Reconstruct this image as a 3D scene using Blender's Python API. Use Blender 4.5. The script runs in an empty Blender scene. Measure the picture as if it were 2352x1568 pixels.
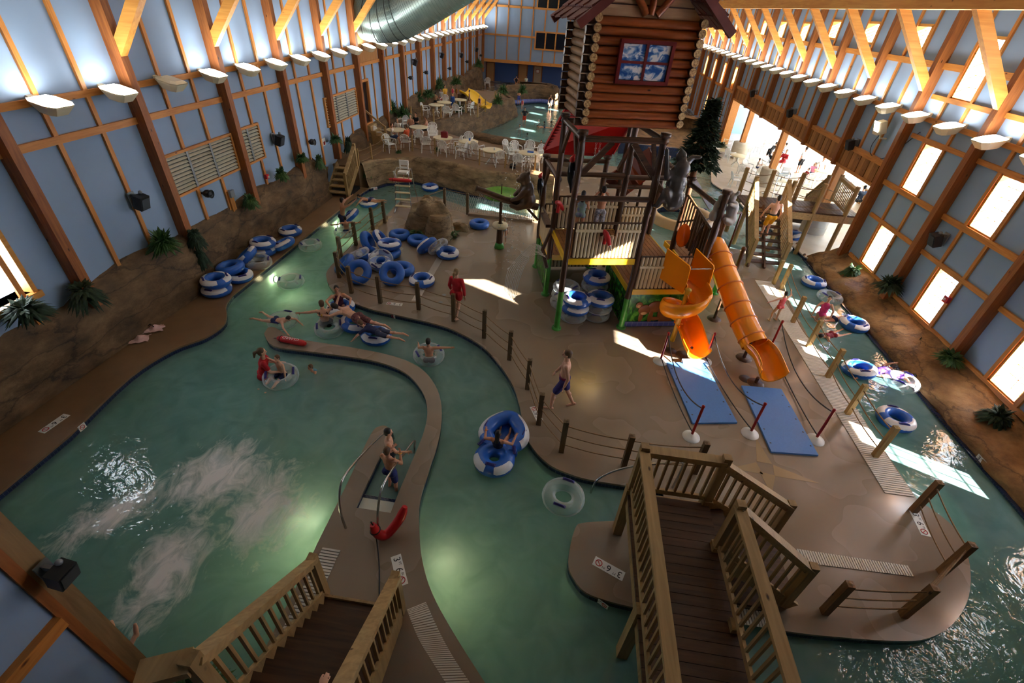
import bpy, math, random
from mathutils import Vector as V, Matrix as MX, noise as NZ
random.seed(7)
sc = bpy.context.scene
COL = sc.collection
PI = math.pi
R_ = math.radians
# ---------------------------------------------------------------- camera
H = 7.8
YAW, PITCH, ROLL, FPX = -0.0921965, 0.6288988, -0.0697820, 1067.303
FWD = V((math.sin(YAW)*math.cos(PITCH), math.cos(YAW)*math.cos(PITCH), -math.sin(PITCH)))
_r0 = V((math.cos(YAW), -math.sin(YAW), 0)); _d0 = FWD.cross(_r0)
RGT = _r0*math.cos(ROLL)+_d0*math.sin(ROLL); DWN = _d0*math.cos(ROLL)-_r0*math.sin(ROLL)
cd = bpy.data.cameras.new('camera'); cam = bpy.data.objects.new('camera', cd); COL.objects.link(cam)
m3 = MX((RGT, -DWN, -FWD)).transposed()
cam.matrix_world = MX.Translation((0, 0, H)) @ m3.to_4x4()
cd.sensor_width = 36; cd.lens = FPX/2352*36; cd.clip_start = .05; cd.clip_end = 400
sc.camera = cam
def ray(u, v): return RGT*(u-1176)+DWN*(v-784)+FWD*FPX
def G(u, v, z=0.0):                       # measured pixel -> point at height z
    D = ray(u, v); return V((0, 0, H))+D*((z-H)/D.z)
def GX(u, v, x):                          # -> point on a wall x = const
    D = ray(u, v); return V((0, 0, H))+D*(x/D.x)
def GY(u, v, y):
    D = ray(u, v); return V((0, 0, H))+D*(y/D.y)
# tower frame (its own axes, turned 14 degrees)
TO = V((.23, 11.61, 0)); TU = V((.9707, .2403, 0)); TV = V((-.2403, .9707, 0)); TANG = math.atan2(.2403, .9707)
def T(s, t, z): return TO+TU*s+TV*t+V((0, 0, z))
def GT(u, v, t):                          # pixel -> (s,z) on the tower plane t
    D = ray(u, v); o = V((0, 0, H)); k = ((TO+TV*t-o).dot(TV))/D.dot(TV); q = o+D*k-TO
    return q.dot(TU), q.z
# ---------------------------------------------------------------- mesh builder
class M:
    def __init__(s): s.v = []; s.f = []; s.m = []; s.s = []
    def add(s, vs, fs, mi=0, sm=False):
        o = len(s.v); s.v += [V(p) for p in vs]
        for f in fs: s.f.append([i+o for i in f]); s.m.append(mi); s.s.append(sm)
        return s
    def box(s, c, sz, rz=0.0, mi=0, rot=None):
        a, b, d = sz[0]/2, sz[1]/2, sz[2]/2
        mt = rot if rot is not None else MX.Rotation(rz, 3, 'Z')
        vs = [V(c)+mt@V((x, y, z)) for z in (-d, d) for x, y in ((-a, -b), (a, -b), (a, b), (-a, b))]
        return s.add(vs, [(3, 2, 1, 0), (4, 5, 6, 7), (0, 1, 5, 4), (1, 2, 6, 5), (2, 3, 7, 6), (3, 0, 4, 7)], mi)
    def b2(s, lo, hi, mi=0):
        lo, hi = V(lo), V(hi); return s.box((lo+hi)/2, hi-lo, 0, mi)
    def bar(s, p0, p1, w, h, mi=0, up=(0, 0, 1), tw=0.0):
        p0, p1 = V(p0), V(p1); y = (p1-p0); L = y.length; y.normalize(); u = V(up)
        if abs(u.dot(y)) > .98: u = V((0, 1, 0)) if abs(y.y) < .9 else V((1, 0, 0))
        x = y.cross(u).normalized(); z = x.cross(y)
        mt = MX((x, y, z)).transposed()
        if tw: mt = mt @ MX.Rotation(tw, 3, 'Y')
        return s.box((p0+p1)/2, (w, L, h), 0, mi, mt)
    def tube(s, path, r, n=8, closed=False, caps=True, mi=0, sm=True):
        P = [V(p) for p in path]; N = len(P); rs = r if isinstance(r, (list, tuple)) else [r]*N
        o = len(s.v); ref = None; rings = []
        for i in range(N):
            t = (P[(i+1) % N]-P[i-1]) if closed else (P[min(i+1, N-1)]-P[max(i-1, 0)])
            t.normalize()
            if ref is None:
                ref = t.orthogonal().normalized()
                if abs(t.z) < .95: ref = t.cross(V((0, 0, 1))).normalized()
            else:
                ref = (ref-t*ref.dot(t)).normalized()
            b = t.cross(ref)
            rings.append([P[i]+(ref*math.cos(2*PI*k/n)+b*math.sin(2*PI*k/n))*rs[i] for k in range(n)])
        vs = [p for q in rings for p in q]; fs = []
        for i in range(N if closed else N-1):
            a = i*n; c = ((i+1) % N)*n
            for k in range(n): fs.append((a+k, a+(k+1) % n, c+(k+1) % n, c+k))
        s.add(vs, fs, mi, sm)
        if caps and not closed:
            s.add(rings[0], [tuple(range(n))[::-1]], mi); s.add(rings[-1], [tuple(range(n))], mi)
        return s
    def lathe(s, prof, c=(0, 0, 0), n=16, rot=None, mi=0, sm=True, arc=None):
        vs = []; fs = []; k = len(prof); a1 = arc or 2*PI; nn = n if arc is None else n+1
        for i in range(nn):
            a = a1*i/n
            for r, z in prof:
                p = V((r*math.cos(a), r*math.sin(a), z)); vs.append(V(c)+(rot@p if rot is not None else p))
        for i in range(n):
            j = (i+1) % nn
            for q in range(k-1): fs.append((i*k+q, j*k+q, j*k+q+1, i*k+q+1))
        return s.add(vs, fs, mi, sm)
    def torus(s, Rr, r, c=(0, 0, 0), n=28, k=12, rot=None, mi=0, fn=None, flat=1.0):
        vs = []; fs = []
        for i in range(n):
            a = 2*PI*i/n
            for j in range(k):
                b = 2*PI*j/k; rr = r*(fn(a, b) if fn else 1)
                p = V(((Rr+rr*math.cos(b))*math.cos(a), (Rr+rr*math.cos(b))*math.sin(a), rr*math.sin(b)*flat))
                vs.append(V(c)+(rot@p if rot is not None else p))
        for i in range(n):
            for j in range(k):
                i2 = (i+1) % n; j2 = (j+1) % k
                fs.append((i*k+j, i2*k+j, i2*k+j2, i*k+j2))
        o = len(s.f); s.add(vs, fs, mi, True); return s
    def ball(s, c, r, n=12, k=8, rot=None, mi=0):
        r = r if hasattr(r, '__len__') else (r, r, r); vs = []; fs = []
        for j in range(1, k):
            b = PI*j/k
            for i in range(n):
                a = 2*PI*i/n; p = V((r[0]*math.sin(b)*math.cos(a), r[1]*math.sin(b)*math.sin(a), r[2]*math.cos(b)))
                vs.append(V(c)+(rot@p if rot is not None else p))
        pt, pb = V((0, 0, r[2])), V((0, 0, -r[2]))
        vs += [V(c)+(rot@pt if rot is not None else pt), V(c)+(rot@pb if rot is not None else pb)]
        t, b_ = len(vs)-2, len(vs)-1
        for i in range(n): fs.append((t, i, (i+1) % n))
        for j in range(k-2):
            for i in range(n): fs.append((j*n+i, (j+1)*n+i, (j+1)*n+(i+1) % n, j*n+(i+1) % n))
        for i in range(n): fs.append((b_, (k-2)*n+(i+1) % n, (k-2)*n+i))
        return s.add(vs, fs, mi, True)
    def cap(s, p0, r0, p1, r1, n=10):      # tapered capsule, closed
        p0, p1 = V(p0), V(p1); d = p1-p0; L = max(d.length, 1e-5); d = d/L
        x = d.orthogonal().normalized(); y = d.cross(x); vs = []; rows = []
        for q in range(1, 4): b = PI/2*q/3; rows.append((p0-d*r0*math.cos(b), r0*math.sin(b)))
        for q in range(0, 3): b = PI/2*q/3; rows.append((p1+d*r1*math.sin(b), r1*math.cos(b)))
        for c, r in rows:
            for i in range(n): a = 2*PI*i/n; vs.append(c+(x*math.cos(a)+y*math.sin(a))*r)
        vs += [p0-d*r0, p1+d*r1]; fs = []; k = len(rows)
        for i in range(n): fs.append((k*n, (i+1) % n, i)); fs.append((k*n+1, (k-1)*n+i, (k-1)*n+(i+1) % n))
        for j in range(k-1):
            for i in range(n): fs.append((j*n+i, j*n+(i+1) % n, (j+1)*n+(i+1) % n, (j+1)*n+i))
        return s.add(vs, fs, 0, True)
    def prism(s, pts, z0, z1, mi=0, ms=None, bottom=True):
        n = len(pts); A = sum(pts[i][0]*pts[(i+1) % n][1]-pts[(i+1) % n][0]*pts[i][1] for i in range(n))
        if A < 0: pts = pts[::-1]
        vs = [(p[0], p[1], z0) for p in pts]+[(p[0], p[1], z1) for p in pts]
        s.add(vs, [tuple(range(n, 2*n))], mi)
        if bottom: s.add(vs[:n], [tuple(range(n))[::-1]], mi)
        s.add(vs, [(i, (i+1) % n, n+(i+1) % n, n+i) for i in range(n)], mi if ms is None else ms)
        return s
    def quad(s, a, b, c, d, mi=0): return s.add([a, b, c, d], [(0, 1, 2, 3)], mi)
    def slab(s, pts, th, mi=0):            # planar polygon given thickness along its normal
        P = [V(p) for p in pts]; nrm = (P[1]-P[0]).cross(P[2]-P[1]).normalized()*th; n = len(P)
        vs = P+[p+nrm for p in P]
        return s.add(vs, [tuple(range(n))[::-1], tuple(range(n, 2*n))]+[(i, (i+1) % n, n+(i+1) % n, n+i) for i in range(n)], mi)
    def mesh(s, name, mats, off=None):
        me = bpy.data.meshes.new(name)
        vs = s.v if off is None else [p-off for p in s.v]
        me.from_pydata([tuple(p) for p in vs], [], s.f)
        me.polygons.foreach_set('material_index', s.m); me.polygons.foreach_set('use_smooth', s.s)
        for m in (mats if isinstance(mats, (list, tuple)) else [mats]): me.materials.append(m)
        me.update(); return me
def CLS(): return M()
def link(name, data=None, parent=None, loc=None, rz=0.0, mtx=None):
    o = bpy.data.objects.new(name, data); COL.objects.link(o)
    if parent is not None: o.parent = parent
    if mtx is not None: o.matrix_local = mtx
    else:
        if loc is not None: o.location = loc
        o.rotation_euler = (0, 0, rz)
    return o
def tag(o, label=None, cat=None, group=None, kind=None):
    if label: o['label'] = label
    if cat: o['category'] = cat
    if group: o['group'] = group
    if kind: o['kind'] = kind
    return o
def thing(name, label, cat, loc=(0, 0, 0), rz=0.0, group=None, mtx=None):
    return tag(link(name, None, None, loc, rz, mtx), label, cat, group)
def part(name, mb, mats, root, label=None, world=False, parent=None):
    # world=True: the mesh was written in world coordinates, root is unrotated
    o = link(name, mb.mesh(name, mats, root.location.copy() if world else None), parent or root)
    if label: o['label'] = label
    return o
def solo(name, mb, mats, label, cat, loc=None, rz=0.0, group=None, kind=None, mtx=None, center=False):
    if center:
        loc = sum(mb.v, V())/len(mb.v); loc.z = min(p.z for p in mb.v)
        o = link(name, mb.mesh(name, mats, loc), None, loc)
    else: o = link(name, mb.mesh(name, mats), None, loc, rz, mtx)
    return tag(o, label, cat, group, kind)
_tn = [0]
def struct(name, mb, mats, label, cat='structure'):
    return tag(link(name, mb.mesh(name, mats)), label, cat, None, 'structure')
def trim(mb, mats, label, cat='timber'):
    _tn[0] += 1; return struct('trim_%d' % _tn[0], mb, mats, label, cat)
def clone(root, loc=None, rz=None, label=None, group=None, mtx=None, scale=None):
    r = root.copy(); COL.objects.link(r)
    if mtx is not None: r.matrix_world = mtx
    else:
        if loc is not None: r.location = loc
        if rz is not None: r.rotation_euler = (0, 0, rz)
    if scale: r.scale = (scale,)*3
    if label: r['label'] = label
    if group: r['group'] = group
    for ch in root.children:
        c = ch.copy(); COL.objects.link(c); c.parent = r
        for g in ch.children:
            e = g.copy(); COL.objects.link(e); e.parent = c
    return r
def smooth_path(pts, n=6, closed=False):
    P = [V(p) for p in pts]; N = len(P); out = []
    rng = range(N if closed else N-1)
    for i in rng:
        p0 = P[i-1] if (closed or i > 0) else P[0]; p1 = P[i]; p2 = P[(i+1) % N]
        p3 = P[(i+2) % N] if (closed or i+2 < N) else P[-1]
        for k in range(n):
            t = k/n
            out.append(.5*((2*p1)+(p2-p0)*t+(2*p0-5*p1+4*p2-p3)*t*t+(3*p1-p0-3*p2+p3)*t**3))
    if not closed: out.append(P[-1])
    return out
# ---------------------------------------------------------------- materials
def S(c):                                  # sRGB 0-255 -> linear
    return tuple(((x/255)/12.92 if x/255 <= .04045 else ((x/255+.055)/1.055)**2.4) for x in c)
def _nt(name):
    m = bpy.data.materials.new(name); m.use_nodes = True; nt = m.node_tree; nt.nodes.clear()
    out = nt.nodes.new('ShaderNodeOutputMaterial'); return m, nt, out
def N(nt, typ, **kw):
    n = nt.nodes.new('ShaderNode'+typ)
    for k, v in kw.items():
        if k in n.inputs: n.inputs[k].default_value = v
        else: setattr(n, k, v)
    return n
def ramp(nt, fac, stops):
    r = nt.nodes.new('ShaderNodeValToRGB'); cr = r.color_ramp
    while len(cr.elements) < len(stops): cr.elements.new(.5)
    for e, (p, c) in zip(cr.elements, stops): e.position = p; e.color = (*c, 1)
    nt.links.new(fac, r.inputs[0]); return r.outputs[0]
def coord(nt, sc_=(1, 1, 1), kind='Object', rot=(0, 0, 0)):
    t = N(nt, 'TexCoord'); m = nt.nodes.new('ShaderNodeMapping')
    m.inputs['Scale'].default_value = sc_; m.inputs['Rotation'].default_value = rot
    nt.links.new(t.outputs[kind], m.inputs[0]); return m.outputs[0]
def bump(nt, h, strength=.3, dist=.02):
    b = N(nt, 'Bump'); b.inputs['Strength'].default_value = strength; b.inputs['Distance'].default_value = dist
    nt.links.new(h, b.inputs['Height']); return b.outputs[0]
def mat(name, c, rough=.5, c2=None, scale=4.0, metal=0.0, bmp=0.0, spec=.5, emit=None, stretch=(1, 1, 1), rough2=None, sub=0.0, det=4.0):
    m, nt, out = _nt(name); b = N(nt, 'BsdfPrincipled'); L = nt.links
    b.inputs['Roughness'].default_value = rough; b.inputs['Metallic'].default_value = metal
    b.inputs['Specular IOR Level'].default_value = spec
    b.inputs['Base Color'].default_value = (*c, 1)
    if c2 is not None or bmp or rough2 is not None:
        n = N(nt, 'TexNoise'); n.inputs['Scale'].default_value = scale; n.inputs['Detail'].default_value = det
        L.new(coord(nt, stretch), n.inputs['Vector'])
        if c2 is not None: L.new(ramp(nt, n.outputs[0], [(.22, c), (.78, c2)]), b.inputs['Base Color'])
        if rough2 is not None:
            mr = N(nt, 'MapRange'); mr.inputs[1].default_value = .25; mr.inputs[2].default_value = .75
            mr.inputs[3].default_value = rough; mr.inputs[4].default_value = rough2
            L.new(n.outputs[0], mr.inputs[0]); L.new(mr.outputs[0], b.inputs['Roughness'])
        if bmp: L.new(bump(nt, n.outputs[0], bmp), b.inputs['Normal'])
    if emit: b.inputs['Emission Color'].default_value = (*emit[0], 1); b.inputs['Emission Strength'].default_value = emit[1]
    L.new(b.outputs[0], out.inputs[0]); return m
def wood(name, c, c2, axis=2, rough=.55, sc_=3.0, knots=True, spec=.4):
    m, nt, out = _nt(name); b = N(nt, 'BsdfPrincipled'); L = nt.links
    st = [7.0, 7.0, 7.0]; st[axis] = .55
    n = N(nt, 'TexNoise'); n.inputs['Scale'].default_value = sc_; n.inputs['Detail'].default_value = 6; n.inputs['Distortion'].default_value = .6
    L.new(coord(nt, st), n.inputs['Vector'])
    col = ramp(nt, n.outputs[0], [(.3, c), (.7, c2)])
    if knots:
        v = N(nt, 'TexVoronoi'); v.inputs['Scale'].default_value = 2.2; s2 = [1.6, 1.6, 1.6]; s2[axis] = .7
        L.new(coord(nt, s2), v.inputs['Vector'])
        k = ramp(nt, v.outputs['Distance'], [(.035, tuple(x*.35 for x in c)), (.09, (1, 1, 1))])
        mx = N(nt, 'Mix', data_type='RGBA', blend_type='MULTIPLY'); mx.inputs[0].default_value = 1
        L.new(col, mx.inputs[6]); L.new(k, mx.inputs[7]); col = mx.outputs[2]
    L.new(col, b.inputs['Base Color']); b.inputs['Roughness'].default_value = rough; b.inputs['Specular IOR Level'].default_value = spec
    L.new(bump(nt, n.outputs[0], .15), b.inputs['Normal']); L.new(b.outputs[0], out.inputs[0]); return m
def rock(name, c1, c2, c3, sc_=1.0):
    m, nt, out = _nt(name); b = N(nt, 'BsdfPrincipled'); L = nt.links
    co = coord(nt, (1, 1, 2.2)); n = N(nt, 'TexNoise'); n.inputs['Scale'].default_value = 1.3*sc_; n.inputs['Detail'].default_value = 8; n.inputs['Roughness'].default_value = .65
    L.new(co, n.inputs['Vector'])
    v = N(nt, 'TexVoronoi', feature='DISTANCE_TO_EDGE'); v.inputs['Scale'].default_value = .8*sc_
    vx = N(nt, 'VectorMath', operation='ADD'); sc2 = N(nt, 'VectorMath', operation='SCALE'); sc2.inputs['Scale'].default_value = .6
    L.new(n.outputs['Color'], sc2.inputs[0]); L.new(coord(nt, (.45, .45, 1.7)), vx.inputs[0]); L.new(sc2.outputs[0], vx.inputs[1]); L.new(vx.outputs[0], v.inputs['Vector'])
    col = ramp(nt, n.outputs[0], [(.3, c1), (.5, c2), (.72, c3)])
    crack = ramp(nt, v.outputs['Distance'], [(.0, (.32, .3, .28)), (.03, (1, 1, 1))])
    mx = N(nt, 'Mix', data_type='RGBA', blend_type='MULTIPLY'); mx.inputs[0].default_value = .8
    L.new(col, mx.inputs[6]); L.new(crack, mx.inputs[7]); L.new(mx.outputs[2], b.inputs['Base Color'])
    b.inputs['Roughness'].default_value = .75; L.new(bump(nt, n.outputs[0], .8, .08), b.inputs['Normal'])
    L.new(b.outputs[0], out.inputs[0]); return m
def clear(name, tint, fac=.75, dif=(.8, .85, .9)):
    # thin clear vinyl: more solid towards grazing view of the skin, like the real film
    m, nt, out = _nt(name); L = nt.links
    tr = N(nt, 'BsdfTransparent'); tr.inputs[0].default_value = (*tint, 1)
    pr = N(nt, 'BsdfPrincipled'); pr.inputs['Base Color'].default_value = (*dif, 1); pr.inputs['Roughness'].default_value = .08
    lw = N(nt, 'LayerWeight'); lw.inputs[0].default_value = .35
    mr = N(nt, 'MapRange'); mr.inputs[3].default_value = 1-fac; mr.inputs[4].default_value = min(1, 1-fac+.5)
    L.new(lw.outputs['Facing'], mr.inputs[0]); mix = N(nt, 'MixShader')
    L.new(mr.outputs[0], mix.inputs[0]); L.new(tr.outputs[0], mix.inputs[1]); L.new(pr.outputs[0], mix.inputs[2]); L.new(mix.outputs[0], out.inputs[0])
    return m
def emis(name, c, st):
    m, nt, out = _nt(name); e = N(nt, 'Emission'); e.inputs[0].default_value = (*c, 1); e.inputs[1].default_value = st
    nt.links.new(e.outputs[0], out.inputs[0]); return m
def tiles(name, c1, c2, mortar, sx=12.0, sy=12.0):
    m, nt, out = _nt(name); b = N(nt, 'BsdfPrincipled'); L = nt.links
    br = N(nt, 'TexBrick'); br.offset = 0; br.inputs['Scale'].default_value = 1
    br.inputs['Color1'].default_value = (*c1, 1); br.inputs['Color2'].default_value = (*c2, 1); br.inputs['Mortar'].default_value = (*mortar, 1)
    br.inputs['Mortar Size'].default_value = .06; br.inputs['Brick Width'].default_value = 1; br.inputs['Row Height'].default_value = 1
    t = N(nt, 'TexCoord'); sp = N(nt, 'SeparateXYZ'); L.new(t.outputs['Object'], sp.inputs[0])
    ad = N(nt, 'Math', operation='ADD'); L.new(sp.outputs[0], ad.inputs[0]); L.new(sp.outputs[1], ad.inputs[1])
    cb = N(nt, 'CombineXYZ'); m1 = N(nt, 'Math', operation='MULTIPLY'); m1.inputs[1].default_value = sx; L.new(ad.outputs[0], m1.inputs[0])
    m2 = N(nt, 'Math', operation='MULTIPLY'); m2.inputs[1].default_value = sy; L.new(sp.outputs[2], m2.inputs[0])
    L.new(m1.outputs[0], cb.inputs[0]); L.new(m2.outputs[0], cb.inputs[1]); L.new(cb.outputs[0], br.inputs[0])
    L.new(br.outputs[0], b.inputs['Base Color']); b.inputs['Roughness'].default_value = .2; L.new(b.outputs[0], out.inputs[0]); return m
def water(name, foam=True):
    m, nt, out = _nt(name); L = nt.links
    n1 = N(nt, 'TexNoise'); n1.inputs['Scale'].default_value = 1.6; n1.inputs['Detail'].default_value = 3; n1.inputs['Distortion'].default_value = 1.2
    L.new(coord(nt, (1, 1.0, 1)), n1.inputs['Vector'])
    n2 = N(nt, 'TexNoise'); n2.inputs['Scale'].default_value = 5.5; n2.inputs['Detail'].default_value = 3; n2.inputs['Distortion'].default_value = .8
    L.new(coord(nt, (1, 1, 1)), n2.inputs['Vector'])
    ad = N(nt, 'Math', operation='MULTIPLY_ADD'); ad.inputs[1].default_value = .35; L.new(n2.outputs[0], ad.inputs[0]); L.new(n1.outputs[0], ad.inputs[2])
    nb = bump(nt, ad.outputs[0], .55, .06)
    tr = N(nt, 'BsdfTransparent'); tr.inputs[0].default_value = (.62, .82, .76, 1)
    df = N(nt, 'BsdfDiffuse'); tl = N(nt, 'BsdfTranslucent')
    wc = ramp(nt, n1.outputs[0], [(.3, S((136, 180, 178))), (.7, S((162, 202, 198)))])
    L.new(wc, df.inputs[0]); L.new(wc, tl.inputs[0])
    mA = N(nt, 'MixShader'); mA.inputs[0].default_value = .4; L.new(df.outputs[0], mA.inputs[1]); L.new(tl.outputs[0], mA.inputs[2])
    mB = N(nt, 'MixShader'); mB.inputs[0].default_value = .5; L.new(tr.outputs[0], mB.inputs[1]); L.new(mA.outputs[0], mB.inputs[2])
    last = mB.outputs[0]
    if foam:                               # bubbles drifting from the two jets under the near wall
        tc = N(nt, 'TexCoord'); acc = None
        for (cx, cy, ax, ay, rz) in FOAM:
            mp = nt.nodes.new('ShaderNodeMapping'); mp.vector_type = 'TEXTURE'
            mp.inputs['Location'].default_value = (cx, cy, 0); mp.inputs['Rotation'].default_value = (0, 0, rz); mp.inputs['Scale'].default_value = (ax, ay, 1)
            L.new(tc.outputs['Object'], mp.inputs[0])
            dn = N(nt, 'VectorMath', operation='LENGTH'); L.new(mp.outputs[0], dn.inputs[0])
            inv = N(nt, 'MapRange'); inv.inputs[1].default_value = 1.0; inv.inputs[2].default_value = .1; inv.inputs[3].default_value = 0; inv.inputs[4].default_value = 1
            L.new(dn.outputs['Value'], inv.inputs[0])
            if acc is None: acc = inv.outputs[0]
            else:
                mm = N(nt, 'Math', operation='MAXIMUM'); L.new(acc, mm.inputs[0]); L.new(inv.outputs[0], mm.inputs[1]); acc = mm.outputs[0]
        f1 = N(nt, 'TexNoise'); f1.inputs['Scale'].default_value = 1.9; f1.inputs['Detail'].default_value = 9; f1.inputs['Roughness'].default_value = .68; f1.inputs['Distortion'].default_value = 1.6
        L.new(coord(nt, (1.3, .8, 1), 'Object', (0, 0, .5)), f1.inputs['Vector'])
        sm = N(nt, 'Math', operation='MULTIPLY_ADD'); sm.inputs[1].default_value = .62; L.new(acc, sm.inputs[0]); L.new(f1.outputs[0], sm.inputs[2])
        fr = N(nt, 'MapRange'); fr.inputs[1].default_value = .76; fr.inputs[2].default_value = 1.1; fr.inputs[3].default_value = 0; fr.inputs[4].default_value = .9
        L.new(sm.outputs[0], fr.inputs[0])
        gate = N(nt, 'Math', operation='MULTIPLY'); g2 = N(nt, 'MapRange'); g2.inputs[2].default_value = .25; L.new(acc, g2.inputs[0])
        L.new(fr.outputs[0], gate.inputs[0]); L.new(g2.outputs[0], gate.inputs[1])
        fd = N(nt, 'BsdfDiffuse'); fd.inputs[0].default_value = (*S((244, 240, 236)), 1)
        mF = N(nt, 'MixShader'); L.new(gate.outputs[0], mF.inputs[0]); L.new(last, mF.inputs[1]); L.new(fd.outputs[0], mF.inputs[2]); last = mF.outputs[0]
    gl = N(nt, 'BsdfGlossy'); gl.inputs['Roughness'].default_value = .04; gl.inputs[0].default_value = (1, 1, 1, 1); L.new(nb, gl.inputs['Normal'])
    fr2 = N(nt, 'Fresnel'); fr2.inputs[0].default_value = 1.33; L.new(nb, fr2.inputs['Normal'])
    mC = N(nt, 'MixShader'); L.new(fr2.outputs[0], mC.inputs[0]); L.new(last, mC.inputs[1]); L.new(gl.outputs[0], mC.inputs[2])
    L.new(mC.outputs[0], out.inputs[0]); return m
# ---------------------------------------------------------------- material set
FOAM = [(-5.75, 3.3, 1.0, 1.9, .12), (-7.45, 4.1, .85, 1.7, -.55), (-6.2, 5.2, 1.7, 1.5, .3), (-4.9, 4.6, 1.3, 1.7, .1)]
deck_m = mat('deck', S((146, 128, 108)), .1, S((128, 111, 92)), .55, rough2=.4, det=2)
deck_l = mat('deck_rough', S((132, 102, 70)), .5, S((116, 88, 60)), 2.2, bmp=.02)
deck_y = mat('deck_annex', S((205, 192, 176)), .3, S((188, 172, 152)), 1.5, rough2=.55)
tile_m = tiles('blue_tile', S((26, 34, 62)), S((36, 46, 82)), S((70, 78, 96)), 14, 14)
tile_f = tiles('violet_tile', S((74, 84, 150)), S((90, 100, 168)), S((120, 126, 170)), 6, 6)
plaster = mat('pool_plaster', S((176, 214, 200)), .6, S((158, 204, 188)), .7)
white_pl = mat('step_plaster', S((222, 222, 205)), .5)
water_m = water('green_water'); water2 = water('far_water', False)
blue_w = mat('blue_wall', S((132, 154, 180)), .8, S((144, 166, 192)), .6, det=2)
blue_d = mat('blue_recess', S((70, 100, 160)), .8)
post_m = wood('post_wood', S((126, 70, 30)), S((160, 96, 44)), 2, .5)
post_y = wood('stud_wood', S((178, 110, 48)), S((205, 138, 66)), 2, .5)
girt_m = wood('girt_wood', S((178, 110, 48)), S((205, 138, 66)), 1, .5)
girtx_m = wood('girt_wood_x', S((190, 122, 56)), S((212, 150, 78)), 0, .5)
brace_m = wood('brace_wood', S((186, 118, 44)), S((212, 148, 68)), 0, .5, 1.6)
beam_m = wood('beam_wood', S((190, 122, 48)), S((214, 152, 72)), 1, .5, 1.6)
ply_m = wood('plywood', S((150, 98, 48)), S((184, 128, 68)), 2, .6, 1.2)
ceil_m = wood('ceiling_boards', S((226, 220, 208)), S((238, 233, 224)), 1, .7, 2, False)
rock_m = rock('rock_brown', S((58, 42, 26)), S((98, 74, 46)), S((130, 102, 70)))
rock2_m = rock('rock_tan', S((96, 78, 54)), S((140, 116, 84)), S((172, 148, 112)), 1.3)
rock_r = rock('rock_right', S((84, 58, 30)), S((128, 94, 54)), S((158, 122, 76)), 1.2)
white_m = mat('white_plastic', S((232, 232, 226)), .35)
cream_m = mat('cream_plastic', S((226, 214, 176)), .4)
dark_m = mat('dark_glass', S((22, 26, 36)), .1)
black_m = mat('black_plastic', S((24, 25, 27)), .45)
grey_m = mat('grey_metal', S((128, 132, 134)), .4, metal=.4)
louv_m = mat('louver_metal', S((184, 178, 156)), .45)
steel_m = mat('steel', S((190, 190, 188)), .18, metal=1.0)
duct_m = mat('galvanised', S((176, 196, 190)), .32, S((160, 182, 176)), 3, metal=.75)
concrete = mat('concrete', S((206, 196, 176)), .7, S((190, 178, 156)), 2)
grate_m = mat('grate_white', S((222, 214, 200)), .5)
red_m = mat('red_paint', S((160, 24, 26)), .3)
redp_m = mat('red_vinyl', S((196, 28, 34)), .35)
yel_m = mat('yellow_paint', S((246, 196, 30)), .35)
ora_m = mat('orange_plastic', S((250, 150, 16)), .25, spec=.5)
ora2_m = mat('orange_bubble', S((246, 104, 8)), .25)
glass_m = clear('window_glass', (.97, .98, 1), .94)
# ---------------------------------------------------------------- pools and decks
XL, XR, YE = -11.3, 11.4, 61.0
mb = M(); mb.b2((-11.3, -4, -1.35), (11.4, 26.2, -1.2)); struct('floor_pool', mb, plaster, 'pale turquoise plaster pool bottom', 'floor')
mb = M(); nx, ny = 2, 2
mb.quad((-11.0, -4, -.15), (10.6, -4, -.15), (10.6, 26, -.15), (-11.0, 26, -.15))
tag(link('pool_water', mb.mesh('pool_water', water_m)), 'green water of the large pool and the river around the island', 'water', None, 'stuff')
def deck(name, pts, label, top=deck_m, z=0.0, depth=1.2, side=tile_m, cop=.05):
    mb = M(); mb.prism(pts, z-cop, z, 0)
    cx = sum(p[0] for p in pts)/len(pts); cy = sum(p[1] for p in pts)/len(pts)
    mb.prism(pts, z-.32, z-cop-.001, 1, 1, False); mb.prism(pts, z-depth, z-.321, 2, 2, False)
    return struct(name, mb, [top, side, plaster], label, 'floor')
def xy(*ps): return [V((p[0], p[1], 0)) for p in ps]
isl = smooth_path(xy((-6.24, 21.75), (-7.54, 21.0), (-7.62, 18.7), (-7.72, 16.8), (-7.83, 13.9), (-7.55, 12.9), (-6.91, 12.14), (-6.3, 11.75), (-5.49, 11.45), (-4.75, 11.32), (-3.2, 11.05), (-2.48, 10.75), (-1.75, 10.26), (-1.14, 9.52), (-.68, 8.74), (-.43, 8.0), (-.25, 7.33), (-.01, 6.86), (.35, 6.5), (.73, 6.34), (1.18, 6.25), (1.97, 6.23), (2.7, 6.22)), 4)
isl += xy((2.7, 5.5))
isl += smooth_path(xy((1.9, 5.42), (1.14, 5.25), (.94, 5.08), (.84, 4.43), (.95, 4.14), (1.16, 3.95), (1.54, 3.87), (1.95, 3.84)), 4)
isl += xy((1.96, 4.12), (4.2, 4.15))
isl += smooth_path(xy((4.2, 3.86), (4.83, 3.88), (5.99, 3.98), (6.59, 4.11), (7.17, 4.43), (7.72, 4.94), (8.12, 5.55), (8.32, 6.1), (8.3, 6.5), (7.97, 6.95)), 4)
isl += xy((7.97, 12.9), (8.1, 14.4), (8.25, 16.1), (8.45, 17.6), (8.3, 19.0), (7.2, 19.2))
isl += smooth_path(xy((6.2, 19.0), (5.2, 18.3), (4.2, 17.6), (2.6, 17.4), (1.4, 18.2), (.4, 19.6), (-1.3, 20.25)), 4)
isl += xy((-2.6, 20.4), (-4.17, 20.55))
deck('floor', isl, 'wet brown concrete deck of the play island')
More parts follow.
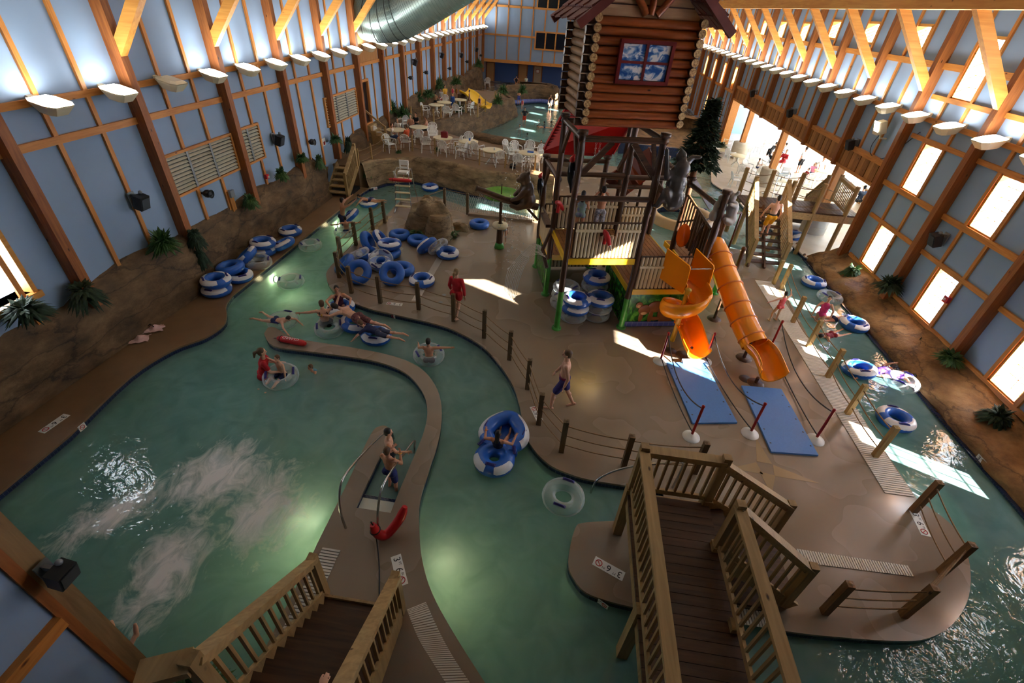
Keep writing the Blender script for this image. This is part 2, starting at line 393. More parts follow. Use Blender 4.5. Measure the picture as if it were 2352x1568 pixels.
ld = xy((-11.5, -4), (-9.62, -4), (-9.62, 4.03))+smooth_path(xy((-9.62, 5.44), (-9.85, 7.3), (-9.63, 8.45), (-9.2, 9.1), (-9.1, 9.75), (-9.3, 10.2), (-9.65, 10.7), (-9.82, 11.3)), 4)
ld += xy((-9.8, 15.8), (-9.78, 19.8), (-9.7, 21.3), (-9.62, 21.9), (-11.5, 22.2))
deck('floor_left', ld, 'brown concrete deck along the left rock wall', deck_l)
dv = smooth_path(xy((.9, 1.4), (.3, 1.95), (-.27, 2.46), (-.88, 3.04), (-1.34, 3.54), (-1.64, 4.02), (-1.86, 4.56), (-2.03, 5.17), (-2.06, 5.89), (-2.09, 6.85), (-2.28, 7.75), (-2.64, 8.47), (-3.22, 9.05), (-4.07, 9.37), (-5.34, 9.5), (-6.6, 9.55), (-7.17, 9.68), (-7.7, 9.95), (-7.86, 9.88)), 4)
dv += smooth_path(xy((-7.8, 9.6), (-7.28, 9.14), (-6.36, 9.1), (-5.16, 9.1), (-4.31, 9.04), (-3.51, 8.77), (-2.9, 8.2), (-2.58, 7.59), (-2.46, 6.91), (-2.47, 6.05), (-2.49, 5.29), (-2.49, 4.83)), 4)
dv += smooth_path(xy((-3.17, 4.83), (-3.15, 5.9), (-3.17, 6.6), (-3.28, 6.88), (-3.46, 6.88), (-3.57, 6.6), (-3.54, 5.3), (-3.53, 4.04)), 4)
dv += xy((-3.52, 3.9), (-3.5, -3), (.9, -3))
deck('floor_divider', dv, 'narrow curved concrete divider between pool and river')
mb = M()
for i in range(6):                        # white entry steps going down into the pool
    z1 = -.11-.1*i; mb.b2((-3.16, 4.83+.36*i, -1.2), (-2.48, 5.19+.36*i+.01, z1)); mb.b2((-3.16, 5.13+.36*i, z1-.001), (-2.48, 5.195+.36*i, z1+.004), 1)
struct('floor_steps', mb, [white_pl, tile_m], 'white pool entry steps with dark blue edge lines', 'steps')
mb = M()
for i in range(5):
    z1 = -.3-.17*i; mb.b2((2.7-.3*(i+1), 5.48, -1.2), (2.71-.3*i, 6.24, z1)); mb.b2((2.7-.3*(i+1), 5.48, z1), (2.77-.3*(i+1), 6.24, z1+.004), 1)
struct('floor_river_steps', mb, [plaster, tile_m], 'river entry steps beside the walkway landing', 'steps')
# deck behind the activity pool, terraces, end deck
mid = [G(*p) for p in ((1236, 440), (1300, 452), (1370, 452), (1449, 452), (1520, 460), (1570, 480), (1600, 470), (1640, 425), (1668, 423))]
mb = M()
fd = xy((-.6, 22.9), (1.0, 23.2), (2.6, 23.2), (4.0, 23.0), (5.0, 24.2), (5.0, 26), (4.9, 29), (3.6, 30.2), (-.6, 30.2))
deck('floor_middle', fd, 'brown deck behind the activity pool', deck_m, 0.0, 1.2)
ax = smooth_path(xy((10.15, 19.1), (9.95, 20.6), (9.6, 22.5), (9.2, 24.5), (9.0, 26.6), (8.4, 28.5), (8.6, 30), (8.95, 32), (9.3, 36)), 4)+xy((9.3, 44), (20.3, 44), (20.3, 18.5), (11.4, 18.5))
mb = M(); mb.lathe([(1.15, -.6), (1.15, .22), (1.5, .22), (1.52, -.6)], (5.55, 22.3, 0), 32); mb.lathe([(1.14, -.5), (1.14, .12)], (5.55, 22.3, 0), 32, None, 1)
struct('wall_round_basin', mb, [mat('basin_sand', S((190, 158, 112)), .5), tile_m], 'round sand coloured basin wall in the pool behind the tower', 'wall')
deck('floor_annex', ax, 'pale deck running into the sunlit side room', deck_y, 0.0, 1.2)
rw = [(-9.62, 21.95), (-9.15, 23.0), (-7.9, 23.7), (-6.0, 23.25), (-4.24, 22.5), (-2.0, 22.3), (-.6, 22.35)]
ter = xy((-11.3, 21.9), (-10.1, 22.0))+[V((x-.05, y+.35, 0)) for x, y in rw[1:]]+xy((-.45, 28.2), (-6.5, 29.4), (-11.3, 33))
mb = M(); mb.prism(ter, -.4, 1.0); struct('floor_terrace', mb, deck_l, 'brown raised terrace with white tables and chairs', 'floor')
FTP = [(-10.6, 30.4), (-9.4, 31.2), (-8.3, 32.6)]+[tuple(G(u, v, -.1)[:2]) for u, v in ((1097, 305), (1130, 294), (1160, 282), (1188, 267))]+[(-6.3, 47.0), (-7.2, 49)]
ter2 = xy((-11.3, 30.8), (-9.6, 31.4))+[V((x-.35, y+.2, 0)) for x, y in FTP[2:-1]]+xy((-11.3, 47))
mb = M(); mb.prism(ter2, -.4, 1.15); struct('floor_far_terrace', mb, deck_l, 'brown far terrace beside the yellow slide', 'floor')
mb = M(); mb.b2((-11.3, 26, -1.3), (11.4, 63.5, -.9)); mb.b2((-11.3, 52, -.9), (11.4, 63.5, 0), 1)
mb.prism(xy((-.5, 48), (11.4, 44), (11.4, 53), (-2, 53)), -.9, -.02, 1)
struct('floor_far', mb, [plaster, deck_m], 'far pool bottom and the deck at the end of the hall', 'floor')
mb = M(); mb.quad((-9, 26.1, -.1), (9.4, 26.1, -.1), (9.4, 52.2, -.1), (-9, 52.2, -.1))
tag(link('wave_water', mb.mesh('wave_water', water2)), 'pale green water of the far pool', 'water', None, 'stuff')
# ---------------------------------------------------------------- rock walls
def rocksheet(name, path, prof, mt, label, amp=.12, seg=.25, sc_=.9, top=0.0, nv=17):
    # path: plan points of the foot; prof: list of (setback, z) from foot to top, set back to the left of travel
    P = []; 
    for i in range(len(path)-1):
        a, b = V((*path[i], 0)), V((*path[i+1], 0)); n = max(1, int((b-a).length/seg))
        P += [a.lerp(b, k/n) for k in range(n)]
    P.append(V((*path[-1], 0))); mb = M(); vs = []; 
    for i, p in enumerate(P):
        t = (P[min(i+1, len(P)-1)]-P[max(i-1, 0)]).normalized(); nr = V((-t.y, t.x, 0))
        hk = 1+top*NZ.noise(V((p.x*.45, p.y*.45, 3.3)))
        for j in range(nv+1):
            f = j/nv*(len(prof)-1); q = min(int(f), len(prof)-2); u = f-q
            sb = prof[q][0]*(1-u)+prof[q+1][0]*u; z = prof[q][1]*(1-u)+prof[q+1][1]*u
            if z > .2: z *= hk
            w = V((p.x, p.y, z))*sc_
            d = (NZ.noise(w*1.1)+.5*NZ.noise(w*2.7)+.22*NZ.noise(w*6))*amp
            q_ = (z*2.1+.35*NZ.noise(V((p.x*.35, p.y*.35, 1))))%1; d += .055*(q_-.5)*(1 if amp > .1 else 0)
            vs.append(p+nr*(sb+d*(0 if j == 0 else 1)*.9)+V((0, 0, z+d*.25*(0 if j == 0 else 1))))
    k = nv+1; fs = []
    for i in range(len(P)-1):
        for j in range(nv): fs.append((i*k+j, (i+1)*k+j, (i+1)*k+j+1, i*k+j+1))
    mb.add(vs, fs, 0, True); return struct(name, mb, mt, label, 'rock wall')
rocksheet('wall_rock_left', [(-10.93, -2), (-10.93, 5.2), (-10.85, 8.5), (-10.72, 11), (-10.75, 13), (-10.72, 17.6), (-10.72, 20.3), (-10.95, 20.5)], [(0, 0), (.1, .5), (.12, 1.0), (.3, 1.35), (.5, 1.72), (.8, 1.7)], rock_m, 'brown sculpted rock wall along the left deck', .16, .22, .9, .12)
rocksheet('wall_rock_stair', [(-11.25, 20.6), (-11.2, 22.6), (-10.9, 25), (-10.9, 28), (-10.9, 34)], [(0, -.1), (.05, .6), (.1, 1.2), (.2, 1.75), (.5, 2.0)], rock_m, 'brown rock wall behind the deck stairs', .15, .3)
rocksheet('wall_rock_middle', rw, [(0, -.6), (.03, .0), (.12, .5), (.2, .85), (.32, 1.1), (.5, 1.14), (.7, .98)], rock2_m, 'tan sculpted rock wall below the table terrace', .14, .2, 1.1, .06)
rocksheet('wall_rock_right', [(10.15, 19.2), (10.16, 10.8), (10.1, 7), (10.1, -3)], [(0, -.5), (.06, .0), (.4, .22), (.75, .3), (1.0, .42), (1.3, .62), (1.5, .55)], rock_r, 'brown sculpted rock bank below the right windows', .16, .2, 1.0, .25)
mb = M(); mb.b2((10.1, -3, -1.2), (10.2, 19.2, -.1)); struct('trim_river_tile', mb, tile_m, 'dark blue tile band along the right river bank', 'tile')
mb = M()
for a, b in zip(rw[:-1], rw[1:]): mb.bar((a[0], a[1], -.16), (b[0], b[1], -.16), .12, .24)
struct('trim_terrace_tile', mb, tile_m, 'dark blue tile band below the terrace rock', 'tile')
rocksheet('wall_rock_far_terrace', FTP, [(0, -.2), (.1, .4), (.2, .9), (.3, 1.3), (.6, 1.3)], rock_m, 'brown rock wall below the far terrace', .18, .35, .8, .1)
rocksheet('wall_rock_far_left', [(-10.6, 33), (-10.4, 40), (-10.6, 47), (-10.2, 53), (-10.4, 58), (-11.2, 60)], [(0, 0), (.15, .8), (.3, 1.5), (.5, 2.1), (.9, 2.2)], rock_m, 'brown rock wall along the far left wall', .2, .4, .8, .2)
rocksheet('wall_rock_pool_edge', [(-6.6, 29.6), (-5.2, 29.1), (-3.6, 28.4), (-1.5, 28.0), (.4, 28.3)], [(0, .9), (.1, 1.25), (.5, 1.38), (.9, 1.2), (1.1, .6), (1.15, -.2)], rock_m, 'low brown rocks between the terrace and the far pool', .14, .25)
rocksheet('wall_rock_grotto', [(-6.8, 48), (-5.2, 50.0), (-3.6, 51.2), (-2.2, 51.0), (-1.6, 52.4), (-2.5, 54), (-6, 54)], [(0, -.1), (.05, .5), (.15, 1.0), (.5, 1.4), (1.2, 1.45)], rock_m, 'brown rock grotto at the end of the far pool', .2, .35)
mb = M(); mb.tube([(-6.75, 47.9, .12), (-5.2, 49.85, .12), (-3.6, 51.05, .12), (-2.2, 50.85, .12)], .22, 6); struct('trim_violet_tile', mb, tile_f, 'violet blue tile band at the foot of the grotto', 'tile')
rocksheet('wall_rock_far_right', [(11.0, 40), (9.5, 41), (7.6, 43), (6.0, 43.8), (4.2, 43.6), (3.2, 45), (3.0, 48)], [(0, -.1), (.1, .6), (.2, 1.2), (.5, 1.5), (1.5, 1.5)], rock_r, 'brown rock bank beyond the tree', .2, .4)
mb = M(); mb.b2((3.2, 34.0, -1), (8.7, 34.25, .55)); mb.b2((3.2, 34.25, -.9), (9.3, 42, .5), 1); struct('wall_pool_side', mb, [tile_m, rock_r], 'dark blue tiled wall of the far pool', 'wall')
# ---------------------------------------------------------------- building shell
WIN = []
for k in range(-1, 3):
    yc = 13.72+3.47*(k-1)
    if k <= 2:
        for z0, z1 in ((.66, 2.12), (3.44, 4.87), (6.2, 7.75)): WIN.append((yc, z0, z1))
for yc in (20.75, 24.2, 27.6): WIN.append((yc, 7.3, 7.95))
for yc in (31.1, 34.6, 38.0): WIN.append((yc, 7.0, 7.8))
for yc in (41.3, 44.7, 48.1, 51.5): WIN += [(yc, 3.45, 4.9), (yc, 6.3, 7.7)]
for yc in (44.3, 47.6): WIN.append((yc, .9, 2.35))
def wall_holes(name, X0, X1, holes, ylo, yhi, zlo, zhi, mt, label, flip=1):
    ys = sorted({ylo, yhi}|{h[0] for h in holes}|{h[1] for h in holes}); zs = sorted({zlo, zhi}|{h[2] for h in holes}|{h[3] for h in holes})
    mb = M()
    for i in range(len(ys)-1):
        run = None
        for j in range(len(zs)-1):
            yc, zc = (ys[i]+ys[i+1])/2, (zs[j]+zs[j+1])/2
            if not any(h[0] < yc < h[1] and h[2] < zc < h[3] for h in holes): mb.b2((X0, ys[i], zs[j]), (X1, ys[i+1], zs[j+1]))
    return struct(name, mb, mt, label, 'wall')
ZC = 11.5
hR = [(yc-.45, yc+.45, z0, z1) for yc, z0, z1 in WIN]+[(18.95, 39.4, -.01, 3.05)]
wall_holes('wall_right', 11.4, 11.75, hR, -4, 63.5, -1.3, ZC, blue_w, 'pale blue wall with tall narrow windows on the right')
wall_holes('wall_left', -11.65, -11.3, [(6.55, 7.45, 2.1, 4.3), (26.25, 27.1, 2.0, 3.98)], -4, 63.5, -1.3, ZC, blue_w, 'pale blue wall along the left side')
mb = M(); mb.b2((-11.65, 61, 2.3), (11.75, 61.3, ZC)); mb.b2((-11.65, 63.3, -.5), (11.75, 63.5, 3), 1); mb.b2((-11.65, 61, 2.3), (11.75, 63.5, 2.5), 1)
struct('wall_end', mb, [blue_w, blue_d], 'pale blue end wall above a dark blue recess', 'wall')
mb = M(); mb.b2((-11.65, -4.3, -1.3), (11.75, -4, ZC)); struct('wall_near', mb, blue_w, 'blue wall behind the viewpoint', 'wall')
mb = M(); mb.b2((-11.65, -4.3, ZC), (11.75, 63.5, ZC+.2)); struct('ceiling', mb, ceil_m, 'warm boarded ceiling', 'ceiling')
# posts, studs, girts on the long walls
POSTS = [11.83+3.47*k for k in range(-4, 15)]
for sx, nm in ((-1, 'left'), (1, 'right')):
    xw = XL if sx < 0 else XR
    for i, y in enumerate(POSTS):
        z0 = 1.2 if sx < 0 else .2
        if sx > 0 and 19.5 < y < 39.2: z0 = 3.0
        mb = M(); mb.b2((xw-sx*.0, y-.11, z0), (xw-sx*.3, y+.11, ZC))
        trim(mb, post_m, 'brown wall post %d bays along the %s wall' % (i+1, nm), 'post')
        mb = M(); mb.bar((xw-sx*.2, y, 6.3), (xw-sx*2.05, y, 8.45), .2, .26); trim(mb, brace_m, 'orange knee brace %d bays along the %s wall' % (i+1, nm), 'brace')
        for q in (1, 2):
            ys = y+3.47*q/3; segs = [(1.2, ZC)] if sx < 0 else [(.2, ZC)]
            if sx > 0:
                yl = y+3.47/2
                if 18.9 < ys < 39.4: segs = [(3.9, ZC)]
                ys = (13.72-.53 if q == 1 else 13.72+.53)+3.47*(i-4)
            else:
                if 11.9 < ys < 16.7: segs = [(1.2, 2.62), (3.8, ZC)]
                if 23.3 < ys < 25.45: segs = [(1.2, 2.62), (3.8, ZC)]
                if 25.5 < ys < 29: segs = [(1.6, 4.75), (7.5, ZC)] if q == 2 else [(4.1, 4.75), (7.5, ZC)]
            mb = M()
            for a, b in segs: mb.b2((xw, ys-.055, a), (xw-sx*.06, ys+.055, b))
            trim(mb, post_y, 'thin wooden stud in bay %d of the %s wall' % (i+1, nm), 'stud')
def girt(sx, y0, y1, z, h=.16, d=.075, lab=''):
    xw = XL if sx < 0 else XR; mb = M(); mb.b2((xw, y0, z-h/2), (xw-sx*d, y1, z+h/2)); trim(mb, girt_m, lab, 'girt')
girt(-1, -4, 61, 4.78, lab='long wooden girt below the lamps on the left wall'); girt(-1, -4, 61, 5.55, .14, lab='wooden girt carrying the left lamps')
girt(1, -4, 18.9, 3.34, lab='wooden girt above the lower right windows'); girt(1, 39.4, 61, 3.34, lab='wooden girt on the far right wall')
girt(1, -4, 61, 5.5, .14, lab='wooden girt carrying the right lamps'); [girt(1, a, b, 6.95, .18, lab='upper wooden girt on the right wall '+w) for a, b, w in ((-4, 6.3, 'near piece'), (7.25, 9.75, 'second piece'), (10.7, 13.2, 'third piece'), (14.2, 16.7, 'fourth piece'), (17.7, 61, 'long far piece'))]
for z in (.58, 2.2, 4.95, 6.12): girt(1, -4, 18.5, z, .13, .062, 'wooden sill rail at window height on the right wall')
mb = M(); mb.b2((9.25, -4, 8.3), (9.6, 61, 8.75)); trim(mb, beam_m, 'long orange timber beam above the right braces', 'beam')
mb = M(); mb.b2((-9.6, -4, 8.3), (-9.25, 61, 8.75)); trim(mb, beam_m, 'long orange timber beam above the left braces', 'beam')
for i, y in enumerate(POSTS):
    mb = M(); mb.b2((-9.4, y-.12, 8.78), (9.4, y+.12, 9.15)); trim(mb, brace_m, 'roof tie beam %d across the hall' % (i+1), 'beam')
# header fascia over the opening on the right
mb = M(); n = 60
for i in range(n):
    y0 = 18.9+20.6*i/n; mb.b2((11.28-.012*(i % 2), y0, 3.1), (11.4, y0+20.6/n-.03, 3.75), i % 2)
mb.b2((11.22, 18.8, 3.75), (11.42, 39.5, 3.92), 2); mb.b2((11.22, 18.8, 3.02), (11.42, 39.5, 3.12), 2)
mb.b2((11.2, 18.82, -.1), (11.75, 19.0, 3.1), 2); mb.b2((11.2, 39.3, -.1), (11.75, 39.5, 3.1), 2)
ply2 = wood('plywood_dark', S((128, 80, 38)), S((160, 106, 54)), 2, .6, 1.2)
trim(mb, [ply_m, ply2, girt_m], 'boarded wooden fascia above the wide opening', 'fascia')
# windows with glazing bars
bar_m = mat('glazing_bar', S((150, 110, 70)), .5)
for i, (yc, z0, z1) in enumerate(WIN):
    w = tag(link('window_%d' % (i+1), None, None, (11.4, yc, z0)), 'tall narrow window in the right wall', 'window', None, 'structure')
    mb = M(); h = z1-z0
    for s in (-1, 1): mb.b2((-.02, s*.45-.035, -.02), (.33, s*.45+.035, h+.02))
    mb.b2((-.02, -.48, -.06), (.34, .48, .02)); mb.b2((-.02, -.48, h-.02), (.34, .48, h+.06))
    part('frame', mb, beam_m, w)
    mb = M(); mb.b2((.3, -.42, .02), (.305, .42, h-.02)); part('pane', mb, glass_m, w)
    mb = M()
    for s in (-.14, .14): mb.b2((.285, s-.008, 0), (.3, s+.008, h))
    for q in range(1, 5): mb.b2((.285, -.42, h*q/5-.008), (.3, .42, h*q/5+.008))
    part('glazing_bars', mb, bar_m, w)
w = tag(link('window_left', None, None, (-11.3, 7, 2.1)), 'single window low on the left wall', 'window', None, 'structure')
mb = M()
for s in (-1, 1): mb.b2((-.33, s*.45-.05, -.05), (.08, s*.45+.05, 2.25))
mb.b2((-.34, -.55, -.14), (.12, .55, 0)); mb.b2((-.34, -.5, 2.2), (.08, .5, 2.3)); part('frame', mb, beam_m, w)
mb = M(); mb.b2((-.3, -.42, .02), (-.295, .42, 2.2)); part('pane', mb, glass_m, w)
# end wall timbers and windows
def ez(x0, x1, z0, z1, lab, mt=girtx_m, d=.1):
    mb = M(); mb.b2((x0, 61-d, z0), (x1, 61, z1)); trim(mb, mt, lab, 'end wall timber')
ez(XL, XR, 4.75, 4.92, 'wooden girt across the end wall'); ez(XL, XR, 7.35, 7.55, 'upper wooden girt across the end wall'); ez(XL, XR, 2.2, 2.5, 'wooden beam over the recess in the end wall', d=.14)
for i in range(17):
    x = -11.2+1.35*i; ez(x-.06, x+.06, 2.5, ZC, 'thin wooden stud %d on the end wall' % (i+1), post_y)
for j, (x0, z0, z1) in enumerate(((-5.45, 3.7, 5.45), (-5.5, 7.4, 9.0), (-5.45+6, 3.7, 5.45))):
    w = tag(link('window_end_%d' % (j+1), None, None, (x0, 60.9, z0)), 'dark three part window in the end wall', 'window', None, 'structure')
    mb = M(); mb.b2((0, -.1, 0), (3.5, 0, .14)); mb.b2((0, -.1, z1-z0-.14), (3.5, 0, z1-z0))
    for q in range(4): mb.b2((q*1.12, -.12, 0), (q*1.12+.14, .0, z1-z0))
    part('frame', mb, girtx_m, w); mb = M(); mb.b2((.05, -.02, .05), (3.45, .02, z1-z0-.05)); part('pane', mb, dark_m, w)
door_m = mat('door_tan', S((186, 140, 86)), .5); door_g = mat('door_beige', S((176, 158, 132)), .5)
for j, (x0, x1, mt, lb) in enumerate(((-11.1, -10.3, door_m, 'tan door at the left end of the recess'), (-7.25, -6.35, door_m, 'tan door in the middle of the recess'), (-5.45, -4.6, door_g, 'beige door with a red sign in the recess'))):
    w = tag(link('door_%d' % (j+1), None, None, (x0, 63.28, 0)), lb, 'door', None, 'structure')
    mb = M(); mb.b2((0, -.06, 0), (x1-x0, 0, 1.9)); part('panel', mb, mt, w)
    mb = M(); mb.b2((-.12, -.1, 0), (0, .0, 2.02)); mb.b2((x1-x0, -.1, 0), (x1-x0+.12, 0, 2.02)); mb.b2((-.12, -.1, 1.9), (x1-x0+.12, 0, 2.02)); part('frame', mb, post_m, w)
    if j == 2: mb = M(); mb.b2((.2, -.08, 1.2), (.62, -.06, 1.6)); mb.b2((.25, -.085, 1.25), (.57, -.08, 1.55), 1); part('sign', mb, [red_m, white_m], w)
# annex
mb = M(); mb.b2((11.6, 18.4, -.2), (20.4, 18.6, 4)); mb.b2((11.75, 43.9, -.2), (20.4, 44.1, 4)); mb.b2((11.6, 18.4, 3.75), (20.4, 44.1, 3.9), 1)
mb.b2((11.75, 18.6, 3.1), (11.76, 44, 3.75))
for i in range(8):
    y0 = 18.6+3.6*i; mb.b2((20.2, y0-.28, 0), (20.4, y0+.28, 3.8))
mb.b2((20.2, 18.6, 0), (20.4, 44, .55), 2); mb.b2((20.2, 18.6, 3.1), (20.4, 44, 3.8))
annex_b = mat('annex_blue', S((150, 190, 240)), .8)
struct('wall_annex', mb, [annex_b, white_pl, ply_m], 'light blue walls of the sunlit side room', 'wall')
w = tag(link('window_annex', None, None, (20.3, 31, .55)), 'row of large windows of the side room', 'window', None, 'structure')
mb = M()
for i in range(7):
    y0 = 18.6+3.6*i-31+.3; mb.b2((-.06, y0, .82), (0, y0+3.0, .9)); mb.b2((-.06, y0, 1.7), (0, y0+3, 1.76)); mb.b2((-.06, y0, 0), (.0, y0+.09, 2.6)); mb.b2((-.06, y0+2.93, 0), (.0, y0+3.02, 2.6))
part('glazing_bars', mb, bar_m, w)
mb = M(); mb.b2((-.02, -12.3, 0), (-.015, 13, 2.55)); part('pane', mb, glass_m, w)
for j, y in enumerate((22.23, 29.17, 35.6)):
    c = thing('column', ('square timber column standing nearest in the wide opening', 'square timber column in the middle of the wide opening', 'farthest square timber column in the wide opening')[j], 'column', (11.55, y, 0), 0, 'columns in the wide opening')
    mb = M(); mb.b2((-.16, -.16, .9), (.16, .16, 3.1)); part('post', mb, post_y, c)
    mb = M(); mb.lathe([(0, .98), (.5, .98), (.53, .93), (.53, 0)], n=24); mb.lathe([(.545, .62), (.545, .66), (.53, .66)], n=24); mb.lathe([(.545, .3), (.545, .34), (.53, .34)], n=24); part('base', mb, concrete, c, 'round pale concrete base')
# snowy ground outside gives bright windows
mb = M(); mb.b2((11.8, -60, -1.2), (160, 140, -1.0)); struct('floor_outside', mb, mat('snow', S((235, 238, 245)), .9), 'bright ground outside the windows', 'ground')
mb = M(); mb.b2((-60, -60, -1.2), (-11.7, 140, -1.0)); struct('floor_outside_left', mb, bpy.data.materials['snow'], 'bright ground outside the left window', 'ground')
# near wall piece at the lower left with its big post
mb = M(); mb.b2((-4.6, -4, -1.2), (-4.32, 1.55, 9)); struct('wall_stair_tower', mb, blue_w, 'blue wall of the stair tower close to the viewpoint', 'wall')
mb = M(); mb.b2((-4.62, 1.555, -1.2), (-4.3, 1.722, 9)); mb.b2((-4.33, 1.47, -1.2), (-4.29, 1.555, 9), 1); trim(mb, [wood('post_tan', S((120, 92, 58)), S((150, 118, 78)), 2, .5), post_m], 'large timber corner post close to the viewpoint', 'post')
mb = M(); mb.b2((-4.33, -4, 2.7), (-4.24, 1.47, 2.85)); trim(mb, girt_m, 'wooden girt on the stair tower wall', 'girt')
# ---------------------------------------------------------------- light
wd = bpy.data.worlds.new('sky'); sc.world = wd; wd.use_nodes = True
bg = wd.node_tree.nodes['Background']; bg.inputs[0].default_value = (.86, .93, 1, 1); bg.inputs[1].default_value = 11.0
sd = bpy.data.lights.new('sun', 'SUN'); sd.energy = 60; sd.angle = R_(.55); sd.color = (1, .93, .82)
so = link('sun', sd); so.rotation_euler = V((1, -.5, .5)).to_track_quat('Z', 'Y').to_euler(); so.location = (30, 0, 20)
def area(name, loc, sx, sy, power, color, direction, spread=PI, shape='RECTANGLE'):
    d = bpy.data.lights.new(name, 'AREA'); d.shape = shape; d.size = sx; d.size_y = sy; d.energy = power; d.color = color; d.spread = spread
    o = link(name, d); o.location = loc; o.rotation_euler = V(direction).to_track_quat('-Z', 'Y').to_euler(); return o
def portal(loc, sx, sy, direction):
    o = area('sky_portal', loc, sx, sy, 1, (1, 1, 1), direction); o.data.cycles.is_portal = True
for yc, z0, z1 in WIN[:18]: portal((11.74, yc, (z0+z1)/2), .9, z1-z0, (-1, 0, 0))
portal((20.38, 31.2, 1.85), 25, 2.6, (-1, 0, 0)); portal((-11.64, 7, 3.2), .9, 2.2, (1, 0, 0))
sc.view_settings.view_transform = 'Standard'; sc.view_settings.look = 'None'; sc.view_settings.gamma = 1; sc.view_settings.use_curve_mapping = False
sc.view_settings.exposure = 1.32
sc.cycles.max_bounces = 7; sc.cycles.diffuse_bounces = 4; sc.cycles.glossy_bounces = 2; sc.cycles.transmission_bounces = 4; sc.cycles.transparent_max_bounces = 12
sc.cycles.sample_clamp_indirect = 6; sc.cycles.caustics_reflective = False; sc.cycles.caustics_refractive = False; sc.cycles.use_denoising = True
sc.cycles.use_adaptive_sampling = True; sc.cycles.adaptive_threshold = .02
# ---------------------------------------------------------------- lamps on both walls
lamp_h = mat('lamp_housing', S((222, 210, 178)), .4); lens_m = emis('lamp_lens', (1, .98, .95), 16)
LP = V((0, 0, 0))
def make_lamp(label, group, lit=True):
    t = thing('wall_lamp', label, 'lamp', (0, 0, 0), 0, group)
    mb = M(); r = .27          # tapered box with chamfered corners, open to the top
    def ring(a, b, c, z): return [(a, -b, z), (a, b, z), (a*.55, c, z), (-a*.55, c, z), (-a, b, z), (-a, -b, z), (-a*.55, -c, z), (a*.55, -c, z)]
    r0, r1, r2 = ring(.2, .13, .19, -.2), ring(.3, .2, .3, -.02), ring(.31, .21, .31, .02)
    vs = r0+r1+r2; fs = [tuple(range(8))[::-1]]
    for k in range(8):
        for j in (0, 8): fs.append((j+k, j+(k+1) % 8, j+8+(k+1) % 8, j+8+k))
    mb.add(vs, fs); part('housing', mb, lamp_h, t)
    mb = M(); rr = ring(.29, .2, .29, .022); rq = ring(.2, .12, .18, .07); mb.add(rr+rq, [tuple(range(8, 16))]+[(k, (k+1) % 8, 8+(k+1) % 8, 8+k) for k in range(8)])
    if lit: part('lens', mb, lens_m, t, 'glowing lens')
    else: part('lens', mb, lamp_h, t, 'unlit lens')
    mb = M(); mb.b2((-.5, -.07, -.12), (-.25, .07, -.0)); part('arm', mb, lamp_h, t); return t
def lamp_light(x, y, z, dx):
    d = bpy.data.lights.new('lamp_glow', 'AREA'); d.shape = 'DISK'; d.size = .42; d.spread = R_(125); d.energy = LAMP_W; d.color = (.84, .99, 1.0)
    o = link('lamp_glow', d); o.location = (x, y, z+.05); o.rotation_euler = V((dx*.6, 0, 1)).to_track_quat('-Z', 'Y').to_euler()
LAMP_W = 28; UW = 7
ORD = ['first', 'second', 'third', 'fourth', 'fifth', 'sixth', 'seventh', 'eighth', 'ninth', 'tenth', 'eleventh', 'twelfth', 'thirteenth', 'fourteenth', 'fifteenth', 'sixteenth', 'seventeenth', 'eighteenth', 'nineteenth', 'twentieth']
def ordn(i):
    if i < 20: return ORD[i]
    return ('twenty-', 'thirty-')[(i//10)-2]+ORD[i % 10-1] if i % 10 else ('twentieth', 'thirtieth')[i//10-2]
protoL = None
for sx in (-1, 1):
    for i in range(30):
        y = 9.4+1.74*i
        if sx > 0: y = 11.2+1.74*i
        x = -10.85 if sx < 0 else 10.95; side = 'left' if sx < 0 else 'right'
        off = sx < 0 and i == 2
        lb = 'unlit cream lamp on the left wall, between glowing ones' if off else 'glowing cream uplight, %s lamp counted from the near end of the %s wall' % (ordn(i), side)
        gp = 'uplights along the %s wall' % side
        if off: o = make_lamp(lb, gp, False)
        elif protoL is None: o = protoL = make_lamp(lb, gp)
        else: o = clone(protoL, label=lb, group=gp)
        o.location = (x, y, 5.58); o.rotation_euler = (0, R_(14), 0 if sx < 0 else PI)
        if not off: lamp_light(x, y, 5.6, -sx)
# louvers
def louver(y0, y1, z0, z1, ncol, label):
    t = thing('wall_louver', label, 'vent', (XL, (y0+y1)/2, z0)); w = (y1-y0); h = z1-z0
    mb = M(); mb.b2((-.02, -w/2, 0), (.0, w/2, h)); part('backing', mb, mat('louver_back', S((84, 84, 80)), .6), t)
    mb = M(); mb.b2((0, -w/2-.08, -.07), (.09, w/2+.08, 0)); mb.b2((0, -w/2-.08, h), (.09, w/2+.08, h+.07)); mb.b2((0, -w/2-.08, 0), (.09, -w/2, h)); mb.b2((0, w/2, 0), (.09, w/2+.08, h)); part('frame', mb, girt_m, t, 'wooden frame')
    for c in range(1, ncol): mb = M(); mb.b2((0, -w/2+w*c/ncol-.04, 0), (.08, -w/2+w*c/ncol+.04, h)); part('mullion', mb, grey_m, t)
    mb = M()
    for q in range(10):
        z = h*(q+.5)/10; mb.box((.045, 0, z), (.084, w, .012), rot=MX.Rotation(R_(40), 3, 'Y'))
    part('slats', mb, louv_m, t)
louver(11.98, 15.08, 2.68, 3.72, 3, 'wide grey louver vent on the left wall, nearest one')
louver(15.4, 16.66, 2.68, 3.75, 2, 'narrow grey louver vent right of the wide one')
louver(22.0, 25.35, 2.7, 3.8, 3, 'grey louver vent above the deck stairs on the left wall')
mb = M(); mb.b2((XL, 25.6, 4.85), (XL+.05, 28.9, 8.6)); trim(mb, ply_m, 'brown plywood panel around the duct on the left wall', 'panel')
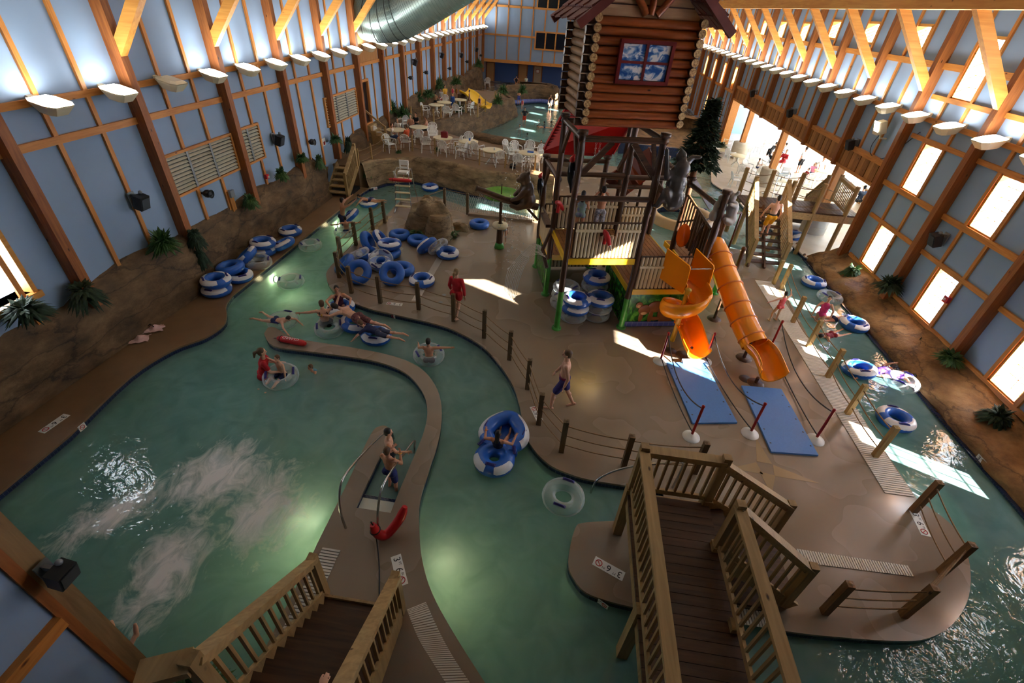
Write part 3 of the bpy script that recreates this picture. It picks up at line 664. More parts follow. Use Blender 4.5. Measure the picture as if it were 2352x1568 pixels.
w = tag(link('door_left', None, None, (XL, 26.68, 2.0)), 'tall narrow dark glass door high on the left wall', 'door', None, 'structure')
mb = M()
for s in (-1, 1): mb.b2((-.1, s*.46-.06, -.06), (.08, s*.46+.06, 2.04))
mb.b2((-.1, -.5, -.1), (.08, .5, 0)); mb.b2((-.1, -.5, 1.98), (.08, .5, 2.1)); part('frame', mb, post_y, w)
mb = M(); mb.b2((-.08, -.42, 0), (-.05, .42, 2)); part('pane', mb, dark_m, w)
# speakers and emergency lights
def make_box_speaker(label, group):
    t = thing('wall_speaker', label, 'speaker', (0, 0, 0), 0, group)
    mb = M(); mb.box((.3, 0, 0), (.22, .3, .36), rot=MX.Rotation(R_(18), 3, 'Y')); part('cabinet', mb, black_m, t)
    mb = M(); mb.box((.415, 0, -.04), (.01, .25, .3), rot=MX.Rotation(R_(18), 3, 'Y')); part('grille', mb, mat('speaker_grille', S((48, 50, 54)), .7), t)
    mb = M(); mb.b2((.08, -.03, .1), (.25, .03, .2)); mb.b2((.06, -.1, -.12), (.09, .1, .24)); mb.ball((.32, .06, .24), .05); part('bracket', mb, grey_m, t); return t
spk = None
for x, y, z, rz, lb in ((XL, 10.66, 3.02, 0, 'black box speaker on a stud left of the wide louver'), (XL, 17.47, 3.08, 0, 'black box speaker right of the narrow louver'), (XL, 34.92, 4.2, 0, 'black box speaker on the far left wall above the terraces'), (XL, 41.98, 4.1, 0, 'black box speaker past the duct on the far left wall'), (XL, 49.0, 3.6, 0, 'second last black box speaker on the far left wall'), (XL, 56.2, 3.6, 0, 'last black box speaker near the end wall'),
        (XR, 14.6, 2.8, PI, 'black box speaker on the right wall beside a low window'), (XR, 21.45, 3.95, PI, 'black box speaker above the fascia, near end of the opening'), (XR, 28.4, 3.95, PI, 'black box speaker above the fascia, middle of the opening'), (XR, 35.3, 3.95, PI, 'black box speaker above the fascia, far end of the opening'), (-4.3, 1.64, 3.36, 0, 'large black speaker on the corner post at lower left')):
    if spk is None: spk = make_box_speaker(lb, 'black wall speakers'); o = spk
    else: o = clone(spk, label=lb)
    o.location = (x, y, z); o.rotation_euler = (0, 0, rz)
    if x == -4.3: o.scale = (.62,)*3
def make_cam(label):
    t = thing('round_speaker', label, 'speaker', (0, 0, 0), 0, 'small round black speakers'); mb = M()
    mb.ball((.2, 0, 0), (.13, .15, .12)); part('body', mb, black_m, t)
    mb = M(); mb.lathe([(0, 0), (.12, .0), (.13, .03)], (.3, 0, 0), 14, MX.Rotation(PI/2, 3, 'Y')); part('grille', mb, black_m, t)
    mb = M(); mb.b2((0, -.03, -.03), (.12, .03, .03)); part('bracket', mb, black_m, t); return t
cm = None
for y, z, lb in ((13.14, 2.43, 'round black speaker under the wide louver'), (19.97, 2.46, 'round black speaker beside the white wall sign'), (34.0, 3.4, 'round black speaker past the tall glass door'), (37.6, 3.35, 'round black speaker in the middle of the far left wall'), (44.7, 2.95, 'round black speaker above the yellow slide'), (51.7, 2.9, 'round black speaker near the end of the left wall'), (59.0, 2.9, 'round black speaker in the far left corner')):
    if cm is None: o = cm = make_cam(lb)
    else: o = clone(cm, label=lb)
    o.location = (XL, y, z)
def small(name, lo, hi, mt, lb, cat, extra=None):
    t = thing(name, lb, cat, V(lo)); mb = M(); mb.b2((0, 0, 0), V(hi)-V(lo)); part('body', mb, mt, t)
    if extra: mb = M(); mb.b2(V(extra[0])-V(lo), V(extra[1])-V(lo)); part(extra[3], mb, extra[2], t)
    return t
small('fire_alarm', (XL+.06, 16.35, 1.93), (XL+.16, 16.5, 2.08), redp_m, 'red fire alarm on a stud of the left wall', 'alarm', ((XL+.16, 16.4, 1.97), (XL+.2, 16.46, 2.03), white_m, 'strobe'))
small('fire_alarm', (XR-.16, 13.1, 1.5), (XR-.06, 13.28, 1.68), redp_m, 'red fire alarm beside a low window on the right wall', 'alarm', ((XR-.2, 13.16, 1.56), (XR-.16, 13.22, 1.62), white_m, 'strobe'))
small('control_box', (XL, 14.15, 1.2), (XL+.12, 14.35, 2.15), post_y, 'wooden stub post with a small grey box under the louver', 'box', ((XL+.12, 14.15, 1.95), (XL+.2, 14.35, 2.18), grey_m, 'cover'))
small('wall_sign', (XL, 21.1, 1.98), (XL+.03, 21.5, 2.3), white_m, 'small white no smoking sign on the left wall', 'sign', ((XL+.03, 21.28, 2.02), (XL+.035, 21.44, 2.16), red_m, 'symbol'))
# floodlight on the right wall
t = thing('floodlight', 'white floodlight aimed from the right wall, lit', 'floodlight', (XR-.3, 19.8, 4.9))
mb = M(); mb.box((-.12, 0, 0), (.3, .34, .42), rot=MX.Rotation(R_(-20), 3, 'Y')); part('housing', mb, lamp_h, t)
mb = M(); mb.box((-.28, -.05, .03), (.02, .28, .34), rot=MX.Rotation(R_(-20), 3, 'Y')); part('lens', mb, emis('flood_lens', (1, .97, .9), 12), t)
mb = M(); mb.tube([(0, 0, -.2), (.05, 0, -.35), (.28, 0, -.35)], .03); part('bracket', mb, lamp_h, t)
mb = M(); mb.tube(smooth_path([(0, 0, -.2), (-.05, .1, -.6), (.1, .15, -.95), (.25, -.5, -.9), (.28, -1.6, .2)]), .012, 5); part('cable', mb, black_m, t)
# duct
t = thing('air_duct', 'huge galvanised spiral air duct rising from the left wall', 'duct', (-10.5, 27.2, 6.9))
dp = smooth_path([(-11.25, 27.25, 6.85), (-10.4, 27.25, 6.75), (-9.5, 27.2, 6.9), (-8.6, 27.1, 7.25), (-6, 26.8, 8.6), (-3, 26.5, 10.2), (-1, 26.3, 11.3)], 10)
mb = M(); mb.tube(dp, 1.02, 28); part('pipe', mb, duct_m, t, None, True)
mb = M()
for i in range(2, len(dp)-1, 1):
    d = (dp[min(i+1, len(dp)-1)]-dp[i-1]).normalized(); q = V((0, 0, 1)).rotation_difference(d).to_matrix()
    if i < 26 and i % 5 == 0: mb.torus(1.025, .022, dp[i], 28, 5, q, 1)
    for f in (0, .5): mb.torus(1.022, .009, dp[i].lerp(dp[min(i+1, len(dp)-1)], f), 28, 4, q)
part('seams', mb, [mat('duct_seam', S((120, 140, 136)), .4, metal=.6), mat('duct_joint', S((60, 68, 66)), .5)], t, None, True)
# ---------------------------------------------------------------- play tower (own frame: s right, t back)
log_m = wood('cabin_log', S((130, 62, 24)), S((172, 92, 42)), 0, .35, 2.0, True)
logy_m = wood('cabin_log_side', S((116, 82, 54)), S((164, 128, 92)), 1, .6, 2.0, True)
bark_m = wood('dark_bark', S((52, 32, 22)), S((92, 62, 42)), 2, .35, 3)
barkx_m = wood('dark_bark_x', S((52, 32, 22)), S((92, 62, 42)), 0, .35, 3)
end_m, nt_, out_ = _nt('log_end')
b_ = N(nt_, 'BsdfPrincipled'); wv = N(nt_, 'TexNoise'); wv.inputs['Scale'].default_value = 26
nt_.links.new(coord(nt_, (1, .2, 1)), wv.inputs['Vector']); nt_.links.new(ramp(nt_, wv.outputs[0], [(.35, S((150, 104, 58))), (.62, S((222, 186, 128)))]), b_.inputs['Base Color']); b_.inputs['Roughness'].default_value = .6
nt_.links.new(b_.outputs[0], out_.inputs[0])
bam_m = wood('bamboo_cream', S((206, 186, 146)), S((228, 212, 178)), 2, .4, 3, False)
bam_d = mat('bamboo_gap', S((74, 46, 30)), .6)
grn_m = mat('green_post', S((38, 122, 40)), .3, S((86, 176, 70)), 2.5)
roof_m = mat('red_shingle', S((88, 30, 24)), .5, S((112, 44, 34)), 5)
canopy_m = mat('red_canopy', S((176, 16, 18)), .3)
gable_m = wood('gable_board', S((170, 130, 92)), S((206, 168, 128)), 0, .5, 1.6, False)
TM = MX.Translation(TO) @ MX.Rotation(TANG, 4, 'Z')
tw = thing('play_tower', 'tall play tower with a log cabin on top, bamboo panels and green footed posts', 'play tower', mtx=TM)
def tp(name, mb, mats, label=None, parent=None): return part(name, mb, mats, tw, label, False, parent)
def post(s, t, z1, zg=1.25, r=.085, cap=True):
    pth = [(s+.012*math.sin(3*z+s), t+.012*math.cos(2.3*z+t), z) for z in [zg+(z1-zg)*k/8 for k in range(9)]]
    mb = M(); mb.tube(pth, [r*(1+.1*math.sin(2.1*k+s)) for k in range(9)], 10)
    if cap: mb.lathe([(0, z1+.03), (r*1.5, z1+.03), (r*1.5, z1-.06), (r, z1-.06)], (s, t, 0), 10)
    p = tp('post', mb, bark_m)
    mb = M(); mb.lathe([(r*.98, zg+.05), (r*1.02, .1), (r*1.05, .05), (r*1.7, .05), (r*1.7, 0)], (s, t, 0), 12)
    for k in range(4): mb.box((s+r*1.35*math.cos(k*PI/2+.7), t+r*1.35*math.sin(k*PI/2+.7), .06), (.03, .03, .03))
    tp('post_foot', mb, grn_m, 'green painted foot', p)
for s, t, z1, zg in ((0, 0, 5.5, 1.3), (2, 0, 5.5, 1.05), (0, 2, 5.5, 1.3), (2, 2, 5.5, 1.2), (0, 4, 3.95, 1.1), (2, 4, 3.95, 1.1), (4, 0, 4.2, 1.2), (4, 2, 3.95, 1.2), (4, 4, 4.0, 1.2), (6, 2, 1.55, .95), (6, 4, 1.6, .9)): post(s, t, z1, zg)
# decks with yellow rims
def rim(s0, t0, s1, t1, z, name='deck_frame'):
    mb = M()
    for a, b in (((s0, t0), (s1, t0)), ((s1, t0), (s1, t1)), ((s1, t1), (s0, t1)), ((s0, t1), (s0, t0))): mb.bar((*a, z), (*b, z), .05, .17)
    p = tp(name, mb, yel_m, 'yellow deck edge')
    mb = M(); n = int((s1-s0)/.14)
    for i in range(n): mb.b2((s0+(s1-s0)*i/n+.006, t0, z+.05), (s0+(s1-s0)*(i+1)/n-.006, t1, z+.085))
    tp('deck_boards', mb, ply2, None, p)
rim(.0, -.02, 2.0, 2.0, 2.22); rim(2.0, 0, 4.0, 2.0, 1.25); rim(0, 2, 2, 4, 1.35); rim(2.0, 2, 4, 4, 1.25); rim(4, 1.0, 5.6, 2.6, 1.6)
# bamboo panels
def bamboo(p0, p1, z0, z1, n=14, hole=None, band=.72, sl=0.0, label=None):
    a, b = V((*p0, 0)), V((*p1, 0)); d = (b-a); L = d.length; d.normalize(); mb = M(); nr = V((d.y, -d.x, 0))
    w = L/n
    for i in range(n):
        x0 = w*(i+.5); c = a+d*x0; zz1 = z1-sl*x0; segs = [(z0, zz1)]
        if hole and hole[0] < x0 < hole[1]: segs = [(z0, hole[2])]
        for q0, q1 in segs: mb.tube([(c.x, c.y, q0), (c.x, c.y, q1)], w*.46, 8, mi=0)
    mb.box(tuple((a+b)/2-nr*.0+V((0, 0, (z0+z1-sl*L/2)/2)))[:3], (L, .02, (z1-z0)*.98-sl*L), math.atan2(d.y, d.x), 1) if not hole else None
    if hole:
        for x0, x1, q0, q1 in ((0, hole[0], z0, z1), (hole[1], L, z0, z1), (hole[0], hole[1], z0, hole[2])):
            c = a+d*((x0+x1)/2); mb.box((c.x, c.y, (q0+q1)/2), (x1-x0, .02, q1-q0-.02), math.atan2(d.y, d.x), 1)
    o = tp('bamboo_panel', mb, [bam_m, bam_d], label)
    mb = M(); zb = z0+(z1-z0)*band; up = V((0, 0, 1))
    for x0, x1 in (((0, hole[0]), (hole[1], L)) if hole else ((0, L),)):
        q0, q1 = a+d*x0+nr*w*.4, a+d*x1+nr*w*.4; mb.bar((q0.x, q0.y, zb-sl*x0), (q1.x, q1.y, zb-sl*x1), .05, .07)
    tp('bamboo_band', mb, bam_m, None, o)
    mb = M(); mb.tube([(a.x, a.y, z0), (b.x, b.y, z0)], .035, 8); mb.tube([(a.x, a.y, z1), (b.x, b.y, z1-sl*L)], .035, 8)
    mb.tube([(a.x, a.y, z0), (a.x, a.y, z1)], .03, 8); mb.tube([(b.x, b.y, z0), (b.x, b.y, z1-sl*L)], .03, 8)
    if hole:
        for x in hole[:2]: c = a+d*x; mb.tube([(c.x, c.y, hole[2]), (c.x, c.y, z1)], .035, 8)
    tp('panel_frame', mb, bark_m, None, o); return o
bamboo((.14, -.04), (1.9, -.04), 2.36, 3.32, 18, (.72, 1.1, 2.98), .8, label='front bamboo panel with a water nozzle opening')
bamboo((2.12, .0), (3.85, .0), 1.38, 2.35, 15, None, .7, label='lower front bamboo panel beside the spiral slide')
bamboo((.1, 2.0), (1.9, 2.0), 2.36, 3.3, 15, None, .72); bamboo((2.1, 4), (3.9, 4), 1.38, 2.3, 14, None, .7)
bamboo((0, 2.2), (0, 3.85), 1.4, 2.3, 14, None, .7); bamboo((.1, 2.9), (1.9, 2.9), .6, 1.2, 14, None, .9)
bamboo((.12, 4), (1.88, 4), 1.45, 2.35, 14, None, .7)
# dark sloping barrier panels around the slide entry
darkbam = wood('bamboo_dark', S((70, 48, 30)), S((104, 76, 48)), 2, .4, 3, False)
for (a, b, z0, z1, z2) in (((4.0, .1), (4.75, 1.05), 2.1, 3.35, 2.75), ((4.0, 1.9), (4.0, .2), 2.1, 3.45, 3.1), ((5.0, 1.2), (5.6, 2.5), 2.1, 3.0, 2.6)):
    mb = M(); n = 10
    for i in range(n):
        f = (i+.5)/n; x, y = a[0]+(b[0]-a[0])*f, a[1]+(b[1]-a[1])*f; mb.tube([(x, y, z0), (x, y, z1+(z2-z1)*f)], .05, 6)
    mb.tube([(*a, z1), (*b, z2)], .035, 8); tp('barrier_panel', mb, darkbam)
mb = M(); mb.tube(smooth_path([(3.6, .2, 2.3), (3.8, .4, 2.9), (4.2, .8, 3.15), (5.4, 1.2, 3.2)], 5), .03, 8); mb.tube([(5.4, 1.2, 2.0), (5.4, 1.2, 3.2)], .03, 8); tp('hoop_rail', mb, bark_m)
# mural panels below the decks
mur_m, nt_, out_ = _nt('jungle_mural')
b_ = N(nt_, 'BsdfPrincipled'); n1 = N(nt_, 'TexNoise'); n1.inputs['Scale'].default_value = 3.2; n1.inputs['Detail'].default_value = 7; n1.inputs['Distortion'].default_value = 1.5
nt_.links.new(coord(nt_, (1, 1, 1)), n1.inputs['Vector']); nt_.links.new(ramp(nt_, n1.outputs[0], [(.3, S((14, 40, 14))), (.5, S((40, 116, 38))), (.62, S((96, 168, 60))), (.72, S((40, 70, 40)))]), b_.inputs['Base Color']); b_.inputs['Roughness'].default_value = .25
nt_.links.new(b_.outputs[0], out_.inputs[0])
for a, b, z1 in (((2.1, .05), (3.9, .05), 1.2), ((-.02, 2.1), (-.02, 3.9), .95), ((2.0, .2), (2.0, 1.9), 1.2), ((.1, 3.95), (1.9, 3.95), 1.25), ((4.0, .1), (4.0, 1.9), 1.2)):
    mb = M(); mb.bar((*a, z1/2+.06), (*b, z1/2+.06), .04, z1-.1)
    o = tp('mural_panel', mb, mur_m, 'painted jungle scene')
mon_m = mat('mural_brown', S((150, 92, 46)), .3, S((112, 62, 28)), 4); monl = mat('mural_tan', S((206, 160, 110)), .3)
mb = M()           # generic brown long-tailed creature painted on the front mural
for c, r in (((2.62, .012, .62), (.2, .012, .17)), ((2.95, .012, .72), (.26, .012, .2)), ((2.42, .012, .78), (.11, .012, .11)), ((3.35, .012, .5), (.3, .012, .42)), ((2.55, .012, .38), (.07, .012, .22)), ((2.85, .012, .38), (.08, .012, .25)), ((3.0, .012, .3), (.16, .012, .07))): mb.ball(c, r, 14, 8)
tp('mural_creature', mb, mon_m, 'painted brown animal on the mural')
mb = M(); mb.ball((2.42, .004, .75), (.06, .012, .06)); mb.ball((2.62, .004, .5), (.1, .012, .06)); tp('mural_face', mb, monl, 'tan face of the painted animal')
mb = M(); mb.b2((2.1, -.0, .03), (3.9, .03, .2)); tp('mural_water', mb, tile_f, 'blue painted water strip')
# horizontal logs and braces under the cabin
def tlog(a, b, r=.07, m_=None):
    mb = M(); mb.tube([V(a).lerp(V(b), k/4) for k in range(5)], r, 10); d = (V(b)-V(a)).normalized(); q = V((0, 0, 1)).rotation_difference(d).to_matrix()
    for p in (a, b): mb.lathe([(0, .05), (r*1.35, .05), (r*1.35, -.05), (0, -.05)], p, 10, q)
    tp('crossbar', mb, m_ or barkx_m)
for a, b in (((0, 0, 5.35), (2, 0, 5.35)), ((0, 2, 5.35), (2, 2, 5.35)), ((0, 0, 5.35), (0, 2, 5.35)), ((2, 0, 5.35), (2, 2, 5.35)), ((0, 0, 3.95), (2, 0, 3.95)), ((0, 2, 3.95), (2, 2, 3.95)), ((2, 2, 3.9), (4, 2, 3.9)), ((0, 4, 3.8), (2, 4, 3.8)), ((0, 2, 3.8), (0, 4, 3.8)), ((4, 0, 3.75), (4, 2, 3.75)), ((2, 4, 3.3), (4, 4, 3.3)), ((2, 4, 3.0), (4, 4, 3.0)), ((4, 2, 3.85), (4, 4, 3.85))): tlog(a, b)
for a, b in (((.1, 0, 4.55), (.75, 0, 5.3)), ((1.9, 0, 4.55), (1.25, 0, 5.3)), ((0, .1, 4.6), (0, .7, 5.3)), ((0, 1.9, 4.6), (0, 1.3, 5.3)), ((2, .1, 4.5), (2, .7, 5.3)), ((0, 3.9, 3.1), (0, 3.3, 3.75)), ((4.1, 2, 3.85), (5.1, 2.4, 2.9)), ((2.1, 2, 4.6), (3.0, 1.2, 3.6)), ((2, 2.1, 4.7), (2, 2.8, 3.9)), ((3.1, 1.6, 3.9), (3.95, 2, 3.0))):
    mb = M(); mb.bar(a, b, .07, .13); tp('brace', mb, barkx_m)
mb = M()
for k in range(9): mb.torus(.022, .006, (.38+.006*(k % 2), .1, 5.28-.055*k), 8, 4, MX.Rotation(PI/2, 3, 'X') if k % 2 else MX.Rotation(PI/2, 3, 'Y'))
tp('chain', mb, steel_m); mb = M()
for k in range(7): mb.torus(.022, .006, (.48, .1, 5.28-.055*k), 8, 4, MX.Rotation(PI/2, 3, 'X') if k % 2 else MX.Rotation(PI/2, 3, 'Y'))
tp('chain', mb, steel_m)
# ---- cabin: log walls, crossing log ends, window, gable, roof
Z0, RL, ST = 5.62, .083, .1735
cab = M(); nl = 12
for i in range(nl):
    z = Z0+ST*(i+.5)+.0; cab.tube([(-.05, .0, z), (2.2, .0, z)], RL*1.04, 10)
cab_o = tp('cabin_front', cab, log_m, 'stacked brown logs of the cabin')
for s in (-.02, 2.17):
    cs = M()
    for i in range(nl):
        z = Z0+ST*(i+.5)+.05; cs.tube([(s, .04, z), (s, 1.86, z)], RL*1.04, 10)
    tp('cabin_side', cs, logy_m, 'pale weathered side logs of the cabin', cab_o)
mb = M(); mb.b2((.03, .03, Z0), (2.12, 1.87, Z0+ST*nl)); tp('cabin_core', mb, bam_d, None, cab_o)
for i in range(nl):
    z = Z0+ST*(i+.5)+.05; 
    for s in (-.04, 2.2):
        mb = M(); mb.tube([(s, -.17, z), (s, .1, z)], RL*1.0, 14); mb.lathe([(0, 0), (RL*.97, 0)], (s, -.172, z), 14, MX.Rotation(PI/2, 3, 'X'), 1, False)
        tp('log_end', mb, [bark_m, end_m], None, cab_o)
for t in (-.0, 1.9):
    mb = M()
    for i in range(nl): z = Z0+ST*(i+.5); mb.tube([(-.24, t, z), (-.02 if t < 1 else 2.2, t, z)], RL*.95, 10)
    tp('side_log_ends' if t < 1 else 'cabin_back', mb, bark_m, None, cab_o)
win_o = tp('cabin_window', M().b2((.5, -.13, 6.53), (1.67, -.09, 7.31)), bam_d, None)
sky_m, nt_, out_ = _nt('painted_sky')
b_ = N(nt_, 'BsdfPrincipled'); n1 = N(nt_, 'TexNoise'); n1.inputs['Scale'].default_value = 4.2; n1.inputs['Detail'].default_value = 4; n1.inputs['Distortion'].default_value = 1.0
nt_.links.new(coord(nt_, (1, 1, 1.3)), n1.inputs['Vector']); nt_.links.new(ramp(nt_, n1.outputs[0], [(.42, S((44, 92, 168))), (.5, S((120, 160, 210))), (.56, S((240, 242, 246)))]), b_.inputs['Base Color']); b_.inputs['Roughness'].default_value = .25
nt_.links.new(b_.outputs[0], out_.inputs[0])
for x0, x1 in ((.57, 1.06), (1.12, 1.6)):
    for z0, z1 in ((6.6, 6.9), (6.95, 7.25)):
        mb = M(); mb.b2((x0, -.15, z0), (x1, -.13, z1)); tp('window_pane', mb, sky_m, 'painted blue sky with clouds', win_o)
mb = M(); fr = mat('window_red', S((110, 26, 26)), .35)
for lo, hi in (((.49, -.2, 6.52), (.56, -.1, 7.32)), ((1.61, -.2, 6.52), (1.68, -.1, 7.32)), ((.49, -.2, 6.52), (1.68, -.1, 6.59)), ((.49, -.2, 7.26), (1.68, -.1, 7.33)), ((1.06, -.17, 6.55), (1.12, -.1, 7.3)), ((.52, -.17, 6.9), (1.65, -.1, 6.95))): mb.b2(lo, hi)
tp('window_frame', mb, fr, 'dark red frame', win_o)
ZT = Z0+ST*nl; ZA = 8.85
mb = M(); mb.slab([(-.05, .04, ZT), (2.2, .04, ZT), (1.08, .04, ZA-.1)], .04); gab = tp('gable', mb, gable_m, 'light gable boards')
mb = M()
for k in range(1, 5): 
    z = ZT+.2*k; mb.bar((-.05+.22*k, -.005, z), (2.2-.22*k, -.005, z), .02, .025)
tp('board_gap', mb, bam_d, None, gab)
for a, b in (((1.05, -.06, ZT+.05), (1.08, -.06, ZA-.25)), ((.95, -.06, ZT+.05), (.5, -.06, ZT+.65)), ((1.18, -.06, ZT+.05), (1.7, -.06, ZT+.65))):
    mb = M(); mb.tube([V(a).lerp(V(b), k/5)+V((.01*math.sin(k*2), 0, 0)) for k in range(6)], .075, 8); tp('gable_strut', mb, log_m, None, gab)
for sg, lab in ((-1, 'left slope of the dark red shingle roof'), (1, 'right slope of the dark red shingle roof')):
    mb = M(); se = 1.08+sg*1.6; ze = ZT-.16
    d = V((1.08-se, 0, ZA-ze)); nrm = V((-sg*d.z*-1, 0, abs(d.x))).normalized(); nrm = V((sg*abs(d.z), 0, abs(d.x))).normalized()
    for q in range(6):                    # courses of shingles
        f0, f1 = q/6, (q+1)/6+.02
        for j in range(16):
            t0 = -.55+2.95*j/16; jj = .012*((j*7+q*3) % 4)
            A = V((se, t0+.01, ze))+d*f0+nrm*(.045+jj); B = V((se, t0+2.95/16-.01, ze))+d*f0+nrm*(.045+jj); C_ = V((se, t0+2.95/16-.01, ze))+d*f1+nrm*.02; D_ = V((se, t0+.01, ze))+d*f1+nrm*.02
            pts = [A, B, C_, D_] if sg > 0 else [B, A, D_, C_]
            mb.slab([p for p in pts], .03)
    tp('roof', mb, roof_m, lab)
    for t in (-.5, 2.3): mb = M(); mb.bar((se, t, ze-.02), (1.08, t, ZA-.02), .1, .16); tp('barge_board', mb, roof_m)
# red canopy at the back left and striped lower roof
def W2L(p): return TM.inverted() @ V(p)
cp = [W2L(G(1250, 344, 3.95)), W2L(G(1406, 352, 3.95)), W2L(G(1452, 272, 5.1)), W2L(G(1302, 246, 5.1))]
mb = M(); mb.slab(cp, .05); can = tp('canopy', mb, canopy_m, 'red slatted canopy roof')
mb = M()
for k in range(1, 14):
    f = k/14; a, b = cp[0].lerp(cp[3], f), cp[1].lerp(cp[2], f); mb.bar(a+V((0, 0, .06)), b+V((0, 0, .06)), .05, .03)
tp('canopy_slats', mb, mat('canopy_dark', S((110, 10, 12)), .3), None, can)
mb = M(); mb.bar(cp[0]-V((0, 0, .03)), cp[1]-V((0, 0, .03)), .06, .16); mb.bar(cp[0], cp[3], .06, .14); mb.bar(cp[1], cp[2], .06, .14); tp('canopy_rim', mb, canopy_m, None, can)
mb = M()
for p in (cp[2], cp[3]): mb.tube([(p.x, p.y, 0), (p.x, p.y, p.z)], .07, 8)
tp('canopy_post', mb, bark_m, None, can)
lp_ = [W2L(G(1436, 446, 2.6)), W2L(G(1512, 388, 3.6)), W2L(G(1492, 338, 4.2)), W2L(G(1383, 410, 3.2))]
mb = M(); 
for k in range(7):
    a0, a1, b0, b1 = lp_[0].lerp(lp_[1], k/7), lp_[0].lerp(lp_[1], (k+1)/7), lp_[3].lerp(lp_[2], k/7), lp_[3].lerp(lp_[2], (k+1)/7)
    mb.slab([a0, a1, b1, b0], .06, k % 2)
lr = tp('lower_roof', mb, [mat('roof_brown', S((96, 40, 20)), .4), mat('roof_rust', S((150, 64, 26)), .4)], 'brown and rust striped lower roof')
mb = M(); mb.bar(lp_[0], lp_[1], .05, .1); tp('roof_edge', mb, canopy_m, None, lr)
mb = M(); 
for p in (lp_[0], lp_[1], lp_[2], lp_[3]): mb.tube([(p.x, p.y, 1.3), (p.x, p.y, p.z)], .05, 8)
tp('roof_post', mb, bark_m, None, lr)
mb = M()                                    # tipping log frame
for x in (.55, 1.15): mb.tube([(x, 2.6, 1.45), (x, 2.6, 3.1)], .045, 8)
mb.tube([(.45, 2.6, 3.1), (1.25, 2.6, 3.1)], .05, 8)
for a, b in (((.65, 2.6, 1.7), (.95, 2.62, 2.9)), ((1.0, 2.6, 1.6), (.75, 2.62, 2.7))): mb.tube([a, b], .03, 6)
tp('log_frame', mb, bark_m)
# climbing net
net_m = mat('black_rope', S((40, 36, 34)), .7); mb = M()
A0, A1, B0, B1 = V((2.1, 4, 1.3)), V((3.9, 2.2, 1.3)), V((2.6, 5.0, .1)), V((4.6, 3.6, .1))
for k in range(11):
    f = k/10; mb.tube([A0.lerp(A1, f), B0.lerp(B1, f)], .008, 4); mb.tube([A0.lerp(B0, f), A1.lerp(B1, f)], .008, 4)
tp('climbing_net', mb, net_m)
# water nozzles (red) on the tower
for s, t, z, a, lb in ((.95, -.16, 2.98, .4, 'red water nozzle in the front panel opening'), (-.05, 1.35, 3.25, 2.2, 'red water nozzle on the left side')):
    q = MX.Rotation(a, 3, 'Z')
    def RQ(p): return V((s, t, z))+q@V(p)
    mb = M(); mb.tube([RQ((0, .12, .14)), RQ((0, .02, .1)), RQ((0, -.1, -.02)), RQ((0, -.2, -.14))], [.05, .075, .07, .045], 10); mb.tube([RQ((0, 0, .05)), RQ((0, .02, -.18))], .05, 8)
    nz_ = tp('water_nozzle', mb, redp_m, lb); mb = M(); mb.tube([RQ((0, -.2, -.14)), RQ((0, -.28, -.26))], .018, 8); mb.tube([RQ((.08, .05, .05)), RQ((.12, 0, -.1))], .012, 6); tp('nozzle_tip', mb, steel_m, None, nz_)
mb = M(); mb.b2((-.2, -.9+3.0, 2.3), (.0, .1+3.0, 2.4)); mb.tube([(-.05, 1.9, 2.35), (-.35, 1.5, 1.85), (-.25, 1.1, 1.45)], .06, 8); tp('spray_pipe', mb, bark_m)
spray_m = clear('spray_water', (1, 1, 1), .45, (.95, .97, 1))
mb = M()
for k in range(9):
    a = V((-.3, 1.2+.09*k, 1.75)); mb.tube(smooth_path([a, a+V((-.3, -.12, .16)), a+V((-.6, -.25, -.05)), a+V((-.8-.03*k, -.35, -.6)), a+V((-.9-.03*k, -.42, -1.3))], 4), .008, 4)
jets = solo('water_jets', MX and mb, spray_m, 'thin arcs of water sprayed from the left side of the tower', 'water spray', mtx=TM.copy(), kind='stuff')
rd = random.Random(4); mb = M()
for k in range(170):
    f = rd.random(); p = G(1190+rd.gauss(0, 13)-f*25, 480+f*160, 0)+V((rd.gauss(0, .12), rd.gauss(0, .12), 0)); p.z = max(.02, rd.random()**2*2.4); mb.ball(p, .012+.012*rd.random(), 5, 4)
for k in range(60):
    p = G(1150+rd.gauss(0, 22), 520+rd.random()*20, 0); p.z = rd.random()*1.7; mb.ball(p, .012, 5, 4)
tag(link('water_drops', mb.mesh('water_drops', spray_m)), 'falling drops of water beside the tower and the green dish', 'water drops', None, 'stuff')
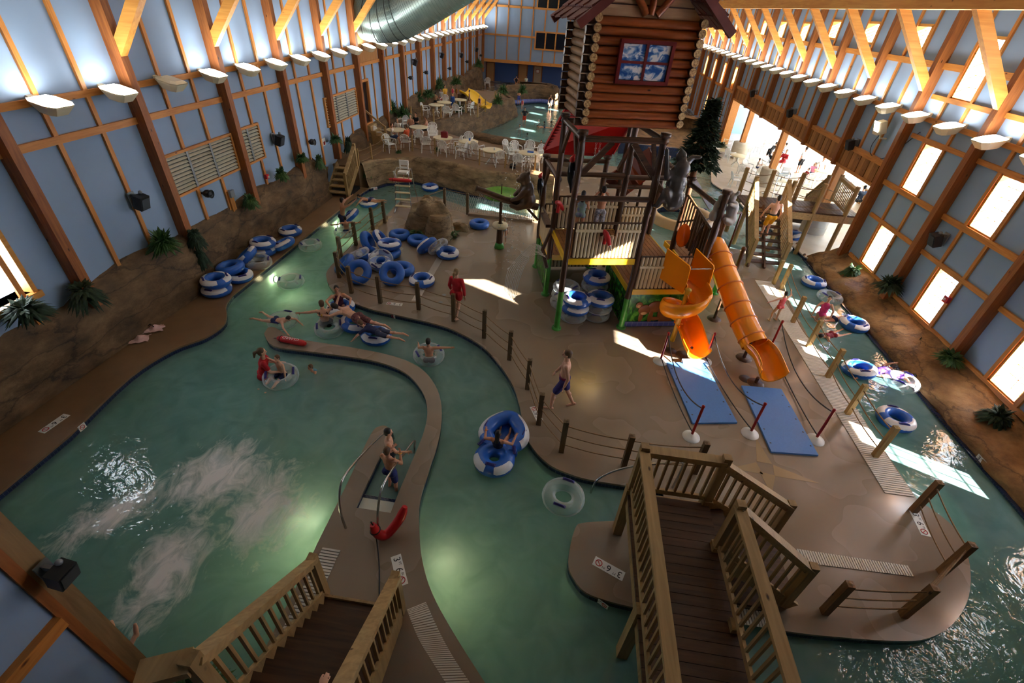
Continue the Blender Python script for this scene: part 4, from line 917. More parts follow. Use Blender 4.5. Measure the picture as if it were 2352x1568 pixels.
# statues hung on the tower
gor_m = mat('statue_grey', S((60, 55, 54)), .2, S((84, 78, 76)), 3); bear_m = mat('statue_brown', S((74, 52, 34)), .35, S((96, 70, 46)), 3); koa_m = mat('statue_koala', S((158, 150, 142)), .35, S((180, 172, 164)), 3)
BLOBS = []
def blob(name, label, cat, elems, mt, vox, mtx=None):
    # elems: list of (kind, ...) fused into one continuous skin
    mb = M()
    for e in elems:
        if len(e) == 4: mb.cap(*e)
        else: mb.ball(*e)
    o = link(name, mb.mesh(name, mt), None, None, 0, mtx); tag(o, label, cat); BLOBS.append((o, vox)); return o
def eyes_for(o, pts, r, mt=None):
    for p in pts: mb = M(); mb.ball(p, r, 8, 6); part('eye', mb, mt or black_m, o)
TG = TM @ MX.Translation((2.17, -.1, .62))     # gorilla hugging the front right post
g = blob('gorilla_statue', 'grey climbing gorilla statue clinging to the front right tower post', 'statue',
     [((.32, -.06, 3.78), (.25, .24, .34)), ((.34, -.08, 3.42), (.28, .27, .32)), ((.35, -.1, 4.15), (.2, .19, .22)), ((.3, .0, 4.42), (.13, .14, .15)), ((.33, -.1, 4.36), (.08, .1, .08)), ((.28, .02, 4.54), (.06, .08, .06)),
      ((.22, -.02, 4.12), .1, (.02, -.1, 3.95), .08), ((.02, -.1, 3.95), .075, (-.1, -.0, 4.55), .055), ((.42, .02, 4.2), .1, (.62, .05, 4.4), .07), ((.62, .05, 4.4), .065, (.78, .0, 4.42), .05),
      ((.25, -.15, 3.35), .15, (.05, -.2, 3.62), .12), ((.05, -.2, 3.62), .11, (-.05, -.1, 3.25), .07), ((.4, .05, 3.35), .14, (.3, .15, 3.2), .1), ((-.05, -.1, 3.25), .06, (-.08, .02, 3.2), .05)], gor_m, .028, TG)
eyes_for(g, [(.4, -.11, 4.46), (.3, -.14, 4.46)], .018)
TB = MX.Translation(T(-.12, 4.0, 0)) @ MX.Rotation(TANG, 4, 'Z')
b_ = blob('bear_statue', 'brown bear statue sitting on a log spout at the left back of the tower', 'statue',
     [((-.45, .0, 2.75), (.26, .27, .42)), ((-.42, 0, 2.5), (.3, .32, .32)), ((-.55, -.05, 3.2), (.2, .2, .22)), ((-.74, -.1, 3.17), (.1, .1, .09)), ((-.44, -.12, 3.4), (.06, .05, .06)), ((-.5, .12, 3.4), (.06, .05, .06)),
      ((-.5, -.2, 2.9), .1, (-.75, -.22, 2.62), .08), ((-.75, -.22, 2.62), .08, (-.95, -.1, 2.5), .07), ((-.45, -.2, 2.4), .14, (-.75, -.25, 2.3), .1), ((-.75, -.25, 2.3), .09, (-.95, -.2, 2.35), .08), ((-.5, .2, 2.9), .1, (-.8, .15, 2.6), .08), ((-.45, .2, 2.4), .14, (-.75, .25, 2.3), .1)], bear_m, .03, TB)
eyes_for(b_, [(-.7, -.16, 3.27), (-.74, .02, 3.27)], .018)
t = thing('log_spout', 'dark log water spout pointing out beside the bear statue', 'spout', tuple(T(-1.5, 4.0, 2.4)), TANG); mb = M(); mb.tube([(-.75, -.2, .5), (.2, -.05, .1), (1.35, 0, -.15)], [.1, .11, .12], 12); part('log', mb, barkx_m, t); mb = M(); mb.lathe([(0, 0), (.09, 0)], (-.76, -.2, .504), 12, MX.Rotation(-PI/2+.35, 3, 'Y')); part('opening', mb, black_m, t)
mb = M(); mb.bar((.9, 0, -.1), (1.4, 0, -.6), .08, .08); part('bracket', mb, bark_m, t)
TK = TM @ MX.Translation((4.1, .0, .42))
k_ = blob('koala_statue', 'pale grey koala statue hugging the post behind the slides', 'statue',
     [((.22, .02, 3.3), (.15, .15, .24)), ((.24, .02, 3.05), (.17, .17, .2)), ((.1, .05, 3.62), (.13, .13, .13)), ((.02, .1, 3.74), (.06, .04, .07)), ((.18, -.05, 3.76), (.06, .04, .07)), ((.22, -.08, 3.42), .06, (.0, -.16, 3.5), .045), ((.22, .12, 3.42), .06, (.0, .16, 3.5), .045), ((.2, -.1, 3.0), .08, (.0, -.16, 3.1), .06), ((.2, .1, 3.0), .08, (.0, .16, 3.1), .06), ((-.18, .1, 3.35), (.1, .1, .18)), ((-.2, .1, 3.1), (.13, .12, .16)), ((-.16, .08, 3.58), (.08, .08, .08)), ((-.1, .1, 3.3), .05, (.05, .12, 3.3), .05)], koa_m, .024, TK)
for s, t_, z, sc_, lb in ((-.02, 3.86, 3.05, .8, 'black and white woodpecker statue with a red head on the back left post'), (.06, .3, 4.5, .85, 'black and white woodpecker statue with a red head between the two left posts')):
    o = thing('woodpecker_statue', lb, 'statue', mtx=TM @ MX.Translation((s-.16, t_-.05, z)) @ MX.Scale(sc_, 4), group='woodpecker statues')
    mb = M(); mb.tube([(0, 0, .3), (0, 0, .2), (.02, -.02, 0), (.02, 0, -.2), (.06, .02, -.42), (.08, .03, -.6)], [.06, .1, .13, .1, .05, .02], 12); part('body', mb, mat('statue_black', S((22, 24, 28)), .25), o)
    mb = M(); mb.ball((-.02, -.02, .37), (.085, .085, .09)); mb.tube([(-.0, 0, .42), (.06, .04, .5)], [.06, .01], 8); part('head', mb, redp_m, o, 'red head')
    mb = M(); mb.tube([(-.06, -.02, .38), (-.24, -.06, .42)], [.03, .004], 8); part('beak', mb, cream_m, o)
    mb = M(); mb.tube([(.1, -.06, .25), (.13, -.04, 0), (.1, 0, -.2)], [.02, .03, .01], 6); part('white_stripe', mb, white_m, o)
# artificial spruce standing on the tall post
leaf_m = mat('spruce_green', S((18, 34, 22)), .8, S((44, 68, 40)), 9)
fern_m = mat('fern_green', S((30, 62, 24)), .6, S((64, 104, 44)), 6)
trunk_m = wood('trunk', S((120, 74, 40)), S((150, 98, 56)), 2, .7)
def foliage(mb, c, r, h, n, rd, size=.16, cone=True, mi=0):
    for k in range(n):
        f = rd.random()**(1.35 if cone else 1); z = h*f; rr = r*((1-f)*(.8+.2*math.sin(f*40)) if cone else math.sqrt(max(0, 1-(2*f-1)**2)))
        a = rd.random()*2*PI; q = rr*(.35+.65*math.sqrt(rd.random())); p = V(c)+V((q*math.cos(a), q*math.sin(a), z))
        d = V((math.cos(a), math.sin(a), -.25+rd.gauss(0, .35))).normalized(); s = size*(.6+.8*rd.random()); w = d.cross(V((0, 0, 1))).normalized()*s*.3
        t = p+d*s; u = V((0, 0, .04*s)); m_ = p.lerp(t, .45)
        mb.add([p, m_+w+u, t, m_-w+u, m_-u*2], [(0, 1, 4), (1, 2, 4), (2, 3, 4), (3, 0, 4)], mi)
tb = T(4, 2, 3.98)
t = thing('spruce_tree', 'dark artificial spruce tree mounted on a tall post behind the tower', 'tree', tuple(tb))
rd = random.Random(11)
mb = M(); mb.tube([(0, 0, -.02), (.02, .02, .5), (.05, .03, 1.9)], [.09, .08, .02], 10); part('trunk', mb, trunk_m, t)
mb = M(); foliage(mb, (.03, .02, .3), .62, 1.75, 1500, rd, .2); part('foliage', mb, leaf_m, t)
mb = M()
for k in range(7): mb.tube([(.02, 0, .4+.18*k), (.4*math.cos(k*2.3), .4*math.sin(k*2.3), .34+.18*k)], [.018, .005], 5)
part('branches', mb, trunk_m, t)
# spiral slide
def sweep(mb, path, prof, ups=None, mi=0):
    n = len(prof); rings = []
    for i, p in enumerate(path):
        d = (path[min(i+1, len(path)-1)]-path[max(i-1, 0)]).normalized(); x = d.cross(V((0, 0, 1))).normalized(); u = x.cross(d)
        b = 0 if ups is None else ups[i]; cx, sx = math.cos(b), math.sin(b)
        rings.append([p+x*(a*cx-c*sx)+u*(a*sx+c*cx) for a, c in prof])
    vs = [q for r in rings for q in r]; fs = []
    for i in range(len(path)-1):
        for k in range(n): fs.append((i*n+k, i*n+(k+1) % n, (i+1)*n+(k+1) % n, (i+1)*n+k))
    mb.add(vs, fs, mi, True); mb.add(rings[0], [tuple(range(n))], mi); mb.add(rings[-1], [tuple(range(n))[::-1]], mi)
def trough(w, h, th=.03, n=8):
    o = [(-w*math.cos(PI*k/n), h-h*1.25*math.sin(PI*k/n)) for k in range(n+1)]; i_ = [(-(w-th)*math.cos(PI*k/n), h+.005-(h*1.25-th)*math.sin(PI*k/n)) for k in range(n+1)]
    return o+i_[::-1]
sp = thing('spiral_slide', 'orange yellow spiral slide with two flat side panels at its entry', 'slide', mtx=TM)
cs_, ct_ = 3.36, -.72; pth = [V((3.25, .25, 1.72)), V((3.45, -.1, 1.62)), V((3.68, -.4, 1.5))]; bk = [0, .05, .15]
for k in range(1, 21):
    a = -2*PI*k/22; rr = .42; pth.append(V((cs_+rr*math.cos(a), ct_+rr*math.sin(a), 1.45-.95*k/20))); bk.append(.5)
pth += [V((3.72, -.85, .42)), V((3.66, -1.15, .34)), V((3.6, -1.5, .24)), V((3.58, -1.78, .18))]; bk += [.35, .15, .05, 0]
path2 = smooth_path(pth, 4); b2 = []
for i in range(len(path2)):
    f = i/(len(path2)-1)*(len(bk)-1); q = min(int(f), len(bk)-2); b2.append(bk[q]*(1-(f-q))+bk[q+1]*(f-q))
mb = M(); sweep(mb, path2, trough(.34, .3), [-x for x in b2]); part('chute', mb, ora_m, sp, 'curved orange chute')
for a, b, lb in (((2.84, 0.02), (3.36, -.52), 'left entry panel'), ((3.68, .02), (4.06, -.5), 'right entry panel')):
    mb = M(); A, B = V((*a, 0)), V((*b, 0)); d = (B-A); nr = V((-d.y, d.x, 0)).normalized()*.05
    pts = [A+V((0, 0, 1.72)), A+d*.5+V((0, 0, 1.6)), B+V((0, 0, 1.52)), B+d*.03+V((0, 0, 1.9)), B+V((0, 0, 2.28)), B-d*.06+V((0, 0, 2.35)), A+V((0, 0, 2.62)), A+V((0, 0, 2.5))]
    mb.slab([p-nr/2 for p in pts], .05); pl_ = part('side_panel', mb, ora_m, sp, lb)
    mb = M()
    for k in range(1, 6):
        p = A+d*(k/6+.02); 
        for s in (-1, 1): mb.tube([p+nr*.6*s+V((0, 0, 1.78-.04*k)), p+nr*.6*s+V((0, 0, 2.46-.055*k))], .016, 6)
    part('rib', mb, ora_m, sp, None, False, pl_)
mb = M(); mb.tube([(3.36, -.5, 2.24), (4.06, -.48, 2.24)], .02, 8); part('grab_bar', mb, steel_m, sp, 'steel grab bar')
mb = M(); mb.tube([(cs_, ct_, 0), (cs_, ct_, 1.75)], .07, 10); mb.lathe([(0, 1.78), (.09, 1.75), (.09, 1.68)], (cs_, ct_, 0), 10); part('center_pole', mb, mat('pole_gold', S((206, 160, 40)), .35), sp)
mb = M(); mb.b2((3.2, -1.86, .0), (3.96, -1.74, .12)); part('exit_foot', mb, white_m, sp)
mb = M(); mb.tube([(3.6, -1.4, 0), (3.6, -1.4, .26)], .04, 8); mb.lathe([(0, .02), (.22, .02), (.22, 0)], (3.4, -1.45, 0), 14); part('support', mb, bark_m, sp)
mb = M(); mb.lathe([(0, .03), (.31, .012), (.33, 0), (.31, -.012), (0, -.03)], (3.45, .55, 2.75), 24, MX.Rotation(R_(78), 3, 'X') @ MX.Scale(.62, 3, (1, 0, 0))); mb.v = [V(p) for p in mb.v]
part('bubble_panel', mb, ora2_m, sp, 'round deep orange panel behind the entry')
# tube slide
ts = thing('tube_slide', 'orange tube slide coming down beside the spiral slide', 'slide', (5.0, 12, 0))
tp_ = [G(u, v, z) for u, v, z in ((1640, 566, 2.1), (1650, 590, 2.02), (1663, 625, 1.78), (1680, 668, 1.48), (1700, 720, 1.12), (1715, 755, .9), (1733, 790, .68))]
tpath = smooth_path(tp_, 6); mb = M(); mb.tube(tpath, .34, 20, caps=False); inner = M(); mb.tube(tpath[::-1], .32, 20, caps=False)
part('tube', mb, ora_m, ts, None, True)
mb = M()
for k in (7, 12, 17, 22, 27, 33):
    p = tpath[min(k, len(tpath)-1)]; d = (tpath[min(k+1, len(tpath)-1)]-tpath[k-1]).normalized(); mb.torus(.345, .022, p, 24, 6, V((0, 0, 1)).rotation_difference(d).to_matrix())
part('joint_rings', mb, mat('orange_dark', S((214, 116, 10)), .35), ts, None, True)
e0 = tpath[-1]; tr = smooth_path([tpath[-3]-V((0, 0, .2)), e0-V((0, 0, .2)), G(1745, 822, .42), G(1759, 852, .24), G(1767, 872, .17)], 5)
mb = M(); sweep(mb, tr, trough(.36, .36, .03)); part('exit_trough', mb, ora_m, ts, None, True)
for u, v, z in ((1640, 732, 1.25), (1708, 822, .7), (1735, 880, .2)):
    p = G(u, v, 0); mb = M(); mb.tube([p, V((p.x, p.y, z))], .045, 8); mb.lathe([(0, .03), (.2, .03), (.22, 0)], p, 16); part('support_pole', mb, bark_m, ts, 'dark support pole', True)
mb = M(); p = G(1661, 700, 0)
t = thing('stub_pole', 'short brown pole standing behind the tube slide', 'pole', tuple(G(1658, 705, 0))); mb.tube([(0, 0, 0), (0, 0, 1.75)], .06, 10); mb = M(); mb.tube([(0, 0, 0), (0, 0, 2.1)], .06, 10); part('pole', mb, bark_m, t); mb = M(); mb.ball((0, 0, 2.1), .075); part('cap', mb, bark_m, t)
# green spray dish on a pole
t = thing('spray_dish', 'green dish fountain on a brown pole with a white collar', 'fountain', (-2.31, 16.74, 0))
mb = M(); mb.tube([(0, 0, .0), (0, 0, .2), (.0, 0, .95)], [.15, .13, .115], 12); mb.tube([(0, 0, .9), (0, 0, 2.05)], .06, 10); mb.tube([(0, 0, 2.05), (0, 0, 2.5)], .02, 8); part('pole', mb, bark_m, t)
mb = M(); mb.lathe([(0, .0), (.2, .03), (.16, .18), (.12, .25)], n=14); part('foot', mb, grn_m, t, 'mossy green foot')
mb = M(); mb.lathe([(.1, .9), (.28, .86), (.31, .92), (.28, 1.0), (.1, 1.02)], n=20); part('collar', mb, cream_m, t)
mb = M(); mb.lathe([(0, 2.02), (.4, 2.0), (.64, 2.06), (.66, 2.2), (.6, 2.22), (.5, 2.14), (0, 2.13)], n=32); part('dish', mb, mat('dish_green', S((66, 140, 30)), .4, S((128, 180, 60)), 5), t)
mb = M(); mb.lathe([(0, 2.17), (.56, 2.165)], n=32); mb = M()
for k in range(14):
    a = 2*PI*k/14; mb.tube(smooth_path([(.66*math.cos(a), .66*math.sin(a), 2.18), (.76*math.cos(a), .76*math.sin(a), 2.14), (.88*math.cos(a), .88*math.sin(a), 1.8)], 3), .006, 4)
part('drips', mb, spray_m, t)
# boulder with a cut stump, small rock
def boulder(name, label, c, r, seed, mt, mb=None, flat=None):
    mb = M(); mb.ball((0, 0, 0), 1, 28, 18); o = V((seed, seed*1.7, 0))
    for p in mb.v:
        d = p.normalized(); n = NZ.noise(d*1.3+o)*.35+NZ.noise(d*3.1+o)*.16+NZ.noise(d*7+o)*.05; p.x, p.y, p.z = d.x*r[0]*(1+n), d.y*r[1]*(1+n), d.z*r[2]*(1+n)
        if p.z < -.05: p.z = -.05
    return mb
t = thing('boulder', 'large tan boulder with a stump shaped lobe beside the tube pile', 'rock', (-5.3, 17.6, 0))
part('rock', boulder('rock', '', None, (.95, .7, 1.5), 3.2, None), rock2_m, t)
mb = M(); mb.tube([(.45, -.45, -.02), (.45, -.47, .3), (.47, -.42, .8), (.47, -.4, .92)], [.62, .52, .46, .4], 18); 
for p in mb.v: n = NZ.noise(p*3)*.07; p.x += n; p.y += n
part('stump', mb, rock2_m, t); mb = M()
for x, y in ((-.35, -.6), (.95, -.3)): mb = M(); foliage(mb, (x, y, 0), .22, .3, 60, rd, .2, False); part('plant', mb, fern_m, t)
solo('rock', boulder('', '', None, (.42, .25, .3), 8.1, None), rock2_m, 'low flat grey rock lying right of the boulder', 'rock', (-4.15, 18.1, 0))
# ---------------------------------------------------------------- timber stairs, walkway, bridge
tim = wood('deck_timber', S((150, 122, 78)), S((182, 152, 104)), 1, .6, 2.0); timx = wood('deck_timber_x', S((150, 122, 78)), S((182, 152, 104)), 0, .6, 2.0)
timz = wood('deck_timber_z', S((140, 112, 70)), S((172, 142, 96)), 2, .6, 2.0); pla = wood('dark_planks', S((64, 42, 26)), S((92, 62, 38)), 0, .5, 2.0, False)
def rail(th, a, b, h=1.0, posts=(0, 1), n=None, top_w=.16, low=.12, lab=None, cap=True):
    # a,b: floor points of the rail line (local to thing); children: handrail, lower rail, baluster pieces, newel posts
    A, B = V(a), V(b); L = (B-A).length; n = n or max(3, int(L/.16)); up = V((0, 0, 1))
    mb = M(); mb.bar(A+up*(h+.02), B+up*(h+.02), top_w, .06); part('handrail', mb, tim, th, lab)
    for q in (h-.07, low): mb = M(); mb.bar(A+up*q, B+up*q, .045, .1); part('rail_board', mb, tim, th)
    mb = M()
    for k in range(1, n):
        p = A.lerp(B, k/n); mb.bar(p+up*low, p+up*(h-.05), .038, .038, up=(B-A).normalized())
    part('balusters', mb, timz, th)
    for f in posts:
        p = A.lerp(B, f); mb = M(); mb.b2(p+V((-.06, -.06, -.0)), p+V((.06, .06, h+(.12 if cap else -.02)))); part('newel', mb, timz, th)
wk = thing('raised_walkway', 'dark planked timber walkway with a landing and short steps down to the island', 'walkway', (0, 0, 0))
zf = 1.2; xl, xr = 1.72, 2.97
mb = M(); n = 44
for i in range(n):
    y = 5.14-.145*i; mb.b2((xl-.05, y-.138, zf-.05), (xr+.05, y, zf))
part('planks', mb, pla, wk); mb = M()
for a, b in (((xl-.03, -1), (xl+.03, 5.2)), ((xr-.03, -1), (xr+.03, 5.2)), ((xl, 5.14), (xr, 5.2))): mb = M(); mb.b2((*a, zf-.3), (*b, zf-.05)); part('joist', mb, timz, wk)
rail(wk, (xl, 5.17, zf), (xl, -1, zf), 1.03, (0,), 42); rail(wk, (xl, 5.17, zf), (2.98, 5.17, zf), 1.03, (1,), 9); rail(wk, (xr, 4.34, zf), (xr, -1, zf), 1.03, (0,), 36)
mb = M()
for x, y, z0 in ((xl, 5.17, 0), (2.98, 5.17, 0), (xl, 3.2, -1.2), (xr, 3.2, -1.2), (xl, .9, -1.2), (xr, .9, -1.2), (xr, 4.34, 0)): mb = M(); mb.b2((x-.08, y-.08, z0), (x+.08, y+.08, zf+.1)); part('support_post', mb, timz, wk)
mb = M()
for i in range(5):
    x = 3.02+.3*i; z = zf-.2*(i+1); mb.b2((x, 4.3+.0*i, z-.05), (x+.31, 5.3+.04*i, z))
part('treads', mb, pla, wk, 'dark short steps'); 
for a, b in (((2.98, 4.3, zf-.12), (4.5, 4.24, .08)), ((2.98, 5.2, zf-.12), (4.5, 5.48, .08))): mb = M(); mb.bar(a, b, .05, .24); part('stringer', mb, timz, wk)
rail(wk, (2.98, 5.17, zf), (4.55, 5.5, .0), .98, (1,), 10); rail(wk, (xr, 4.34, zf), (4.36, 4.24, .12), 1.05, (1,), 10)
mb = M(); mb.b2((3.4, 4.15, .0), (4.25, 5.3, .06)); part('foot_planks', mb, pla, wk)
st = thing('timber_stairs', 'timber stairs with balustrades rising from the divider at the bottom edge', 'stairs', (-2.35, 3.15, 0))
mb = M()
for i in range(10):
    z = .24*(i+.6); y = -.2*i; x = .045*i; mb.b2((-.62+x, y-.27, z-.05), (.62+x, y, z))
part('treads', mb, pla, st)
for x in (-.62, .62): mb = M(); mb.bar((x, 0.05, .0), (x+.42, -1.9, 2.2), .05, .28); part('stringer', mb, timz, st)
mb = M(); mb.b2((-.6, -.01, 0), (.6, .03, .2)); part('toe_board', mb, timz, st)
rail(st, (-.64, .08, .05), (-.2, -1.95, 2.28), 1.0, (0, 1), 13); rail(st, (.62, .02, .05), (1.2, -2.8, 3.1), 1.0, (0,), 17)
mb = M(); mb.b2((-1.2, -3.2, 2.2), (1.7, -1.95, 2.3)); part('landing', mb, pla, st)
mb = M(); mb.bar((-.2, -1.95, 3.3), (-.55, -2.1, 3.3), .2, .09); part('handrail', mb, tim, st)
def grate(name, label, poly, z=.004, step=.05, ang=0.0):
    # slotted white drain cover: strips cut to a quad given as two long edges
    a0, a1, b0, b1 = [V((*p, z)) for p in poly]; n = max(2, int((a1-a0).length/step)); mb = M()
    for i in range(n):
        f, g_ = (i+.0)/n, (i+.68)/n; mb.slab([a0.lerp(a1, f), a0.lerp(a1, g_), b0.lerp(b1, g_), b0.lerp(b1, f)], -.012 if ((a1-a0).cross(b0-a0)).z < 0 else .012)
    mb.slab([a0-V((0, 0, .003)), a1-V((0, 0, .003)), b1-V((0, 0, .003)), b0-V((0, 0, .003))], .002, 1)
    return solo(name, mb, [grate_m, mat('grate_dark', S((140, 130, 116)), .7)], label, 'drain cover')
grate('drain_cover', 'white slotted drain cover strip along the right island edge', [(7.35, 7.0), (7.35, 16.4), (7.93, 7.0), (7.93, 16.4)], .005, .06)
grate('drain_cover', 'white slotted drain cover strip lying on the island near the bottom right', [(5.0, 5.36), (6.95, 5.36), (5.0, 5.1), (6.95, 5.16)], .005, .045)
grate('drain_cover', 'white slotted drain cover under the foot of the walkway', [(1.98, 4.13), (4.2, 4.13), (1.98, 3.88), (4.2, 3.88)], -.05, .05)
grate('drain_cover', 'white slotted drain cover left of the timber stairs', [(-3.08, 3.98), (-3.08, 1.5), (-3.4, 3.98), (-3.4, 1.5)], .006, .05)
cv = smooth_path([(-1.66, 3.23, 0), (-1.37, 2.87, 0), (-1.02, 2.55, 0), (-.5, 2.1, 0), (.2, 1.5, 0)], 5); co_ = smooth_path([(-1.4, 3.39, 0), (-1.04, 2.96, 0), (-.69, 2.61, 0), (-.18, 2.17, 0), (.5, 1.56, 0)], 5)
mb = M()
for i in range(len(cv)-1):
    for q in range(3): f, g_ = q/3, q/3+.22; mb.slab([cv[i].lerp(cv[i+1], f)+V((0, 0, .006)), co_[i].lerp(co_[i+1], f)+V((0, 0, .006)), co_[i].lerp(co_[i+1], g_)+V((0, 0, .006)), cv[i].lerp(cv[i+1], g_)+V((0, 0, .006))], .012)
solo('drain_cover', mb, grate_m, 'curved cream slotted drain cover right of the timber stairs', 'drain cover')
mb = M(); mb.slab([G(962, 690), G(945, 690), G(1010, 580), G(1026, 580)], .005); solo('floor_strip', mb, grate_m, 'pale drain strip crossing the island under two blue tubes', 'drain cover')
mb = M(); mb.slab([G(862, 532), G(850, 532), G(890, 496), G(902, 496)], .005); solo('floor_strip', mb, mat('strip_tan', S((196, 172, 120)), .5), 'tan strip along the island edge by the left rope posts', 'drain cover')
# ---------------------------------------------------------------- rope fences
rope_m = mat('hemp_rope', S((120, 92, 62)), .8, S((150, 120, 84)), 30); rpost = wood('rope_post', S((84, 66, 44)), S((116, 94, 66)), 2, .6, 3); rpost_l = wood('rope_post_light', S((150, 120, 70)), S((186, 154, 98)), 2, .55, 3)
def rope_fence(label, pts, h=.92, mt=None, ropes=(.85, .55, .25), sag=.07, r=.055, group=None, square=True, skip=()):
    t = thing('rope_fence', label, 'fence', tuple(pts[0]), 0, group); o = V(pts[0])
    for i, p in enumerate(pts):
        q = V(p)-o; mb = M()
        if square: mb.b2(q+V((-r, -r, 0)), q+V((r, r, h))); mb.lathe([(0, h+.02), (r*.95, h+.0)], q, 4)
        else: mb.tube([q, q+V((0, 0, h*.5)), q+V((0, 0, h))], r, 10)
        part('post', mb, mt or rpost, t)
    for i in range(len(pts)-1):
        if i in skip: continue
        for hh in ropes:
            a, b = V(pts[i])-o+V((0, 0, h*hh)), V(pts[i+1])-o+V((0, 0, h*hh)); L = (b-a).length
            mb = M(); mb.tube([a.lerp(b, k/8)-V((0, 0, sag*L*.5*4*(k/8)*(1-k/8))) for k in range(9)], .014, 5); part('rope', mb, rope_m, t)
    return t
FL_ = [(884, 512), (857, 528), (818, 563), (785, 600), (780, 637), (808, 672), (874, 695), (962, 710), (1042, 737), (1112, 775), (1170, 825), (1211, 892), (1237, 973), (1289, 1036), (1432, 1070), (1594, 1085)]
rope_fence('dark posts with brown ropes curving along the left side of the island', [G(*p) for p in FL_], .93)
rope_fence('pale posts with ropes along the right river edge of the island', [G(*p) for p in ((1776, 652), (1794, 662), (1820, 740), (1855, 797), (1900, 866), (1945, 950), (2008, 1048))], .95, rpost_l, skip=(0,))
rope_fence('brown posts with ropes around the bottom right corner of the island', [G(*p) for p in ((2097, 1173), (2160, 1315), (2073, 1412), (1892, 1405))], .92, wood('rope_post_mid', S((112, 80, 46)), S((146, 108, 66)), 2, .6, 3))
t = rope_fence('dark posts with a net along the back of the island', [G(*p) for p in ((979, 497), (1022, 480), (1074, 492), (1230, 508))], .95, rpost, ropes=(.95,), sag=.01)
mb = M(); a, b = G(1022, 480)-t.location, G(1230, 508)-t.location; n = 46; up = V((0, 0, .85))
mid_ = G(1074, 492)-t.location
for (p, q, n) in ((a, mid_, 14), (mid_, b, 34)):
    for k in range(n+1): mb.tube([p.lerp(q, k/n)+up, p.lerp(q, min(1, (k+3)/n))+V((0, 0, .05))], .006, 3, caps=False); mb.tube([p.lerp(q, k/n)+V((0, 0, .05)), p.lerp(q, min(1, (k+3)/n))+up], .006, 3, caps=False)
part('net', mb, mat('net_white', S((200, 206, 200)), .7), t)
mb = M(); p = [G(1085, 484), G(1225, 504), G(1222, 512), G(1075, 496)]; mb.prism([(q.x, q.y) for q in p], 0, .12); solo('low_step', mb, deck_m, 'low concrete step in front of the net', 'step')
# handrails of the pool steps
def handrail(label, pts, r=.022): 
    mb = M(); mb.tube(smooth_path([V(p) for p in pts], 6), r, 10); return solo('handrail', mb, steel_m, label, 'handrail', center=True)
a = G(790, 1208); b = G(797, 1125, .0); 
handrail('left curved steel handrail of the pool entry steps', [(-3.17, 4.4, 0), (-3.22, 4.45, .45), (-3.24, 4.65, .85), (-3.23, 5.0, .88), (-3.2, 6.0, .5), (-3.15, 6.6, .2), (-3.1, 6.7, -.1), (-3.08, 6.7, -.6)])
handrail('right curved steel handrail of the pool entry steps', [(-2.5, 4.3, 0), (-2.52, 4.4, .5), (-2.52, 4.65, .85), (-2.5, 5.0, .88), (-2.5, 5.9, .5), (-2.49, 6.35, .3), (-2.52, 6.4, .05), (-2.56, 6.4, -.5)])
handrail('steel handrail of the river steps beside the walkway', [(2.9, 6.35, 0), (2.9, 6.3, .75), (2.7, 6.25, .85), (2.0, 6.25, .6), (1.55, 6.2, .35), (1.3, 6.1, .1), (1.25, 6.0, -.4)])
handrail('steel handrail on the near side of the river steps', [(2.7, 5.4, 0), (2.6, 5.4, .6), (2.2, 5.42, .5), (1.9, 5.42, .3), (1.8, 5.42, 0)])
# red stanchions, black ropes, mats
STN = [(1516, 830), (1618, 830), (1768, 800), (1587, 1003), (1722, 996), (1872, 1010)]
SL = ['red stanchion left of the spiral slide exit', 'red stanchion right of the spiral slide exit', 'red stanchion behind the tube slide exit', 'red stanchion at the near end of the left blue mat', 'red stanchion between the near ends of the two blue mats', 'red stanchion right of the right blue mat']
s0 = thing('stanchion', SL[0], 'stanchion', (0, 0, 0), 0, 'red stanchions at the slide exits')
mb = M(); mb.tube([(0, 0, .06), (0, 0, .98)], .03, 12); mb.lathe([(0, 1.0), (.035, .98), (.035, .94)], n=12); part('pole', mb, red_m, s0)
mb = M(); mb.lathe([(0, .12), (.06, .1), (.12, .05), (.19, .03), (.2, 0)], n=24); part('base', mb, white_m, s0)
for i, (u, v) in enumerate(STN):
    o = s0 if i == 0 else clone(s0, label=SL[i]); o.location = G(u, v)
def brope(a, b, z0, z1, sag, lb):
    A, B = G(*a), G(*b); A.z = z0; B.z = z1; mb = M(); mb.tube([A.lerp(B, k/14)-V((0, 0, sag*4*(k/14)*(1-k/14))) for k in range(15)], .016, 6); solo('black_rope', mb, black_m, lb, 'rope', center=True)
for a, b, w in ((0, 3, 'left of the left blue mat'), (1, 4, 'between the two blue mats'), (2, 5, 'right of the right blue mat')):
    brope(STN[a], STN[b], .9, .9, .42, 'upper black rope hanging '+w); brope(STN[a], STN[b], .14, .14, .1, 'lower black rope lying '+w)
mat_m = mat('blue_foam', S((74, 132, 202)), .45, S((66, 120, 190)), 30)
for pts, lb in ((((1530, 835), (1618, 835), (1692, 973), (1590, 974)), 'left blue foam mat below the spiral slide'), (((1702, 888), (1793, 896), (1878, 1048), (1770, 1040)), 'right blue foam mat below the tube slide')):
    P = [G(*p) for p in pts]; c = sum(P, V())/4; t = thing('landing_mat', lb, 'mat', tuple(c)); mb = M(); mb.prism([(p.x-c.x, p.y-c.y) for p in P], .0, .05); part('pad', mb, mat_m, t)
    mb = M()
    for k in range(5):
        for e0, e1 in ((P[0], P[3]), (P[1], P[2])): q = e0.lerp(e1, .06+.22*k).lerp(c, .13)-c; mb.lathe([(0, .052), (.022, .052)], V((q.x, q.y, 0)), 8)
    part('bolts', mb, black_m, t)
